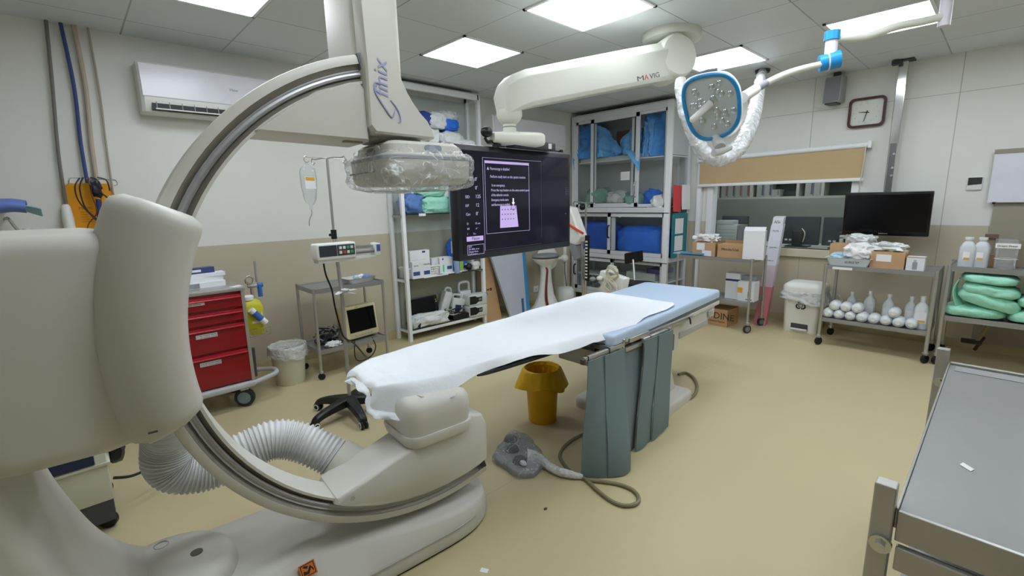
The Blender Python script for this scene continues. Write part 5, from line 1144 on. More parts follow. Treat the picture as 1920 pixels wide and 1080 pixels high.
B().span((-0.13, -0.06, 0), (0.13, 0.05, 0.06), bev=0.01).build('unit_case', BLACK, BB, smooth=30)
WR = thing('wire_coil', 'black and white wires coiled over the black flat unit on the bottom shelf', 'cables', (3.42, 4.67, zb_+0.06))
rr = random.Random(9)
for k in range(9):
    r = rr.uniform(0.06, 0.13); a0 = rr.uniform(0, 6); z0 = rr.uniform(0.01, 0.08)
    B().tube([Vector((r*1.3*math.cos(a0+q*0.9), 0.03+r*0.45*math.sin(a0+q*0.9), z0+0.03*math.sin(q*1.7+k))) for q in range(7)], 0.005, 6, smooth=6).build('wire', BLACK if k % 3 else WIREC, WR)
b = B().cyl((0, 0, -0.02), (0, 0, 0.02), 0.02, n=14).build('clamp_knob', MATS['knob_blue']); b.parent = SU; b.location = Vector((3.88, 4.62, 0.40))-SU.location; b.rotation_euler = (PI/2, 0, 0); b['label'] = 'small blue clamp knob'

# ------------------------------------------------------------------ things leaning on the wall right of the shelves
LB = thing('long_carton', 'tall brown cardboard carton leaning on the left wall beside the shelving unit', 'carton', (4.02, 4.70, 0))
b = B().loft([[(-0.10, 0.0, 0), (0.20, -0.01, 0), (0.20, 0.12, 0), (-0.10, 0.12, 0)], [(-0.09, 0.09, 1.02), (0.06, 0.09, 1.04), (0.06, 0.17, 1.04), (-0.09, 0.17, 1.02)]])
b.build('carton_body', CARD, LB, smooth=0)
B().box((0.0, 0.034, 0.42), (0.04, 0.006, 0.02)).box((0.05, 0.034, 0.42), (0.03, 0.006, 0.04)).build('printed_marks', mat('brown_ink', (92, 60, 36), 0.8), LB, smooth=0)
PL = thing('leaning_board', 'pale grey board with bright blue edge leaning on the left wall behind the monitor', 'board', (4.40, 4.58, 0))
RR = Matrix.Rotation(math.radians(-5), 4, 'X')
b = B().poly([(-0.12, -0.02, 0.0), (0.19, -0.02, 0.0), (0.19, -0.02, 1.35), (-0.42, -0.02, 1.35), (-0.42, -0.02, 1.0)], (0, 0.035, 0)); b.xf(RR); b.build('board_face', mat('board_grey', (188, 194, 206), 0.5), PL, smooth=0)
b = B().span((0.19, -0.026, 0), (0.245, 0.02, 1.35)); b.xf(RR); b.build('blue_edge', BLUEE, PL, smooth=0)
b = B().span((0.10, -0.026, 0.0), (0.14, -0.018, 0.24)); b.xf(RR); b.build('blue_tab', mat('tab_blue', (46, 104, 160), 0.5), PL, smooth=0)
WD = thing('warming_unit', 'white bowl topped column unit with maroon handle behind the patient table', 'device', (4.93, 4.50, 0))
B().lathe([(0, 0), (0.26, 0), (0.27, 0.03), (0.20, 0.10), (0.13, 0.25), (0.095, 0.45), (0.085, 0.60), (0.10, 0.68), (0.18, 0.73), (0.215, 0.785), (0, 0.785)], n=36, sc=(1, 0.8)).build('column_body', WHITEP, WD, smooth=50)
B().lathe([(0.05, 0.80), (0.16, 0.795), (0.212, 0.80), (0.222, 0.815), (0.21, 0.835), (0.17, 0.84), (0, 0.835)], n=36, sc=(1, 0.8)).build('bowl_rim', GREYP, WD, smooth=50)
B().tube([(-0.105, -0.10, 0.66), (-0.085, -0.105, 0.62), (-0.11, -0.115, 0.5), (-0.14, -0.13, 0.36), (-0.15, -0.14, 0.22), (-0.135, -0.15, 0.12)], [0.012, 0.016, 0.016, 0.018, 0.022, 0.02], 10, smooth=6).build('maroon_handle', MAROON, WD)
# floor lamp with round white shade
FL = thing('examination_lamp', 'white examination lamp with round disc head on a thick white stand by the wall', 'lamp', (5.50, 4.62, 0))
B().lathe([(0, 0.02), (0.13, 0.02), (0.145, 0.05), (0.14, 0.22), (0.11, 0.26), (0.03, 0.28), (0, 0.28)], n=28).build('lamp_base', WHITEP, FL, smooth=45)
B().cyl((0, 0, 0.27), (-0.01, 0, 1.0), 0.028, n=16).tube([(-0.01, 0, 0.98), (0.0, 0, 1.12), (0.03, 0.02, 1.2), (-0.02, 0, 1.3), (-0.12, -0.05, 1.32)], 0.026, 10, smooth=5).build('lamp_pole', WHITEP, FL)
B().ball((-0.06, -0.04, 0.72), 0.06, 18).build('pivot_ball', WHITEP, FL)
B().lathe([(0, 0.02), (0.10, 0.016), (0.18, -0.002), (0.19, -0.012), (0.18, -0.016), (0, 0.0)], (-0.28, 0.10, 0.74), 36, axis=(-0.25, -1, 0.15)).cyl((-0.24, 0.10, 0.73), (-0.08, -0.04, 0.72), 0.02).build('disc_head', CREAM2, FL, smooth=40)
B().tube([(-0.05, -0.04, 0.66), (-0.06, -0.05, 0.5), (-0.02, -0.04, 0.34), (0.0, -0.03, 0.26)], 0.006, 7, smooth=6).build('lamp_cable', BLACK, FL)
b = B()
for k in range(2):
    o = thing('wall_socket', ['left white wall socket low on the left wall behind the table', 'right white wall socket with dark hole low on the left wall behind the table'][k], 'socket', (5.13+0.14*k, YL, 0.20), 0, 'low wall sockets')
    B().span((-0.055, -0.012, 0), (0.055, 0, 0.10), bev=0.004).build('face_plate', WHITEP, o, smooth=30)
    B().cyl((0, -0.011, 0.05), (0, -0.0135, 0.05), 0.02 if k else 0.008, n=16).build('socket_hole', DARKG, o, smooth=0)
# ------------------------------------------------------------------ white ceiling boom carrying the large monitor
BM = thing('monitor_boom', 'white ceiling boom arm with round joint holding the large monitor', 'ceiling arm', (3.83, 2.08, ZC))
bw = dict(parent=BM, world=True)
B().lathe([(0, ZC-0.075), (0.20, ZC-0.075), (0.228, ZC-0.062), (0.232, ZC-0.04), (0.232, ZC), (0, ZC)], (3.83, 2.08, 0), 56).build('ceiling_plate', CREAM2, smooth=40, **bw)
B().span((3.72, 2.00, 2.70), (3.92, 2.16, ZC-0.07), bev=0.02).build('ceiling_neck', mat('neck_grey', (96, 96, 90), 0.6), smooth=40, **bw)
J = at_d(1254, 114, 3.75); E_ = Vector((2.24, 2.40, 2.31))
ax = (E_-J); ax.z = 0; ax.normalize(); sd = Vector((-ax.y, ax.x, 0))
if sd.y > 0: sd = -sd           # towards the viewer's side
B().lathe([(0, -0.15), (0.145, -0.15), (0.162, -0.135), (0.166, -0.10), (0.166, 0.10), (0.162, 0.125), (0.148, 0.140), (0, 0.142)], J, 56, axis=(sd*0.6-FWD*0.4)).build('round_joint', CREAM2, smooth=40, **bw)
# tapering hollow arm with bevelled upper and lower faces
L_ = (E_-J).length; d = (E_-J).normalized(); up = sd.cross(d); up = up if up.z > 0 else -up
def sec(t, hw, h0, h1, drop=0.0):
    c = J + d*(L_*t); c.z -= drop
    pr_ = [(-hw, h0*0.9+h1*0.1), (-hw, h1*0.55), (-hw*0.55, h1), (hw*0.55, h1), (hw, h1*0.55), (hw, h0*0.9+h1*0.1), (hw*0.8, h0), (-hw*0.8, h0)]
    return [c + sd*a + up*b for a, b in pr_]
B().loft([sec(0.0, 0.115, -0.15, 0.135), sec(0.30, 0.115, -0.14, 0.130), sec(0.6, 0.112, -0.132, 0.122), sec(0.90, 0.110, -0.125, 0.112), sec(0.965, 0.106, -0.132, 0.095), sec(1.01, 0.095, -0.145, 0.055), sec(1.035, 0.075, -0.15, -0.02), sec(1.04, 0.06, -0.15, -0.09)]).build('boom_arm', CREAM2, smooth=42, bev=0.012, seg=2, **bw)
c0 = J + d*(L_*0.315) + sd*0.1165 + up*(-0.112)
tb_ = B()
tb_.text('M', 0.05, c0, -d, up, ext=0.0012, width=0.066); tb_.text('VIG', 0.05, c0-d*0.135, -d, up, ext=0.0012, width=0.105)
tb_.build('maker_lettering', mat('grey_lettering', (112, 114, 110), 0.5), smooth=0, **bw)
B().text('A', 0.05, c0-d*0.080, -d, up, ext=0.0012, width=0.044).build('maker_letter', mat('red_lettering', (200, 110, 100), 0.5), smooth=0, label='red letter of the maker name', **bw)
V = E_ + d*(-0.03)
B().lathe([(0, 0.03), (0.085, 0.03), (0.088, 0.0), (0.075, -0.03), (0.05, -0.055), (0, -0.06)], (V.x, V.y, 2.165), 28).cyl((V.x, V.y, 2.06), (V.x, V.y, 2.13), 0.045, n=24).lathe([(0, 2.062), (0.056, 2.062), (0.056, 2.035), (0, 2.035)], (V.x, V.y, 0), 28).build('swivel', CREAM2, smooth=40, **bw)
B().cyl((V.x, V.y, 2.088), (V.x, V.y, 2.092), 0.0458, n=24).build('swivel_ring', DARKG, smooth=30, **bw)
# bracket pod over the monitor
pod = B(); M = Matrix.Translation((V.x+0.02, V.y-0.01, 2.012)) @ Matrix.Rotation(math.radians(-14), 4, 'Z')
rings = []
for x, s in ((-0.19, 0.55), (-0.175, 0.85), (-0.12, 0.95), (0.10, 1.0), (0.19, 1.0), (0.215, 0.85), (0.225, 0.6)):
    rings.append([(x, p[0]*s, p[1]*s) for p in rrect(0.17, 0.092 if x > -0.1 else 0.078, 0.03, 5)])
pod.loft(rings).xf(M).build('bracket_pod', CREAM2, smooth=45, **bw)

# ------------------------------------------------------------------ large display hanging from the boom
ML, MR = Vector((1.80, 2.392, 0)), Vector((2.985, 2.452, 0))
MT = thing('large_monitor', 'large black wall of screen showing a fluoroscopy message, hung from the white boom', 'monitor', ((ML.x+MR.x)/2, (ML.y+MR.y)/2, 1.222), math.atan2(MR.y-ML.y, MR.x-ML.x))
mw, mh = (MR-ML).length, 0.735
B().span((-mw/2, 0, 0), (mw/2, 0.075, mh), bev=0.008).build('monitor_case', mat('monitor_black', (26, 29, 34), 0.35), MT, smooth=30)
B().span((-mw/2+0.035, -0.002, 0.045), (mw/2-0.03, 0.01, mh-0.035)).build('screen', mat('screen_dark', (19, 19, 29), 0.09, emit=(40, 38, 66), estr=0.10), MT, smooth=0)
B().span((-mw/2+0.08, 0.075, 0.12), (mw/2-0.08, 0.12, mh-0.12), bev=0.01).build('rear_housing', BLACK, MT, smooth=30)
def sx_(u): return -mw/2+u*mw
def sz_(v): return mh*(1-v)
FY = -0.0032
def box_outline(b, u0, v0, u1, v1, w=0.0022):
    x0, x1, z0, z1 = sx_(u0), sx_(u1), sz_(v1), sz_(v0)
    for a, c in (((x0, z0), (x1, z0+w)), ((x0, z1-w), (x1, z1)), ((x0, z0), (x0+w, z1)), ((x1-w, z0), (x1, z1))): b.span((a[0], FY, a[1]), (c[0], FY+0.0015, c[1]))
def stext(b, s, u, v, size, width=None): b.text(s, size, (sx_(u), FY-0.0002, sz_(v)), (1, 0, 0), (0, 0, 1), ext=0.0004, width=width)
b = B()
box_outline(b, 0.205, 0.125, 0.575, 0.78)
stext(b, 'Fluoroscopy is disabled', 0.245, 0.205, 0.026, 0.185); stext(b, 'Perform study start on the system monitor.', 0.245, 0.275, 0.026, 0.355)
for k, s in enumerate(('In an emergency:', 'Press the top button on the area control panel', 'of the tableside console.', 'Emergency mode starts', 'and fluoroscopy is enabled.')):
    stext(b, s, 0.25 if k else 0.255, 0.352+0.044*k, 0.024, (0.125, 0.385, 0.17, 0.165, 0.18)[k])
b.poly([(sx_(0.222), FY, sz_(0.205)), (sx_(0.238), FY, sz_(0.205)), (sx_(0.230), FY, sz_(0.178))], (0, 0.0012, 0))
box_outline(b, 0.058, 0.865, 0.182, 0.985-0.03)
for k, s in enumerate(('SDT', 'XR GEN. error', 'Change focus.', 'Call service.')): stext(b, s, 0.065, 0.888+0.020*k+0.002*k, 0.016, (0.03, 0.095, 0.085, 0.08)[k])
for k, (a, c) in enumerate((('', "0'"), ('', "0'"), ('SID', '125'), ('kV', '12'), ('Gm', "0'"))):
    v = 0.305+0.075*k
    if a: stext(b, a, 0.055, v, 0.026)
    stext(b, c, 0.128, v, 0.032)
for k, (a, c) in enumerate((('D', '75 cm'), ('W', "-4 '"), ('/', '0 s'))): stext(b, a, 0.06, 0.685+0.045*k, 0.02); stext(b, c, 0.12-0.015*(k == 2), 0.685+0.045*k, 0.018)
x0 = sx_(0.19); b.span((x0, FY, 0.05), (x0+0.002, FY+0.0012, sz_(0.10))); b.span((x0, FY, sz_(0.102)), (sx_(0.69), FY+0.0012, sz_(0.10)))
x0 = sx_(0.69); 
b.build('screen_text', TXT, MT, smooth=0)
DIM = mat('screen_dim', (70, 68, 90), 0.5, emit=(80, 76, 104), estr=0.35)
B().span((sx_(0.69), FY, 0.10), (sx_(0.691), FY+0.0012, sz_(0.10))).build('frame_line', DIM, MT, smooth=0)
B().span((sx_(0.19), FY, 0.052), (sx_(0.69), FY+0.0012, 0.0535)).build('frame_line', DIM, MT, smooth=0)
b = B(); box_outline(b, 0.945, 0.36, 0.985, 0.435, 0.0015)
for k in range(3): stext(b, ('D', 'Fluoro', 'Review', 'Image')[k+1], 0.948, 0.385+0.02*k, 0.013, 0.04)
b.build('dim_screen_text', mat('screen_dim', (70, 68, 90), 0.5, emit=(80, 76, 104), estr=0.35), MT, smooth=0)
B().span((sx_(0.207), FY-0.0004, sz_(0.148)), (sx_(0.573), FY+0.001, sz_(0.127))).build('title_bar', PUR, MT, smooth=0)
b = B(); b.poly([(sx_(0.315), FY, sz_(0.735)), (sx_(0.472), FY, sz_(0.735)), (sx_(0.455), FY, sz_(0.53)), (sx_(0.32), FY, sz_(0.53))], (0, 0.0012, 0))
b.build('lilac_panel', PUR, MT, smooth=0)
B().span((sx_(0.055), FY, sz_(0.832)), (sx_(0.178), FY+0.0012, sz_(0.79))).build('pause_button', PUR, MT, smooth=0)
b = B(); stext(b, 'Pause', 0.092, 0.822, 0.030); 
for r in range(3):
    for q in range(5): b.cyl((sx_(0.335+q*0.024), FY-0.0008, sz_(0.565+r*0.045)), (sx_(0.335+q*0.024), FY, sz_(0.565+r*0.045)), 0.0045, n=10)
b.tube([(sx_(0.43)+0.021*math.cos(a), FY-0.001, sz_(0.545)+0.021*math.sin(a)) for a in [2*PI*k/24 for k in range(24)]], 0.0015, 5, closed=True)
b.build('panel_marks', mat('dark_violet_ink', (64, 52, 92), 0.6), MT, smooth=0)
b = B(); b.poly([(sx_(0.43)-0.006, FY-0.001, sz_(0.46)), (sx_(0.43)+0.006, FY-0.001, sz_(0.46)), (sx_(0.43)+0.006, FY-0.001, sz_(0.50)), (sx_(0.43)+0.016, FY-0.001, sz_(0.50)), (sx_(0.43), FY-0.001, sz_(0.53)), (sx_(0.43)-0.016, FY-0.001, sz_(0.50)), (sx_(0.43)-0.006, FY-0.001, sz_(0.50))], (0, 0.0008, 0))
b.build('white_arrow', mat('screen_white', (226, 222, 236), 0.5, emit=(226, 222, 236), estr=0.5), MT, smooth=0)
b = B(); stext(b, '-x-', 0.935, 0.64, 0.02); b.build('blue_readout', mat('screen_blue', (60, 90, 190), 0.5, emit=(60, 90, 200), estr=0.3), MT, smooth=0)
# sound bar style camera unit and microphone on top of the monitor
VC = thing('control_bar', 'black control bar with two white stickers on top of the large monitor', 'device', (2.46, 2.385, 1.958), math.radians(2.9))
B().span((-0.20, -0.04, 0), (0.24, 0.05, 0.052), bev=0.006).build('bar_body', DARKG, VC, smooth=30)
for x in (-0.055, 0.17): B().span((x-0.018, -0.0425, 0.008), (x+0.018, -0.0395, 0.045)).build('white_sticker', PAPER, VC, smooth=0)
B().span((0.24, -0.02, 0.005), (0.31, 0.03, 0.025)).build('grey_plug', GREYP, VC, smooth=0)
MC = thing('microphone', 'black foam headed microphone on a short gooseneck on the large monitor top', 'microphone', (2.06, 2.385, 1.957))
B().tube([(0.08, 0, 0.012), (0.04, 0, 0.03), (0.0, 0, 0.025), (-0.02, 0, 0.05)], 0.010, 8, smooth=5).lathe([(0, 0), (0.03, 0), (0.03, 0.012), (0, 0.012)], (0.08, 0, 0), 16).build('gooseneck', BLACK, MC)
B().ball((-0.005, 0, 0.085), 0.034, 16, (1.25, 1, 1)).build('foam_head', BLACK, MC)

# ------------------------------------------------------------------ tall aluminium cabinet on the right wall
CBX, CBB, CY0, CY1, CZ = 5.95, 6.53, 3.17, 4.86, 2.85
TC = thing('tall_cabinet', 'tall aluminium framed glass cabinet full of blue drapes in the far corner', 'cabinet', (6.24, 4.02, 0))
tw = dict(parent=TC, world=True)
b = B()
for y in (CY0, CY1-0.06):
    b2 = B().span((CBX, y, 0), (CBX+0.05, y+0.06 if y != CY0 else y+0.075, CZ)).build('post', WHITEM if y == CY0 else ALU, smooth=0, bev=0.004, **tw)
    B().span((CBB-0.05, y, 0), (CBB, y+0.06, CZ)).build('post', ALU, smooth=0, bev=0.004, **tw)
for z0, z1 in ((CZ-0.075, CZ), (1.395, 1.47), (0.70, 0.765), (0.10, 0.16)):
    B().span((CBX+0.003, CY0+0.002, z0), (CBX+0.048, CY1-0.002, z1-0.001)).build('front_rail', ALU, smooth=0, bev=0.004, **tw)
    B().span((CBX+0.052, CY0+0.003, z0), (CBB-0.002, CY0+0.05, z1-0.002)).build('side_rail', ALU if z0 != 1.395 else mat('rail_brown', (84, 78, 72), 0.5), smooth=0, bev=0.004, **tw)
for z in (1.387, 0.692): B().span((CBX-0.002, CY0, z), (CBX+0.03, CY1, z+0.010)).build('dark_joint', BLACK, smooth=0, **tw)
PANELC = mat('cabinet_panel', (204, 207, 206), 0.5)
B().span((CBX, CY0, CZ), (CBB, CY1, CZ+0.015)).build('roof_panel', PANELC, smooth=0, **tw)
B().span((CBB-0.012, CY0+0.01, 0.1), (CBB-0.004, CY1-0.01, CZ-0.02)).build('back_panel', PANELC, smooth=0, **tw)
B().span((CBX+0.05, CY1-0.03, 0.1), (CBB-0.05, CY1-0.02, CZ)).build('far_side_panel', PANELC, smooth=0, **tw)
B().span((CBX+0.05, CY0+0.02, 1.47), (CBB-0.05, CY0+0.026, 2.15)).build('side_glass', GLASS, smooth=0, **tw)
B().span((CBX+0.05, CY0+0.02, 2.17), (CBB-0.05, CY0+0.026, CZ-0.075)).build('side_sheet', mat('side_grey', (196, 202, 204), 0.3), smooth=0, **tw)
B().span((CBX+0.05, CY0+0.02, 0.16), (CBB-0.05, CY0+0.026, 0.70)).build('side_glass', GLASS, smooth=0, **tw)
for z in (2.16, 1.43, 0.73, 0.42, 0.13):
    B().span((CBX+0.05, CY0+0.01, z-0.012), (CBB-0.02, CY1-0.03, z)).build('inner_shelf', WHITEM, smooth=0, **tw)
def sash(y0, y1, z0, z1, x=CBX+0.012, t=0.065, glass=GLASSG, name='sliding_door'):
    d = B().span((x, y0, z0), (x+0.022, y0+t, z1)).span((x, y1-t, z0), (x+0.022, y1, z1)).span((x, y0, z0), (x+0.022, y1, z0+t)).span((x, y0, z1-t), (x+0.022, y1, z1)).build(name, ALU, smooth=0, bev=0.004, **tw)
    B().span((x+0.009, y0+t, z0+t), (x+0.013, y1-t, z1-t)).build('pane', glass, d, smooth=0, world=True)
    g = 0.006
    B().span((x-0.001, y0+t-g, z0+t-g), (x+0.008, y0+t, z1-t+g)).span((x-0.001, y1-t, z0+t-g), (x+0.008, y1-t+g, z1-t+g)).span((x-0.001, y0+t, z0+t-g), (x+0.008, y1-t, z0+t)).span((x-0.001, y0+t, z1-t), (x+0.008, y1-t, z1-t+g)).build('seal', BLACK, d, smooth=0, world=True)
    return d
# top: a sliding sash in the middle, open fields left and right of it
dm = sash(3.66, 4.50, 1.475, 2.78)
sash(CY0+0.07, 3.80, 1.475, 2.78, CBX+0.038, 0.05, GLASS, 'rear_door')
sash(4.42, CY1-0.06, 1.475, 2.78, CBX+0.038, 0.05, GLASS, 'rear_door')
def handle(y, z0, z1, x=CBX+0.012, m=CHROME, parent=None):
    B().tube([(x, y, z1), (x-0.04, y, z1-0.01), (x-0.048, y, (z0+z1)/2), (x-0.04, y, z0+0.01), (x, y, z0)], 0.011, 8, smooth=4).build('door_handle', m, parent, world=True)
handle(3.695, 1.62, 1.83, m=CHROME, parent=dm)
dl = sash(3.205, 4.17, 0.768, 1.392, CBX+0.010); dr = sash(4.05, 4.83, 0.768, 1.392, CBX+0.036)
handle(4.135, 1.02, 1.20, m=BLACK, parent=dl)
db = sash(4.05, 4.80, 0.165, 0.695, CBX+0.010, 0.06); sash(3.24, 4.10, 0.165, 0.695, CBX+0.036, 0.055)
handle(4.78, 0.40, 0.56, m=BLACK, parent=db)
B().span((CBX+0.006, 3.80, 1.86), (CBX+0.0095, 3.95, 1.98)).build('paper_notice', PAPER, dm, smooth=0, world=True)
B().cyl((CBX+0.018, 3.95, 1.345), (CBX+0.006, 3.95, 1.345), 0.022, n=16).build('door_lock', WHITEP, dl, smooth=30, world=True)
# blue drapes and bags inside
def drape(name, label, y0, y1, z0, z1, x, m, seed, depth=0.12, cat='drape', group='blue drapes in the tall cabinet', slump=0.3, slope=0):
    def f(u, v):
        y = y0+(y1-y0)*u; z = z1+(z0-z1)*v
        n1 = noise.fractal(Vector((u*3, v*3, seed)), 0.8, 2, 4)
        zz = z - slump*(1-v)*abs(noise.noise(Vector((u*4, seed, 2))))*(z1-z0)
        zz -= (abs(slope)*(u if slope > 0 else 1-u))**1.3*(1-v)*(z1-z0)
        return (x + depth*(0.5+0.5*math.sin(u*9+seed+v*3))*0.4 - depth*0.5*v + 0.06*n1, y, zz)
    b = B().grid(f, 40, 34); b.solid(0.006)
    o = b.build(name, m, smooth=60); c = Vector((x, (y0+y1)/2, z0))
    o.data.transform(Matrix.Translation(-c)); o.location = c
    return tag(o, label, cat, group)
BL2 = mat('light_blue_drape', (112, 184, 244), 0.7, var=0.14, scale=6, bump=0.5, bscale=14)
drape('surgical_drape', 'dark blue drape behind the left opening at the cabinet top', 4.44, 4.80, 2.22, 2.76, 6.08, BLUEC, 1, slump=0.1, depth=0.2)
drape('surgical_drape', 'light blue drape heaped behind the left half of the upper sliding door', 4.02, 4.46, 2.22, 2.72, 6.06, BL2, 2, slump=0.15, slope=-0.85, depth=0.2)
drape('surgical_drape', 'blue drape heaped behind the right half of the upper sliding door', 3.72, 4.14, 2.22, 2.74, 6.10, BL2, 5, slump=0.15, slope=0.8, depth=0.2)
drape('surgical_drape', 'tall blue drape standing in the right opening at the cabinet top', 3.30, 3.70, 2.17, 2.76, 6.10, BLUEC, 4, slump=0.1, depth=0.2)
def wedge(u, v):
    y = 3.66+0.26*u*(1-v*0.85)-0.05*v; return (5.985-0.06*v+0.01*math.sin(u*6), y+0.02*v, 2.24-0.26*v+0.05*u)
o = drape('surgical_drape', 'narrow pale blue drape fold standing in front in the right opening at the cabinet top', 3.50, 3.64, 2.17, 2.66, 6.05, BL2, 8, depth=0.05, slump=0.1)
b = B().grid(wedge, 10, 10); b.solid(0.008); o = b.build('drape_corner', BL2, smooth=60, origin=(6.0, 3.75, 2.1)); tag(o, 'blue drape corner hanging over the white box edge inside the cabinet', 'drape')
b = B().grid(lambda u, v: (5.945-0.02*math.sin(v*3), 4.80+0.03*u*(1-v), 2.22-0.16*v+0.03*u), 6, 8); b.solid(0.006); o = b.build('drape_corner', BLUEC, smooth=60, origin=(5.95, 4.8, 2.2)); tag(o, 'blue drape corner poking out at the left edge of the cabinet', 'drape')
o = B().span((-0.19, -0.78, 0), (0.19, 0.78, 0.11), bev=0.01).build('white_carton_tray', mat('tray_white', (214, 218, 216), 0.6), smooth=30); o.location = (6.19, 4.02, 2.162); o.location.z = 2.161
o.data.transform(Matrix.Diagonal((0.8, 0.78, 0.55, 1))); o.location.y = 4.15; tag(o, 'long flat white box under the blue drapes on the upper cabinet shelf', 'box')
o = B().span((-0.05, -0.32, 0), (0.05, 0.32, 0.36)).build('maroon_box', mat('maroon_carton', (112, 58, 50), 0.6), smooth=0); o.location = (6.36, 3.95, 2.25); tag(o, 'dark red brown carton at the back behind the cabinet drapes', 'carton')
G = 'clear bags in the tall cabinet'
MINTB = film('mint_tinted_bag', (150, 206, 186), 0.6, 0.2, bump=0.9, bscale=16)
soft('supply_bag', 'clear bag of green tubing at the left behind the upper sliding door', 'bag', (6.14, 4.44, 1.433), (0.34, 0.42, 0.36), MINTB, 71, group=G)
soft('supply_bag', 'clear bag of white packs in the middle behind the upper sliding door', 'bag', (6.12, 4.08, 1.433), (0.30, 0.36, 0.30), BAGF2, 72, group=G)
soft('supply_bag', 'pale green bag at the right behind the upper sliding door', 'bag', (6.12, 3.80, 1.433), (0.30, 0.30, 0.26), MINTB, 73, group=G)
soft('supply_bag', 'blue bag on the cabinet shelf right of the sliding door handle', 'bag', (6.20, 3.56, 1.433), (0.26, 0.24, 0.30), BLUED, 74, group=G)
soft('supply_bag', 'white plastic bag at the right end of the cabinet shelf by the post', 'bag', (6.10, 3.36, 1.433), (0.26, 0.26, 0.22), LIDW, 75, group=G)
o = B().tube([Vector(p) for p in ((0, 0.14, 0.02), (0, 0.05, 0.06), (0.02, -0.06, 0.09), (0.03, -0.15, 0.12))], 0.02, 10, smooth=4).build('white_tube', WHITEP); o.location = (6.02, 3.40, 1.433); tag(o, 'white tube lying on the cabinet shelf by the white post', 'tube')
G = 'blue wrapped bales in the lower cabinet'
soft('blue_bale', 'large bright blue wrapped bale behind the right lower sliding door', 'bale', (6.22, 3.66, 0.735), (0.42, 0.84, 0.50), BLUED, 76, group=G, amp=0.14, power=0.55)
soft('blue_bale', 'darker blue wrapped bale behind the left lower sliding door', 'bale', (6.22, 4.46, 0.735), (0.42, 0.70, 0.56), mat('deep_blue_bale', (36, 92, 204), 0.55, var=0.2, bump=0.5, bscale=12), 77, group=G, amp=0.14, power=0.55)
for k, (y, z, c) in enumerate(((3.60, 0.145, 'teal'), (3.62, 0.422, 'white'), (3.40, 0.422, 'violet'))):
    o = B().span((-0.16, -0.24 if k < 2 else -0.13, 0), (0.16, 0.24 if k < 2 else 0.13, 0.10 if k != 2 else 0.07), bev=0.01).build('folded_linen', [mat('teal_linen', (60, 110, 116), 0.7), mat('white_linen', (200, 204, 204), 0.7), mat('violet_linen', (70, 58, 120), 0.6)][k], smooth=30); o.location = (6.18, y if k < 2 else 3.26+0.13, z + (0.0 if k < 2 else 0.101))
    tag(o, ['teal folded linen on the cabinet floor behind the stool', 'white folded linen on the low cabinet shelf behind the stool', 'violet folder on the white linen in the low cabinet'][k], 'linen')
# papers taped on the near side of the cabinet
PG = thing('side_curtain', 'teal film with two taped white papers on the near side of the tall cabinet', 'curtain', (6.24, 3.15, 0.76))
b = B().grid(lambda u, v: (-0.23+0.46*u, 0.006*math.sin(u*14)-0.002, 0.62*(1-v)+0.01*math.sin(u*4)), 30, 8); b.solid(0.004); b.build('teal_film', TEALC, PG, smooth=60)
for z0, z1 in ((0.34, 0.55), (0.10, 0.31)): B().span((-0.15, -0.014, z0), (0.08, -0.010, z1)).build('taped_paper', PAPER, PG, smooth=0)
o = B().grid(lambda u, v: (-0.12+0.24*u, -0.012-0.02*v*math.sin(u*3+0.5), 0.30-0.36*v-0.02*u), 10, 10); o.solid(0.003); o = o.build('red_paper', mat('red_paper', (214, 72, 74), 0.7), smooth=60); o.location = (6.12, 3.155, 1.47); tag(o, 'red paper sheet taped on the near side of the tall cabinet', 'paper')
o = B().grid(lambda u, v: (-0.12+0.24*u, -0.010-0.015*v, 0.30-0.34*v), 6, 8); o.solid(0.003); o = o.build('white_notice', PAPER, smooth=60); o.location = (6.36, 3.155, 1.47); tag(o, 'white notice taped beside the red paper on the tall cabinet', 'paper')

# ------------------------------------------------------------------ chrome pole, stool and monitor leads behind the table
CP = thing('chrome_stand', 'slim chrome stand with cross bar in front of the tall cabinet', 'drip stand', (5.0, 3.84, 0))
B().cyl((0, 0, 0.06), (0, 0, 0.8), 0.02, n=16).cyl((0, 0, 0.75), (0, 0, 1.56), 0.015, n=16).build('pole', CHROME, CP)
B().tube([(0.0, 0.20, 1.48), (0.0, 0.21, 1.55), (0.0, 0.17, 1.57), (0, 0, 1.555), (0, -0.12, 1.55), (0, -0.14, 1.53)], 0.009, 8, smooth=5).build('cross_bar', CHROME, CP)
B().ball((0, 0.06, 1.50), 0.042, 14).build('black_clamp', BLACK, CP)
for k in range(5):
    a = 2*PI*k/5; B().tube([(0, 0, 0.08), (0.15*math.cos(a), 0.15*math.sin(a), 0.07), (0.28*math.cos(a), 0.28*math.sin(a), 0.03)], 0.016, 8).ball((0.28*math.cos(a), 0.28*math.sin(a), 0.026), 0.026, 10).build('leg', CHROME, CP)
B().tube([(0, 0.03, 0.95), (0, 0.10, 0.98), (0, 0.14, 0.90), (0, 0.12, 0.80)], 0.012, 8, smooth=5).build('hook_arm', BLACK, CP)
CS = thing('suction_head', 'white and grey head unit with orange red lever beside the large monitor edge', 'device', (4.7, 3.83, 1.12))
b = B().poly([(0, 0.16, 0.40), (0, 0.03, 0.38), (0, -0.13, 0.02), (0, -0.06, -0.10), (0, 0.16, -0.06)], (0.16, 0, 0)); b.build('head_case', WHITEP, CS, bev=0.02, smooth=30)
B().poly([(0.02, 0.10, -0.06), (0.02, -0.03, -0.08), (0.02, -0.10, -0.26), (0.02, -0.02, -0.30)], (0.10, 0, 0)).build('grey_foot', GREYP, CS, smooth=0)
B().cyl((-0.01, 0.06, 0.17), (-0.03, -0.20, 0.06), 0.015, n=12).ball((-0.01, 0.07, 0.175), 0.034, 14).build('orange_lever', REDPL, CS)
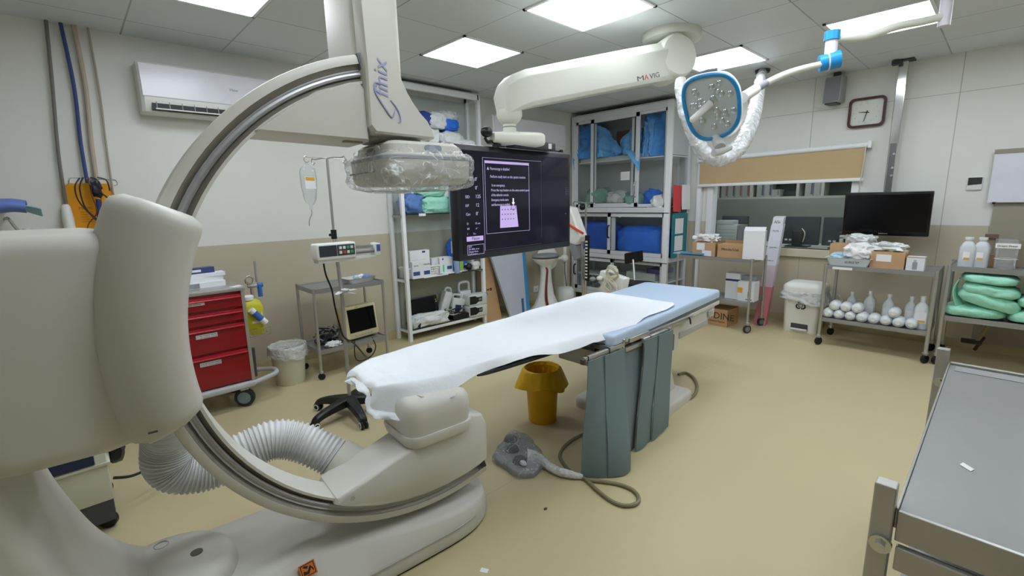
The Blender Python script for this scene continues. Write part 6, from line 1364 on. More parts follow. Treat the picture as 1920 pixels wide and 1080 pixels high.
B().span((0.05, -0.22, -0.55), (0.08, -0.17, 0.03)).build('scale_bar', BLACK, CS, smooth=0)
for k in range(12): B().span((0.047, -0.212, -0.52+k*0.042), (0.0502, -0.178, -0.50+k*0.042)).build('scale_mark', WHITEP, CS, smooth=0)
B().cyl((0.08, -0.14, -1.12), (0.08, -0.10, -0.05), 0.02, n=12).build('support_tube', CHROME, CS)
ST = thing('stool', 'black padded stool with curved backrest on a steel bar behind the table head', 'stool', (5.30, 3.22, 0))
def bk(u, v):
    a = (u-0.5)*1.3; return (0.30+0.12*math.cos(a)-0.02*v, 0.33*math.sin(a)*0.72+0.30, 0.72+0.15*v+0.06*(0.5-u)*1.0)
b = B().grid(bk, 16, 6); b.solid(0.06); b.build('backrest', BLACK, ST, bev=0.012, smooth=50)
B().cyl((0.36, 0.30, 0.76), (0.20, 0.16, 0.40), 0.016).build('back_bar', STEEL, ST)
B().lathe([(0, 0.42), (0.18, 0.42), (0.20, 0.44), (0.205, 0.48), (0.19, 0.505), (0, 0.515)], (0.06, 0.0, 0), 30, sc=(1, 1.25)).build('seat', BLACK, ST)
B().cyl((0.06, 0, 0.10), (0.06, 0, 0.43), 0.026).build('gas_column', STEEL, ST)
for k in range(5):
    a = 2*PI*k/5; B().tube([(0.06, 0, 0.11), (0.06+0.15*math.cos(a), 0.15*math.sin(a), 0.09), (0.06+0.26*math.cos(a), 0.26*math.sin(a), 0.06)], 0.02, 8).ball((0.06+0.26*math.cos(a), 0.26*math.sin(a), 0.03), 0.03, 12).build('leg', BLACK, ST)
EB = thing('connector_box', 'white connector box wound with cream cables on a post behind the table', 'device', (4.40, 2.95, 0.40))
B().cyl((0.02, 0.02, -0.38), (0.02, 0.02, 0.12), 0.025).lathe([(0, -0.40), (0.2, -0.40), (0.2, -0.37), (0, -0.36)], n=24).build('post', STEEL, EB)
B().box((0, 0.02, 0.24), (0.12, 0.34, 0.24), bev=0.015, mtx=Matrix.Rotation(0.2, 4, 'X')).build('box_body', WHITEP, EB, smooth=30)
B().cyl((-0.07, -0.05, 0.36), (-0.02, -0.05, 0.42), 0.05, n=18).build('white_plug', WHITEP, EB)
rr = random.Random(3)
for k in range(10):
    c = Vector((-0.07, -0.06, 0.38)); r = rr.uniform(0.04, 0.085); t0 = rr.uniform(0, 6)
    B().tube([c+Vector((0.02*math.sin(q*2.3+k), r*math.cos(t0+q*0.95), r*math.sin(t0+q*0.95))) for q in range(7)], 0.009, 7, smooth=6).build('wire_loop', WIREC, EB)
for k in range(6):
    B().tube([Vector((-0.08, rr.uniform(-0.1, 0.05), 0.32)), Vector((-0.10, rr.uniform(-0.15, 0.05), 0.22)), Vector((-0.08, rr.uniform(-0.18, 0.02), 0.12)), Vector((-0.10, rr.uniform(-0.22, 0.1), 0.02))], 0.008, 7, smooth=6).build('hanging_wire', WIREC, EB)
for k, (y, z) in enumerate(((0.20, 0.28), (0.14, 0.22), (0.10, 0.30))): B().ball((-0.08, y, z), 0.035, 12, (1, 1.2, 0.8)).build('grey_clip', [GREYP, DARKG, WHITEP][k], EB)
EB.location = (4.45, 3.05, 0.40)
# ------------------------------------------------------------------ window wall: blind, clock, speaker, TV, panel, board
BD = thing('roller_blind', 'tan roller blind half lowered over the control room window', 'blind', (6.50, 2.09, 1.74))
bd = dict(parent=BD, world=True)
B().cyl((6.50, 1.14, 2.125), (6.50, 3.04, 2.095), 0.03, n=20).build('roller_tube', WHITEM, **bd)
B().span((6.485, 1.11, 2.09), (6.56, 1.14, 2.165)).build('end_bracket', WHITEM, smooth=0, **bd)
B().span((6.485, 3.04, 2.06), (6.56, 3.06, 2.13)).build('end_bracket', WHITEM, smooth=0, **bd)
B().span((6.498, 1.16, 1.76), (6.503, 3.02, 2.10)).build('blind_cloth', TAN, smooth=0, **bd)
B().span((6.485, 1.15, 1.735), (6.52, 3.03, 1.772), bev=0.006).build('bottom_bar', WHITEM, smooth=30, **bd)
B().cyl((6.48, 1.155, 2.10), (6.48, 1.165, 1.765), 0.006, n=8).cyl((6.48, 1.17, 1.77), (6.50, 1.16, 1.45), 0.003, n=6).build('pull_cord', WIREC, **bd)
CL = thing('wall_clock', 'square white wall clock with dark red rounded frame beside the blind', 'clock', (XR, 1.195, 2.475), 0)
def ring_plate(b, o, i, x0, x1):
    n = len(o)
    A = [[(x0, p[0], p[1]) for p in o], [(x1, p[0], p[1]) for p in o], [(x1, p[0], p[1]) for p in i], [(x0, p[0], p[1]) for p in i]]
    A.append(A[0]); V = [[b.bm.verts.new(p) for p in r] for r in A[:4]]
    for k in range(4):
        for q in range(n): b.bm.faces.new((V[k][q], V[k][(q+1) % n], V[(k+1) % 4][(q+1) % n], V[(k+1) % 4][q]))
b = B(); ring_plate(b, rrect(0.335, 0.315, 0.05, 6), rrect(0.285, 0.265, 0.035, 6), 0.0, -0.04); b.build('clock_frame', mat('dark_red_frame', (72, 22, 26), 0.25), CL, smooth=30)
B().poly([(-0.012, p[0], p[1]) for p in rrect(0.29, 0.27, 0.035, 6)], (0.01, 0, 0)).build('clock_face', mat('clock_white', (226, 230, 222), 0.5), CL, smooth=30)
b = B()
for k in range(12):
    a = 2*PI*k/12; r = 0.115; b.text(str(k or 12), 0.026, (-0.0128, -r*math.sin(a)*0.95+0.008, r*math.cos(a)*0.92-0.009), (0, -1, 0), (0, 0, 1), ext=0.0003, align='CENTER')
b.build('numerals', mat('pale_numeral', (186, 190, 186), 0.6), CL, smooth=0)
def hand(a, l, w, x): return [(x, -(-math.sin(a))*0+(-1)*(math.sin(a)*t+math.cos(a)*s)*1, math.cos(a)*t-math.sin(a)*s) for t, s in ((-0.02, -w), (-0.02, w), (l, w*0.4), (l, -w*0.4))]
B().poly(hand(math.radians(277), 0.075, 0.006, -0.016), (-0.002, 0, 0)).build('hour_hand', INK, CL, smooth=0)
B().poly(hand(math.radians(193), 0.10, 0.005, -0.02), (-0.002, 0, 0)).build('minute_hand', INK, CL, smooth=0)
SPK = thing('wall_speaker', 'grey box loudspeaker mounted high on the window wall near the ceiling', 'speaker', (6.44, 1.49, 2.74), math.radians(-6))
B().loft([[(-0.10, -0.085, -0.14), (-0.10, 0.085, -0.14), (0.08, 0.085, -0.14), (0.08, -0.085, -0.14)], [(-0.06, -0.085, 0.14), (-0.06, 0.085, 0.14), (0.08, 0.085, 0.14), (0.08, -0.085, 0.14)]]).build('speaker_case', mat('speaker_grey', (160, 162, 166), 0.6), SPK, bev=0.012, smooth=30)
B().poly([(-0.106, -0.07, -0.125), (-0.106, 0.07, -0.125), (-0.066, 0.07, 0.125), (-0.066, -0.07, 0.125)], (0.008, 0, 0)).build('speaker_grille', mat('grille_grey', (136, 138, 144), 0.7, var=0.2, scale=200), SPK, smooth=0)
B().span((0.0, -0.03, 0.13), (0.05, 0.03, 0.19)).span((-0.09, -0.05, -0.155), (0.06, 0.06, -0.14)).build('speaker_bracket', DARKG, SPK, smooth=0)
TV = thing('wall_television', 'black flat television on a steel ceiling pole on the window wall', 'television', (6.22, 0.872, 1.16))
R = Matrix.Rotation(math.radians(-5), 4, 'Y')
b = B().span((-0.02, -0.36, 0.0), (0.03, 0.36, 0.45), bev=0.008); b.xf(R).build('television_case', mat('tv_gloss_black', (12, 12, 14), 0.25), TV, smooth=30)
B().span((-0.0215, -0.335, 0.045), (-0.018, 0.335, 0.425)).xf(R).build('screen', BLACKG, TV, smooth=0)
B().text('SAMSUNG', 0.014, (-0.0215, 0.04, 0.018), (0, -1, 0), (0, 0, 1), ext=0.0004, width=0.075).xf(R).build('maker_lettering', mat('silver_lettering', (190, 192, 196), 0.4), TV, smooth=0)
B().span((0.03, -0.08, 0.12), (0.19, 0.08, 0.34)).build('rear_mount', DARKG, TV, smooth=0)
B().span((0.19, -0.005, 0.25), (0.255, 0.075, ZC-1.16)).build('ceiling_pole', CHROME, TV, smooth=0, bev=0.006)
B().span((0.183, 0.008, 0.40), (0.19, 0.062, 0.95)).build('slotted_rail', mat('rail_steel', (110, 112, 112), 0.4, 0.8), TV, smooth=0)
for z in (0.62, 0.70, 0.84): B().cyl((0.176, 0.02, z), (0.184, 0.02, z), 0.012, n=12).build('rail_bolt', CHROME, TV)
B().span((0.15, -0.05, ZC-1.16-0.012), (0.30, 0.12, ZC-1.16)).span((0.10, 0.05, ZC-1.16-0.05), (0.18, 0.12, ZC-1.16-0.012)).build('ceiling_bracket', DARKG, TV, smooth=0)
TH = thing('wall_controller', 'small white thermostat with dark display on the window wall', 'thermostat', (XR, 0.255, 1.61))
B().span((-0.02, -0.055, 0), (0, 0.055, 0.125), bev=0.004).build('controller_case', WHITEP, TH, smooth=30)
B().poly([(-0.0215, 0.05, 0.045), (-0.0215, -0.05, 0.055), (-0.0215, -0.05, 0.12), (-0.0215, 0.05, 0.12)], (0.003, 0, 0)).build('dark_display', mat('display_black', (54, 58, 58), 0.2), TH, smooth=0)
WBD = thing('white_board', 'white board with grey top rail on the window wall at the right edge', 'board', (6.50, -0.45, 1.487))
B().span((0, -0.6, 0), (0.02, 0.595, 0.49)).build('board_face', mat('board_white', (224, 226, 238), 0.3), WBD, smooth=0)
B().span((-0.006, -0.6, 0.455), (0.03, 0.60, 0.495)).build('top_rail', mat('rail_taupe', (150, 144, 130), 0.5), WBD, smooth=0)
B().span((0.02, 0.50, 0.0), (0.07, 0.55, 0.49)).build('wall_batten', WHITEM, WBD, smooth=0)
B().cyl((0.0, 0.55, -0.005), (0.03, 0.55, -0.005), 0.012, n=10).build('bottom_clip', BLACK, WBD)
TR2 = struct(B().span((XR-0.03, -1.3, 0.09), (XR, 0.10, 1.487)).build('trim_2', mat('batten_taupe', (160, 152, 136), 0.6), smooth=0))

# ------------------------------------------------------------------ control room contents behind the glass
DK = thing('control_desk', 'pale control desk behind the window', 'desk', (7.2, 2.05, 0))
B().span((-0.30, -1.6, 0.88), (0.45, 1.5, 0.92)).build('desk_top', mat('desk_pale', (196, 196, 184), 0.5), DK, smooth=0)
for y in (-1.55, 1.45): B().span((-0.25, y-0.03, 0), (0.42, y+0.03, 0.88)).build('desk_side', mat('desk_side', (170, 168, 158), 0.5), DK, smooth=0)
def back_monitor(y0, y1, z1, label, x=7.02):
    t = thing('control_monitor', label, 'monitor', (x, (y0+y1)/2, 0.92), 0, 'monitors in the control room'); w_ = y1-y0
    B().span((0, -w_/2, 0.03), (0.05, w_/2, z1-0.92), bev=0.008).build('monitor_back', mat('monitor_charcoal', (52, 56, 62), 0.5), t, smooth=30)
    B().span((-0.05, -0.06, 0.015), (0.0, 0.06, 0.22), bev=0.01).build('stand_column', BLACK, t, smooth=30)
    B().span((-0.09, -0.13, 0), (0.12, 0.13, 0.015)).build('stand_foot', BLACK, t, smooth=0)
    for k in range(3): B().box((-0.004, w_*0.3-0.05*k, 0.09), (0.01, 0.03, 0.022)).build('white_port', WHITEP, t, smooth=0)
    B().tube([Vector((-0.01, -0.04, 0.24)), Vector((-0.06, -0.09, 0.18)), Vector((-0.05, -0.07, 0.07))], 0.006, 6, smooth=5).build('cable', WIREC, t)
back_monitor(1.64, 2.11, 1.315, 'charcoal monitor back in the middle of the control room window')
back_monitor(1.16, 1.605, 1.31, 'charcoal monitor back partly hidden by the wall television')
back_monitor(2.53, 2.90, 1.315, 'charcoal monitor back behind the grey tower at the left of the window', 7.04)
PT = thing('computer_tower', 'pale grey computer towers stacked behind the left of the window', 'computer', (6.92, 2.80, 0.92))
B().span((-0.10, -0.21, 0), (0.10, 0.08, 0.28), bev=0.006).span((-0.10, -0.15, 0.281), (0.10, 0.10, 0.34), bev=0.006).build('tower_case', mat('tower_grey', (186, 194, 190), 0.5), PT, smooth=30)
for k in range(5): B().span((-0.102, -0.19, 0.03+0.045*k), (-0.099, 0.05, 0.035+0.045*k)).build('vent_line', GREYP, PT, smooth=0)
B().span((-0.10, -0.28, 0), (0.10, -0.22, 0.28)).build('side_tower', GREYP, PT, smooth=0)
SW = thing('shelf_rack', 'long white shelf of binder boxes on the far control room wall', 'shelf', (7.6, 2.1, 1.55))
b = B().span((-0.12, -1.4, 0), (0.16, 1.5, 0.03)).span((-0.12, -1.4, 0.27), (0.16, 1.5, 0.30))
for y in (-1.4, -0.36, -0.06+0.0, 0.56, 1.06, 1.47): b.span((-0.12, y, 0.03), (0.16, y+0.035, 0.27))
b.build('shelf_body', mat('shelf_white', (206, 208, 200), 0.5), SW, smooth=0)
B().span((0.15, -1.4, 0.02), (0.16, 1.5, 0.28)).build('shelf_back', mat('shelf_dark', (88, 92, 96), 0.6), SW, smooth=0)
bx = [1.43-0.105*k for k in range(3)] + [1.02-0.105*k for k in range(4)] + [0.50-0.105*k for k in range(3)] + [-0.13-0.105*k for k in range(2)] + [-0.42-0.11*k for k in range(5)]
cols_ = ['red', 'red', 'grey', 'red', 'navy', 'red', 'red', 'navy', 'navy', 'grey', 'navy', 'grey', 'red', 'navy', 'grey', 'red', 'navy']
pos_ = ['first', 'second', 'third', 'fourth', 'fifth', 'sixth', 'seventh', 'eighth', 'ninth', 'tenth', 'eleventh', 'twelfth', 'thirteenth', 'fourteenth', 'fifteenth', 'sixteenth', 'seventeenth']
bmm = None
for k, y in enumerate(bx[:12]):
    o = thing('binder_box', '%s marked grey binder box, %s from the left on the control room shelf' % (cols_[k], pos_[k]), 'binder', (7.56, 2.1+y-0.05, 1.582), 0, 'binder boxes on the control room shelf')
    B().span((-0.07, -0.049, 0), (0.12, 0.049, 0.195 if k not in (9,) else 0.10)).build('binder_case', mat('binder_grey', (178, 182, 178), 0.6), o, smooth=0)
    B().span((-0.0715, -0.045, 0.02), (-0.069, -0.022, 0.17 if k != 9 else 0.09)).build('spine_strip', {'red': mat('spine_red', (164, 104, 106), 0.6), 'navy': mat('spine_navy', (92, 98, 118), 0.6), 'grey': GREYP}[cols_[k]], o, smooth=0)
o = B().span((-0.05, -0.012, 0), (0.10, 0.012, 0.20)).build('folder', PAPER, smooth=0); o.location = (7.56, 1.87, 1.584); o.rotation_euler = (0.5, 0, 0); o.location.z = 1.59; tag(o, 'white folder leaning between the binder boxes on the control room shelf', 'folder')
DPH = thing('desk_device', 'white frame shaped device with a handset on the control desk by the television', 'device', (6.86, 1.28, 0.92))
b = B().span((-0.05, -0.10, 0), (0.05, 0.10, 0.03)).span((-0.02, -0.10, 0.03), (0.02, -0.07, 0.16)).span((-0.02, 0.06, 0.03), (0.02, 0.10, 0.16)).span((-0.02, -0.10, 0.14), (0.02, 0.10, 0.18))
b.build('device_frame', WHITEP, DPH, smooth=0, bev=0.004)
B().loft([[(-0.07, -0.13, 0.0), (-0.07, -0.03, 0.0), (0.03, -0.03, 0.0), (0.03, -0.13, 0.0)], [(-0.03, -0.12, 0.15), (-0.03, -0.08, 0.15), (0.02, -0.08, 0.15), (0.02, -0.12, 0.15)]]).build('handset', CREAM2, DPH, smooth=30)

# ------------------------------------------------------------------ left steel trolley under the window, with its boxes
steel_trolley('two-tier steel trolley under the left half of the control room window', 5.66, 6.12, 1.96, 2.86, 0.865, 0.35, 0.05, 0.014, wheelm=mat('wheel_grey_green', (116, 128, 122), 0.5))
carton('open_carton', 'open brown carton with white packs and labels, leftmost on the trolley under the window', (5.86, 2.575, 0.867), (0.29, 0.22, 0.17), -PI/2, CARD, group='cartons on the trolley under the window', bands=[(PAPER, 0.20, 0.55, 0.45, 0.95), (PAPER, 0.45, 0.85, 0.02, 0.42)])
soft('packs', 'heap of white packs sticking out of the open brown carton', 'packs', (5.86, 2.575, 1.035), (0.20, 0.28, 0.09), PAPER, 81, amp=0.5)
t = carton('open_carton', 'plain brown carton with dark handwriting in the middle of the trolley under the window', (5.86, 2.245, 0.867), (0.31, 0.22, 0.16), -PI/2, CARD, group='cartons on the trolley under the window', txt=[('Miscile Use', 0.045, 0.15, 0.55)])
b = B().span((-0.155, -0.11, 0.16), (-0.152, 0.11, 0.185)).span((-0.155, 0.107, 0.16), (0.155, 0.11, 0.20)).build('carton_flap', CARDD, t, smooth=0)
WC2 = thing('white_carton', 'tall white carton with open flap at the right end of the window trolley', 'carton', (5.84, 2.005, 0.867), -PI/2+0.25)
B().span((-0.11, -0.12, 0), (0.11, 0.12, 0.33)).build('carton_body', CARTON, WC2, smooth=0)
B().loft([[(-0.11, -0.12, 0.33), (0.11, -0.12, 0.33), (0.11, 0.0, 0.37), (-0.11, 0.0, 0.37)], [(-0.11, -0.12, 0.334), (0.11, -0.12, 0.334), (0.11, 0.0, 0.374), (-0.11, 0.0, 0.374)]]).build('lid_flap', CARTON, WC2, smooth=0)
o = B().grid(lambda u, v: (-0.10+0.2*v, -0.17+0.34*u, 0.012+0.004*math.sin(u*9)), 10, 8); o.solid(0.012); o = o.build('blue_folder', SKYP, smooth=50); o.location = (5.80, 2.78, 0.864); tag(o, 'pale blue folded sheet overhanging the left end of the window trolley', 'cloth')
o = B().span((-0.05, -0.14, 0), (0.05, 0.14, 0.012)).build('blue_pad', mat('pad_blue', (84, 148, 200), 0.6), smooth=0); o.location = (5.72, 2.70, 0.867+0.022); tag(o, 'bright blue pad lying on the pale blue sheet on the window trolley', 'pad')
carton('upright_carton', 'white carton with navy stripe on the lower shelf of the window trolley', (5.90, 2.22, 0.352), (0.17, 0.16, 0.32), -PI/2, CARTON, bands=[(INKN, 0, 1, 0.70, 0.78)])
carton('upright_carton', 'white carton with amber label on the lower shelf of the window trolley', (5.86, 2.045, 0.352), (0.19, 0.16, 0.24), -PI/2, CARTON, bands=[(INKY, 0.0, 0.3, 0.42, 0.68), (mat('carton_green', (120, 170, 140), 0.6), 0.62, 0.78, 0.22, 0.5), (GREYP, 0.5, 0.9, 0.08, 0.14)])
o = B().span((-0.09, -0.085, 0), (0.09, 0.085, 0.05)).build('packet', GREYP, smooth=0); o.location = (5.95, 2.05, 0.594); tag(o, 'grey packet lying on top of the amber label carton', 'packet')
t = carton('iodine_carton', 'brown carton printed ODINE on the floor under the window trolley', (5.92, 2.47, 0), (0.50, 0.30, 0.215), -PI/2-0.06, CARD, txt=[('IODINE', 0.115, 0.40, 0.42), ('Povidone Solution Topical', 0.03, 0.30, 0.22)], tm=mat('brown_black_ink', (52, 34, 22), 0.7))
# pink and white long box leaning on the wall
PK = thing('leaning_carton', 'long narrow white and pink carton leaning on the wall beside the window trolley', 'carton', (6.16, 1.98, 0))
a_ = Vector((0, 0, 0)); top_ = Vector((0.26, -0.04, 1.33))
def pk(t0, t1, w0=0.068):
    A = a_.lerp(top_, t0); C_ = a_.lerp(top_, t1); o = []
    for P in (A, C_): o.append([P+Vector((-0.03, -w0, 0)), P+Vector((-0.03, w0, 0)), P+Vector((0.05, w0, 0.012)), P+Vector((0.05, -w0, 0.012))])
    return o
B().loft(pk(0, 0.36)).build('pink_end', PINK, PK, smooth=0)
B().loft(pk(0.36, 0.56)).build('blush_middle', mat('blush_carton', (214, 196, 210), 0.55), PK, smooth=0)
B().loft(pk(0.56, 0.93)).build('white_length', mat('lilac_white_carton', (220, 222, 236), 0.55), PK, smooth=0)
B().loft(pk(0.93, 1.0, 0.06)).build('white_cap', CARTON, PK, smooth=0)
b = B()
nn = (top_-a_).normalized()
for t, s, sz, w_ in ((0.945, 'AlSe', 0.05, 0.07), (0.87, 'Sterile', 0.03, 0.07), (0.72, 'Guide Wire', 0.02, 0.08), (0.60, 'Single use', 0.016, 0.07)):
    P = a_.lerp(top_, t)+Vector((-0.0315, 0.04, 0)); b.text(s, sz, P, (0, -1, 0), nn, ext=0.0006, width=w_)
b.build('printed_text', INK, PK, smooth=0)
# pedal bin
BN = thing('pedal_bin', 'white pedal bin with black biohazard symbol and clear liner by the window wall', 'waste bin', (6.24, 1.53, 0))
rings = [[(p[0], p[1], z) for p in rrect(0.34*s, 0.38*s, 0.05, 5)] for z, s in ((0, 0.90), (0.02, 0.92), (0.46, 1.0))]
B().loft(rings).build('bin_body', mat('bin_white', (232, 231, 222), 0.4), BN, smooth=40)
rings = [[(p[0], p[1], z) for p in rrect(0.38*s, 0.42*s, 0.07, 6)] for z, s in ((0.47, 1.0), (0.53, 1.0), (0.56, 0.96), (0.585, 0.80), (0.592, 0.55))]
B().loft(rings).build('bin_lid', WHITEP, BN, smooth=45)
def bl(u, v):
    a = 2*PI*u; c, s = math.cos(a), math.sin(a); q = 1/max((abs(c)**4+abs(s)**4)**0.25, 1e-6)
    n1 = noise.noise(Vector((c*3, s*3, v*3))); o = 0.018+0.03*v*(1+n1)
    return ((0.185+o)*c*q, (0.205+o)*s*q, 0.49-0.115*v+0.02*n1*v-0.03*v*math.sin(a*2))
B().grid(bl, 72, 14, closed_u=True).build('bin_liner', BAGF2, BN, smooth=40)
def fl(u, v): return (0.02+0.10*v*math.cos(u*2), -0.22-0.13*v*(0.6+0.4*math.sin(u*4)), 0.49-0.22*u*(0.4+0.6*v)+0.03*math.sin(v*5))
B().grid(fl, 16, 12).build('liner_tail', BAGF2, BN, smooth=40)
B().span((-0.167, -0.09, 0.025), (-0.14, 0.09, 0.11), bev=0.02).build('pedal_recess', DARKG, BN, smooth=30)
B().span((-0.185, -0.085, 0.03), (-0.13, 0.085, 0.052), bev=0.006).build('pedal', WHITEP, BN, smooth=30)
sl = math.atan2(0.015, 0.46)
b = B(); c = Vector((-0.1715, 0.0, 0.33))
for k in range(3):
    a0 = PI/2+2*PI*k/3; cc = c+Vector((0, 0.024*math.cos(a0), 0.024*math.sin(a0)))
    b.tube([cc+Vector((0, 0.025*math.cos(a0+PI+t), 0.025*math.sin(a0+PI+t))) for t in [0.75+(2*PI-1.5)*q/24 for q in range(25)]][3:-3], [0.001, 0.004]+[0.0068]*15+[0.004, 0.001], 6)
b.tube([c+Vector((-0.001, 0.021*math.cos(t), 0.021*math.sin(t))) for t in [2*PI*q/28 for q in range(28)]], 0.003, 6, closed=True)
b.build('biohazard_symbol', INK, BN, smooth=40)
B().text('BIOHAZARD', 0.02, (-0.1715, 0.06, 0.40), (0, -1, 0), (0, 0, 1), ext=0.0005, width=0.10).build('bin_lettering', INK, BN, smooth=0)

# ------------------------------------------------------------------ middle steel trolley with bottles
steel_trolley('two-tier steel trolley below the television, bottles on its lower shelf', 5.72, 6.22, 0.375, 1.245, 0.862, 0.295, 0.042, 0.016)
TRY = thing('plastic_tray', 'white plastic tray with dark lettering on the left of the bottle trolley top', 'tray', (5.88, 1.07, 0.864))
rings = [[(p[0], p[1], z) for p in rrect(w_, d_, 0.03, 4)] for w_, d_, z in ((0.24, 0.32, 0.0), (0.28, 0.38, 0.085), (0.30, 0.40, 0.085), (0.27, 0.37, 0.08), (0.23, 0.31, 0.006))]
B().loft(rings).build('tray_body', mat('tray_bluewhite', (220, 228, 234), 0.4), TRY, smooth=30)
B().text('SURG 57', 0.032, (-0.138, 0.02, 0.035), (0, -1, 0), (-0.2, 0, 1), ext=0.0006).build('tray_lettering', INK, TRY, smooth=0)
soft('glove_packs', 'heap of white glove packs at the right of the white plastic tray', 'glove packs', (5.88, 1.0, 0.93), (0.24, 0.26, 0.17), PAPER, 91, amp=0.3, power=0.8)
soft('tubing_pack', 'pale tubing pack at the left of the white plastic tray', 'tubing pack', (5.88, 1.17, 0.90), (0.20, 0.15, 0.09), SKYP, 92, amp=0.3)
carton('brown_carton', 'brown carton with white red-marked label at the back left of the bottle trolley', (6.06, 1.10, 0.864), (0.36, 0.20, 0.21), -PI/2, CARD, bands=[(PAPER, 0.55, 0.98, 0.40, 0.9), (INKR, 0.62, 0.8, 0.72, 0.80)])
soft('plastic_pack', 'crumpled clear pack on top of the back left brown carton', 'pack', (6.06, 1.02, 1.075), (0.16, 0.22, 0.10), LIDW, 93, amp=0.4)
carton('brown_carton', 'brown carton with small white label in the middle of the bottle trolley top', (5.92, 0.755, 0.864), (0.27, 0.24, 0.165), -PI/2-0.04, CARD, bands=[(PAPER, 0.18, 0.62, 0.42, 0.84)])
soft('plastic_pack', 'heap of clear packs and valves filling the middle brown carton', 'pack', (5.92, 0.76, 1.02), (0.20, 0.25, 0.10), LIDW, 94, amp=0.5)
carton('picture_carton', 'small white carton with a grey bottle picture on the bottle trolley', (5.86, 0.545, 0.864), (0.135, 0.12, 0.13), -PI/2, CARTON, bands=[(mat('photo_grey', (150, 154, 160), 0.5), 0.35, 0.62, 0.08, 0.62), (mat('photo_grey_light', (176, 180, 186), 0.5), 0.40, 0.56, 0.62, 0.8), (CARDD, 0.0, 1.0, 0.95, 1.0)])
o = B().span((-0.0015, -0.085, -0.012), (0.0015, 0.085, 0.012)).build('shelf_label', PAPER, smooth=0); o.location = (5.713, 1.10, 0.845); tag(o, 'white paper strip on the front edge of the bottle trolley', 'label')
# standing bottles
def bottle_mesh():
    rings = []
    for z, w_, d_ in ((0, 0.085, 0.065), (0.008, 0.092, 0.072), (0.15, 0.092, 0.072), (0.185, 0.075, 0.06), (0.205, 0.045, 0.04), (0.215, 0.032, 0.032), (0.235, 0.032, 0.032)):
        rings.append([(p[0], p[1], z) for p in rrect(d_, w_, min(w_, d_)*0.42, 4)])
    return B().loft(rings)
G = 'standing bottles on the trolley shelf'
b0 = thing('saline_bottle', 'standing clear bottle, leftmost at the back of the trolley shelf', 'bottle', (6.05, 1.045, 0.297), 0, G)
bottle_mesh().build('bottle_body', BOTTLE, b0, smooth=50)
B().cyl((0, 0, 0.235), (0, 0, 0.262), 0.018, n=18).build('bottle_cap', WHITEP, b0)
B().span((-0.0375, -0.035, 0.05), (-0.0365, 0.035, 0.14)).build('bottle_label', PAPER, b0, smooth=0)
for (x, y, sc, lab) in ((6.02, 0.885, 1.12, 'standing clear bottle with white label, second from the left on the trolley shelf'), (5.97, 0.72, 1.12, 'standing clear bottle in the middle of the trolley shelf behind a raised lying bottle'), (5.96, 0.545, 1.12, 'standing clear bottle behind the right end bottle on the trolley shelf'), (5.87, 0.455, 1.22, 'largest standing bottle with orange striped label at the right end of the trolley shelf')):
    o = dup(b0, (x, y, 0.297), 0, lab); o.scale = (sc, sc, sc)
    if sc > 1.2:
        B().span((-0.0395, -0.03, 0.058), (-0.0378, 0.03, 0.072)).build('orange_stripe', INKY, o, smooth=0)
# lying bottles seen from the base
def round_bottle(): return B().lathe([(0, 0.004), (0.018, 0.004), (0.020, 0.0), (0.034, 0.006), (0.046, 0.025), (0.051, 0.06), (0.051, 0.12), (0.045, 0.16), (0.024, 0.185), (0.018, 0.20), (0.018, 0.225), (0, 0.225)], n=26, axis=(1, 0, 0))
G = 'bottles lying on the trolley shelf'
l0 = thing('lying_bottle', 'lying bottle at the left end of the lower row on the trolley shelf', 'bottle', (5.735, 1.195, 0.348), 0, G)
round_bottle().build('bottle_body', BOTTLE, l0, smooth=50)
B().cyl((-0.004, 0, 0), (0.003, 0, 0), 0.019, n=20).build('base_disc', WHITEP, l0)
ys = [1.195-0.098*k for k in range(8)]
ords = ['left end', 'second', 'third', 'fourth', 'fifth', 'sixth', 'seventh', 'right end']
for k in range(1, 8):
    lab = ('lying bottle %s from the left in the lower row on the trolley shelf' % ords[k]) if k < 7 else 'lying bottle at the right end of the lower row on the trolley shelf'
    dup(l0, (5.735+0.004*(k % 3), ys[k], 0.348), 0, lab)
for k, y in ((0, 1.145), (1, 1.047), (2, 0.949)): dup(l0, (5.745, y, 0.435), 0, ['raised lying bottle, first from the left in the upper row on the trolley shelf', 'raised lying bottle, second from the left in the upper row on the trolley shelf', 'raised lying bottle, third from the left in the upper row on the trolley shelf'][k])
dup(l0, (5.745, 0.652, 0.435), 0, 'lone raised lying bottle near the middle standing bottle on the trolley shelf')

# ------------------------------------------------------------------ far right steel trolley with jugs and green bundles
steel_trolley('two-tier steel trolley at the right edge of the photo, green bundles below', 5.76, 6.26, -0.62, 0.30, 0.925, 0.465, 0.042, 0.016, lip=0.035)
G = 'white jugs on the right trolley'
j0 = thing('plastic_jug', 'left white square plastic jug with orange marked label on the right trolley', 'jug', (5.88, 0.205, 0.927), 0, G)
rings = [[(p[0], p[1], z) for p in rrect(s, s*1.0, 0.02, 4)] for z, s in ((0, 0.105), (0.01, 0.11), (0.175, 0.108), (0.215, 0.075), (0.228, 0.05), (0.245, 0.05))]
B().loft(rings).build('jug_body', film('jug_plastic', (222, 228, 234), 0.72, 0.25, bump=0.1), j0, smooth=40)
B().cyl((0, 0, 0.245), (0, 0, 0.265), 0.03, n=20).build('jug_cap', WHITEP, j0)
B().span((-0.057, -0.02, 0.07), (-0.055, 0.025, 0.135)).build('jug_label', PAPER, j0, smooth=0)
B().span((-0.058, -0.02, 0.07), (-0.0565, 0.02, 0.085)).build('orange_mark', INKY, j0, smooth=0)
dup(j0, (5.90, 0.115, 0.927), -0.1, 'right white square plastic jug with orange marked label on the right trolley')
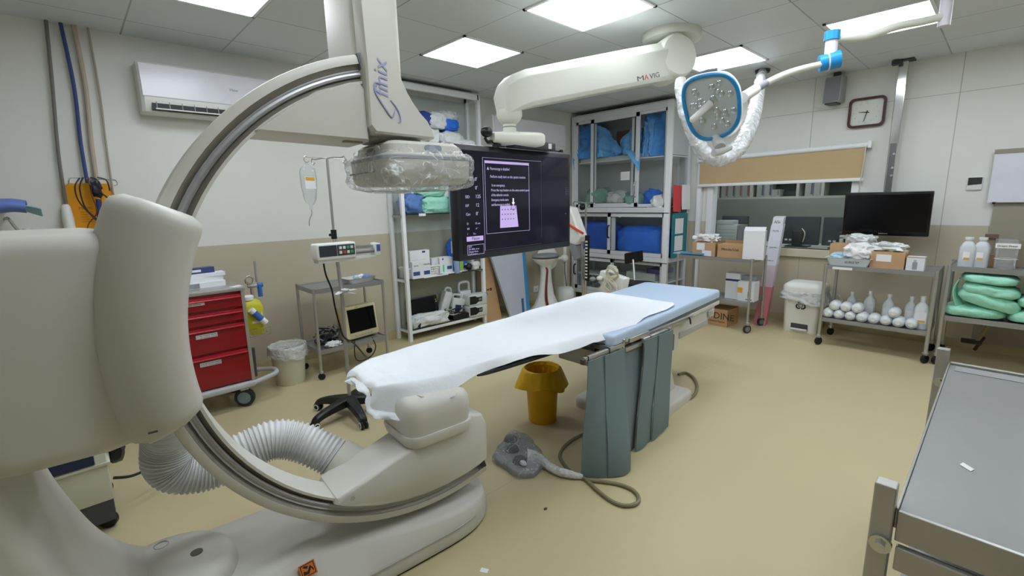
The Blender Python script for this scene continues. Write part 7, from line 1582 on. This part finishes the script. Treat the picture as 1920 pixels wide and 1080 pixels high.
JR = thing('clear_jar', 'clear plastic jar with white paper label on the right trolley top', 'jar', (5.88, -0.04, 0.927))
B().lathe([(0, 0.0), (0.066, 0.0), (0.07, 0.008), (0.072, 0.19), (0.076, 0.20), (0.076, 0.225), (0.066, 0.235), (0.066, 0.26), (0, 0.262)], n=36).build('jar_body', LIQUID, JR, smooth=40)
B().span((-0.09, -0.075, 0.185), (-0.078, 0.075, 0.225)).build('paper_label', PAPER, JR, smooth=0)
B().text('Drape Sheet', 0.024, (-0.091, 0.065, 0.197), (0, -1, 0), (0, 0, 1), ext=0.0004, width=0.12).build('label_writing', INK, JR, smooth=0)
B().lathe([(0.073, 0.085), (0.0745, 0.088), (0.073, 0.091)], n=36).build('liquid_ring', WHITEP, JR)
carton('tan_carton', 'small tan carton between the white jugs and the clear jar on the right trolley', (5.98, 0.05, 0.927), (0.09, 0.08, 0.11), -PI/2, CARDD)
carton('grey_brown_carton', 'tall grey brown carton behind the clear jar on the right trolley', (6.10, -0.22, 0.927), (0.24, 0.14, 0.24), -PI/2, mat('taupe_carton', (138, 126, 108), 0.7))
PB2 = thing('wall_clip_post', 'slim brown clip post behind the white jugs on the right trolley', 'post', (6.20, 0.07, 0.927))
B().span((-0.02, -0.03, 0.0), (0.02, 0.03, 0.26)).build('post_body', mat('post_taupe', (132, 120, 106), 0.6), PB2, smooth=0)
B().span((-0.035, -0.045, 0.24), (0.03, 0.045, 0.275)).build('clip_top', mat('clip_brown', (108, 88, 76), 0.6), PB2, smooth=0)
def pillow(name, label, c, d, seed, rx=0.0, m=MINT, group='mint green bundles on the right trolley', n=4.0):
    b = B()
    q = bmesh.ops.create_icosphere(b.bm, subdivisions=4, radius=1.0)
    for v in q['verts']:
        u = v.co.copy(); k = (abs(u.x)**n+abs(u.y)**n)**(1/n); k = max(k, 1e-4)
        h = math.hypot(u.x, u.y); s = h/k if h > 1e-5 else 1
        p = Vector((u.x*s, u.y*s, math.copysign(abs(u.z)**0.62, u.z)))
        w_ = 1+0.07*noise.fractal(v.co*2.4+Vector((seed*5, seed, 0)), 0.8, 2, 3)
        v.co = Vector((p.x*d[0]/2*w_, p.y*d[1]/2*w_, p.z*d[2]/2*w_))
    b.xf(Matrix.Rotation(rx, 4, 'X'))
    zmin = min(v.co.z for v in b.bm.verts); b.xf(Matrix.Translation((0, 0, -zmin)))
    o = b.build(name, m, smooth=60); o.location = c; return tag(o, label, 'bundle', group)
pillow('green_bundle', 'flat mint green bundle lying at the bottom left of the right trolley shelf', (5.96, 0.10, 0.466), (0.42, 0.40, 0.115), 2, 0.0)
pillow('green_bundle', 'fat mint green bundle sloping over the bottom one on the right trolley', (5.94, 0.02, 0.535), (0.40, 0.42, 0.15), 3, 0.30)
pillow('green_bundle', 'rolled mint green bundle second from the top on the right trolley', (5.93, 0.015, 0.665), (0.40, 0.37, 0.115), 4, 0.14)
pillow('green_bundle', 'topmost mint green bundle of the left stack under the jugs', (5.93, 0.035, 0.775), (0.40, 0.36, 0.10), 5, 0.05)
pillow('green_bundle', 'mint green bundle at the bottom of the right stack by the photo edge', (5.96, -0.30, 0.466), (0.40, 0.38, 0.13), 6, -0.06)
pillow('green_bundle', 'mint green bundle in the middle of the right stack by the photo edge', (5.96, -0.33, 0.595), (0.40, 0.36, 0.12), 7)
pillow('green_bundle', 'topmost mint green bundle of the right stack by the photo edge', (5.95, -0.34, 0.71), (0.40, 0.34, 0.13), 8)
b = B().grid(lambda u, v: (5.80+0.10*u, 0.23+0.03*math.sin(v*4)-0.06*v*u, 0.52+0.30*(1-v)), 8, 14); b.solid(0.008); o = b.build('green_fold', MINT, smooth=60, origin=(5.82, 0.22, 0.52)); tag(o, 'loose mint green fold hanging at the left side of the stack', 'cloth')
BS = thing('dark_brush', 'small brush with wooden handle leaning under the right trolley', 'brush', (6.22, 0.06, 0))
B().cyl((0, 0.0, 0.14), (-0.02, -0.10, 0.45), 0.016, n=10).build('brush_handle', mat('bamboo', (150, 132, 104), 0.7), BS)
B().box((0.0, 0.03, 0.165), (0.05, 0.15, 0.03), 0.0).cyl((0, 0.0, 0.08), (0, -0.05, 0.22), 0.014).build('brush_head', mat('brush_dark', (58, 44, 38), 0.8), BS, smooth=0)
B().span((-0.02, -0.04, 0.14), (0.02, 0.10, 0.15)).build('bristles', DARKG, BS, smooth=0)
# ------------------------------------------------------------------ surgical lamp on its jointed arm
LC_ = at_d(1333, 200, 2.6)
SL = thing('surgical_lamp', 'white surgical lamp head with blue rim and many lenses on a jointed ceiling arm', 'surgical lamp', LC_)
lw_ = dict(parent=SL, world=True)
# the lamp face looks towards the room's middle and slightly down
nrm = (CPOS-LC_).normalized(); nrm = (nrm + Vector((-0.10, 0.16, -0.26))).normalized()
lu = (UPV - nrm*UPV.dot(nrm)).normalized(); lr = lu.cross(nrm).normalized(); rot = math.radians(-7)
lu, lr = lu*math.cos(rot)-lr*math.sin(rot), lr*math.cos(rot)+lu*math.sin(rot)
def LP(a, b, c): return LC_ + lr*a + lu*b + nrm*c
ctrl = [(-0.118, 0.150), (-0.02, 0.172), (0.075, 0.160), (0.132, 0.095), (0.150, 0.0), (0.145, -0.085), (0.100, -0.150), (0.02, -0.180), (-0.052, -0.172), (-0.105, -0.115), (-0.135, -0.02), (-0.148, 0.085)]
ol = [(p.x, p.y) for p in spline([Vector((a, b, 0)) for a, b in ctrl], 5, True)]
def rg(s, c, g=0.0): return [LP(a*s+g*a/max(math.hypot(a, b), .01), b*s+g*b/max(math.hypot(a, b), .01), c) for a, b in ol]
B().loft([rg(0.55, -0.085), rg(0.85, -0.075), rg(1.0, -0.05), rg(1.05, -0.015), rg(1.06, 0.0), rg(1.04, 0.010), rg(0.98, 0.012), rg(0.93, 0.004)]).build('lamp_head', mat('lamp_white', (226, 228, 236), 0.35), smooth=50, **lw_)
V1 = B(); V1.tube(rg(0.975, 0.011), 0.0105, 10, closed=True); V1.build('blue_rim', BLUEJ, **lw_)
B().loft([rg(0.945, 0.000), rg(0.945, 0.007)]).build('front_glass', mat('lamp_glass_grey', (196, 204, 204), 0.16), smooth=30, **lw_)
lens = [(-0.085, 0.09), (-0.075, 0.075), (0.005, 0.105), (0.015, 0.085), (0.045, 0.12), (0.035, 0.075), (0.055, 0.065), (0.10, 0.06), (0.012, 0.045), (0.022, 0.03), (-0.055, 0.035), (-0.095, 0.015), (-0.08, 0.012), (-0.035, 0.018), (-0.055, -0.002), (0.03, -0.02), (0.04, -0.035), (0.04, -0.058), (0.075, -0.035), (0.082, -0.055), (0.118, -0.03), (0.06, -0.08), (-0.045, -0.068), (0.02, -0.11), (0.09, -0.10)]
for a, b in lens:
    c = LP(a, b, 0.006); q = B().lathe([(0.0165, 0.0), (0.0165, 0.003), (0.012, 0.006), (0, 0.0085)], c, 14, axis=nrm); q.build('led_lens', LENS, **lw_)
    SL_last = q
for a, b in lens[::2]:
    pass
hd = LP(0.0, 0.02, 0.01); he = LP(-0.075, -0.035, 0.105)
B().cyl(hd, he, 0.021, 0.017, 20).ball(he, 0.0175, 14).build('handle_grip', WHITEP, **lw_)
top_c = LP(-0.02, 0.178, 0.0)
B().tube([LP(-0.065, 0.178, -0.01), LP(-0.02, 0.186, -0.012), LP(0.03, 0.186, -0.012)], 0.010, 8).build('top_grip', GREYP, **lw_)
# yoke below the head, rising to the arm end
A1 = at_d(1393, 182, 2.66); Yk = [LP(0.0, -0.175, -0.04), LP(0.005, -0.225, -0.05), LP(0.02, -0.245, -0.06)]
pts = [at_d(1352, 262, 2.66), at_d(1372, 250, 2.68), at_d(1390, 226, 2.69), at_d(1396, 200, 2.68), A1+Vector((0, 0, -0.01))]
B().tube(pts, [0.018, 0.017, 0.017, 0.018, 0.02], 12, smooth=6).build('yoke', WHITEP, **lw_)
B().cyl(LP(0.02, -0.165, -0.03), at_d(1350, 276, 2.64), 0.03, n=20).tube([at_d(1338, 287, 2.62), at_d(1352, 284, 2.64), at_d(1368, 276, 2.67)], 0.020, 10, smooth=4).build('lower_pivot', mat('pivot_grey', (206, 208, 206), 0.4), **lw_)
S = [at_d(1393, 183, 2.62), at_d(1418, 167, 2.67)]
B().cyl(S[0], S[1], 0.030, 0.028, 20).build('arm_socket', WHITEP, **lw_)
B().cyl(S[1], at_d(1436, 156, 2.70), 0.0205, n=16).build('grey_band', GREYP, **lw_)
B().tube([at_d(1434, 157, 2.70), at_d(1465, 142, 2.72), at_d(1500, 130, 2.74), at_d(1542, 120, 2.76)], [0.018, 0.019, 0.0185, 0.018], 14, smooth=6).build('lower_arm', CREAM2, **lw_)
JP = at_d(1556, 115, 2.76); jd = (RGT*0.92 - FWD*0.38 + UPV*0.1).normalized()
B().cyl(JP-jd*0.055, JP-jd*0.012, 0.046, n=26).cyl(JP-jd*0.008, JP+jd*0.05, 0.050, n=26).build('blue_joint', BLUEJ, **lw_)
B().cyl(JP-jd*0.013, JP-jd*0.007, 0.052, n=26).build('white_ring', WHITEP, **lw_)
B().cyl(JP+Vector((0, 0, 0.03)), JP+Vector((0.0, 0, 0.15)), 0.032, n=20).build('joint_post', mat('post_lilac', (226, 222, 230), 0.4), **lw_)
B().cyl(JP+Vector((0, 0, 0.115)), JP+Vector((0, 0, 0.165)), 0.041, n=24).build('blue_cap', BLUEJ, **lw_)
Q = at_d(1772, 30, 2.70)
p0 = JP+Vector((0, 0, 0.115))+jd*0.02
B().tube([p0, at_d(1620, 70, 2.76), at_d(1680, 50, 2.74), at_d(1730, 40, 2.72), Q+Vector((0, 0, 0.0))], [0.020, 0.021, 0.022, 0.022, 0.022], 14, smooth=6).build('upper_arm', CREAM2, **lw_)
B().cyl((Q.x, Q.y, Q.z-0.055), (Q.x, Q.y, ZC), 0.030, n=24).build('ceiling_shaft', mat('shaft_lilac', (222, 216, 228), 0.4), **lw_)
B().lathe([(0, ZC-0.05), (0.14, ZC-0.05), (0.15, ZC-0.03), (0.15, ZC), (0, ZC)], (Q.x, Q.y, 0), 32).build('ceiling_rose', CREAM2, smooth=40, **lw_)

# ------------------------------------------------------------------ plastic wrapped shield arm hanging from the ceiling behind the lamp
pp = [(1431, 119, 5.0, 7), (1424, 160, 4.7, 10), (1415, 205, 4.2, 13), (1403, 243, 3.9, 14), (1387, 274, 3.7, 15), (1364, 294, 3.6, 14), (1340, 298, 3.55, 13), (1316, 281, 3.5, 14), (1299, 250, 3.45, 13), (1287, 212, 3.4, 13), (1279, 180, 3.4, 12), (1275, 148, 3.4, 9)]
P_ = [at_d(x, y, D) for x, y, D, r in pp]; R_ = [r*D/FPX for x, y, D, r in pp]
P_[0].z = ZC
path = spline(P_, 10)
n_ = len(path); rr = []
for i in range(n_):
    t = i*(len(R_)-1)/(n_-1); k = min(int(t), len(R_)-2); r = R_[k]+(R_[k+1]-R_[k])*(t-k)
    rr.append(r*(1+0.05*math.sin(i*1.7)*(1 if 25 < i < 80 else 0.3)+0.08*noise.noise(Vector((i*0.7, 0, 0)))))
SA = thing('wrapped_shield_arm', 'curved ceiling arm wrapped in wrinkled white plastic behind the surgical lamp', 'ceiling arm', P_[0])
b = B(); b.tube(path, rr, 18)
for v in b.bm.verts: v.co += Vector((noise.noise(v.co*14), noise.noise(v.co*14+Vector((9, 0, 0))), noise.noise(v.co*14+Vector((0, 9, 0)))))*0.009
b.build('plastic_sleeve', BAGW, smooth=28, parent=SA, world=True)
B().tube(path, [r*0.45 for r in rr], 10).build('inner_arm', WHITEP, parent=SA, world=True)
B().lathe([(0, ZC-0.03), (0.07, ZC-0.03), (0.075, ZC), (0, ZC)], (P_[0].x, P_[0].y, 0), 24).build('ceiling_collar', DARKG, parent=SA, world=True)

# ------------------------------------------------------------------ steel table at the lower right, closest to the camera
FT = thing('steel_table', 'large flat steel table with bolted bar legs in the lower right corner', 'table', (2.05, -0.25, 0))
fw_ = dict(parent=FT, world=True)
ZT = 0.86
xa, xb, ya, yb_ = 1.335, 2.70, 0.093, -0.66
B().span((xa, yb_, ZT-0.018), (xb, ya, ZT), bev=0.004).build('table_top', mat('table_steel', (142, 142, 141), 0.5, 0.45, var=0.08, scale=2.5, bump=0.03, bscale=40), smooth=30, **fw_)
B().span((xa-0.012, yb_, ZT-0.075), (xa+0.0, ya, ZT+0.002), bev=0.002).build('front_apron', STEEL, smooth=0, **fw_)
B().span((xa, ya, ZT-0.05), (xb, ya+0.006, ZT+0.003), bev=0.002).build('side_apron', STEEL, smooth=0, **fw_)
B().span((xb-0.09, yb_, ZT+0.0005), (xb-0.02, ya-0.02, ZT+0.002)).build('pressed_step', STEELP, smooth=0, **fw_)
for x in (xa-0.005, xb+0.02):
    for y, s in ((ya+0.006, 1), (yb_-0.006, -1)):
        B().span((x-0.02, min(y, y+s*0.042), 0.06), (x+0.02, max(y, y+s*0.042), ZT+0.062), bev=0.003).build('leg', STEEL, smooth=0, **fw_)
        B().cyl((x-0.032, y+s*0.016, ZT-0.085), (x-0.02, y+s*0.016, ZT-0.085), 0.022, n=24).cyl((x-0.042, y+s*0.016, ZT-0.085), (x-0.03, y+s*0.016, ZT-0.085), 0.011, n=6).build('bolt', CHROME, smooth=30, **fw_)
        B().cyl((x, y+s*0.016, 0.0), (x, y+s*0.016, 0.06), 0.022, 0.014, n=16).build('foot', BLACK, smooth=30, **fw_)
B().span((xa-0.022, yb_, ZT-0.145), (xa+0.0, ya-0.005, ZT-0.085), bev=0.003).build('cross_rail', STEEL, smooth=0, **fw_)
B().span((xb+0.012, yb_, ZT-0.02), (xb+0.035, ya, ZT+0.006), bev=0.003).build('rear_rail', STEEL, smooth=0, **fw_)
B().span((xa+0.03, yb_+0.01, 0.555), (xb-0.03, ya-0.01, 0.57)).span((xa+0.02, yb_+0.01, 0.53), (xa+0.034, ya-0.01, 0.58)).build('lower_shelf', STEELP, smooth=0, **fw_)
b = B().poly([(-0.022, -0.004, 0), (-0.004, -0.014, 0), (0.024, 0.004, 0), (0.006, 0.014, 0)], (0, 0, 0.001)); o = b.build('tape_scrap', PAPER, smooth=0); o.location = at_z(1813, 876, ZT+0.001); o.rotation_euler = (0, 0, 0.2); tag(o, 'small white tape scrap lying on the steel table top', 'paper')
TPE = B().span((-0.0015, -0.11, -0.022), (0.0, 0.03, 0.024)).build('tape_strip', mat('tape_pale', (176, 174, 164), 0.6, var=0.2, scale=30), smooth=0, parent=FT)
TPE.location = Vector((xa-0.0225, -0.10, ZT-0.115))-Vector((2.05, -0.25, 0)); TPE['label'] = 'torn pale tape on the front rail'
b = B().grid(lambda u, v: (0.05*u, -0.02*u+0.001*v, 0.22*v), 8, 12); b.solid(0.006)
o = pillow('green_bundle', 'mint green cloth on the steel table at the right edge of the photo', (1.78, -0.255, ZT+0.002), (0.34, 0.16, 0.10), 12, 0.0)
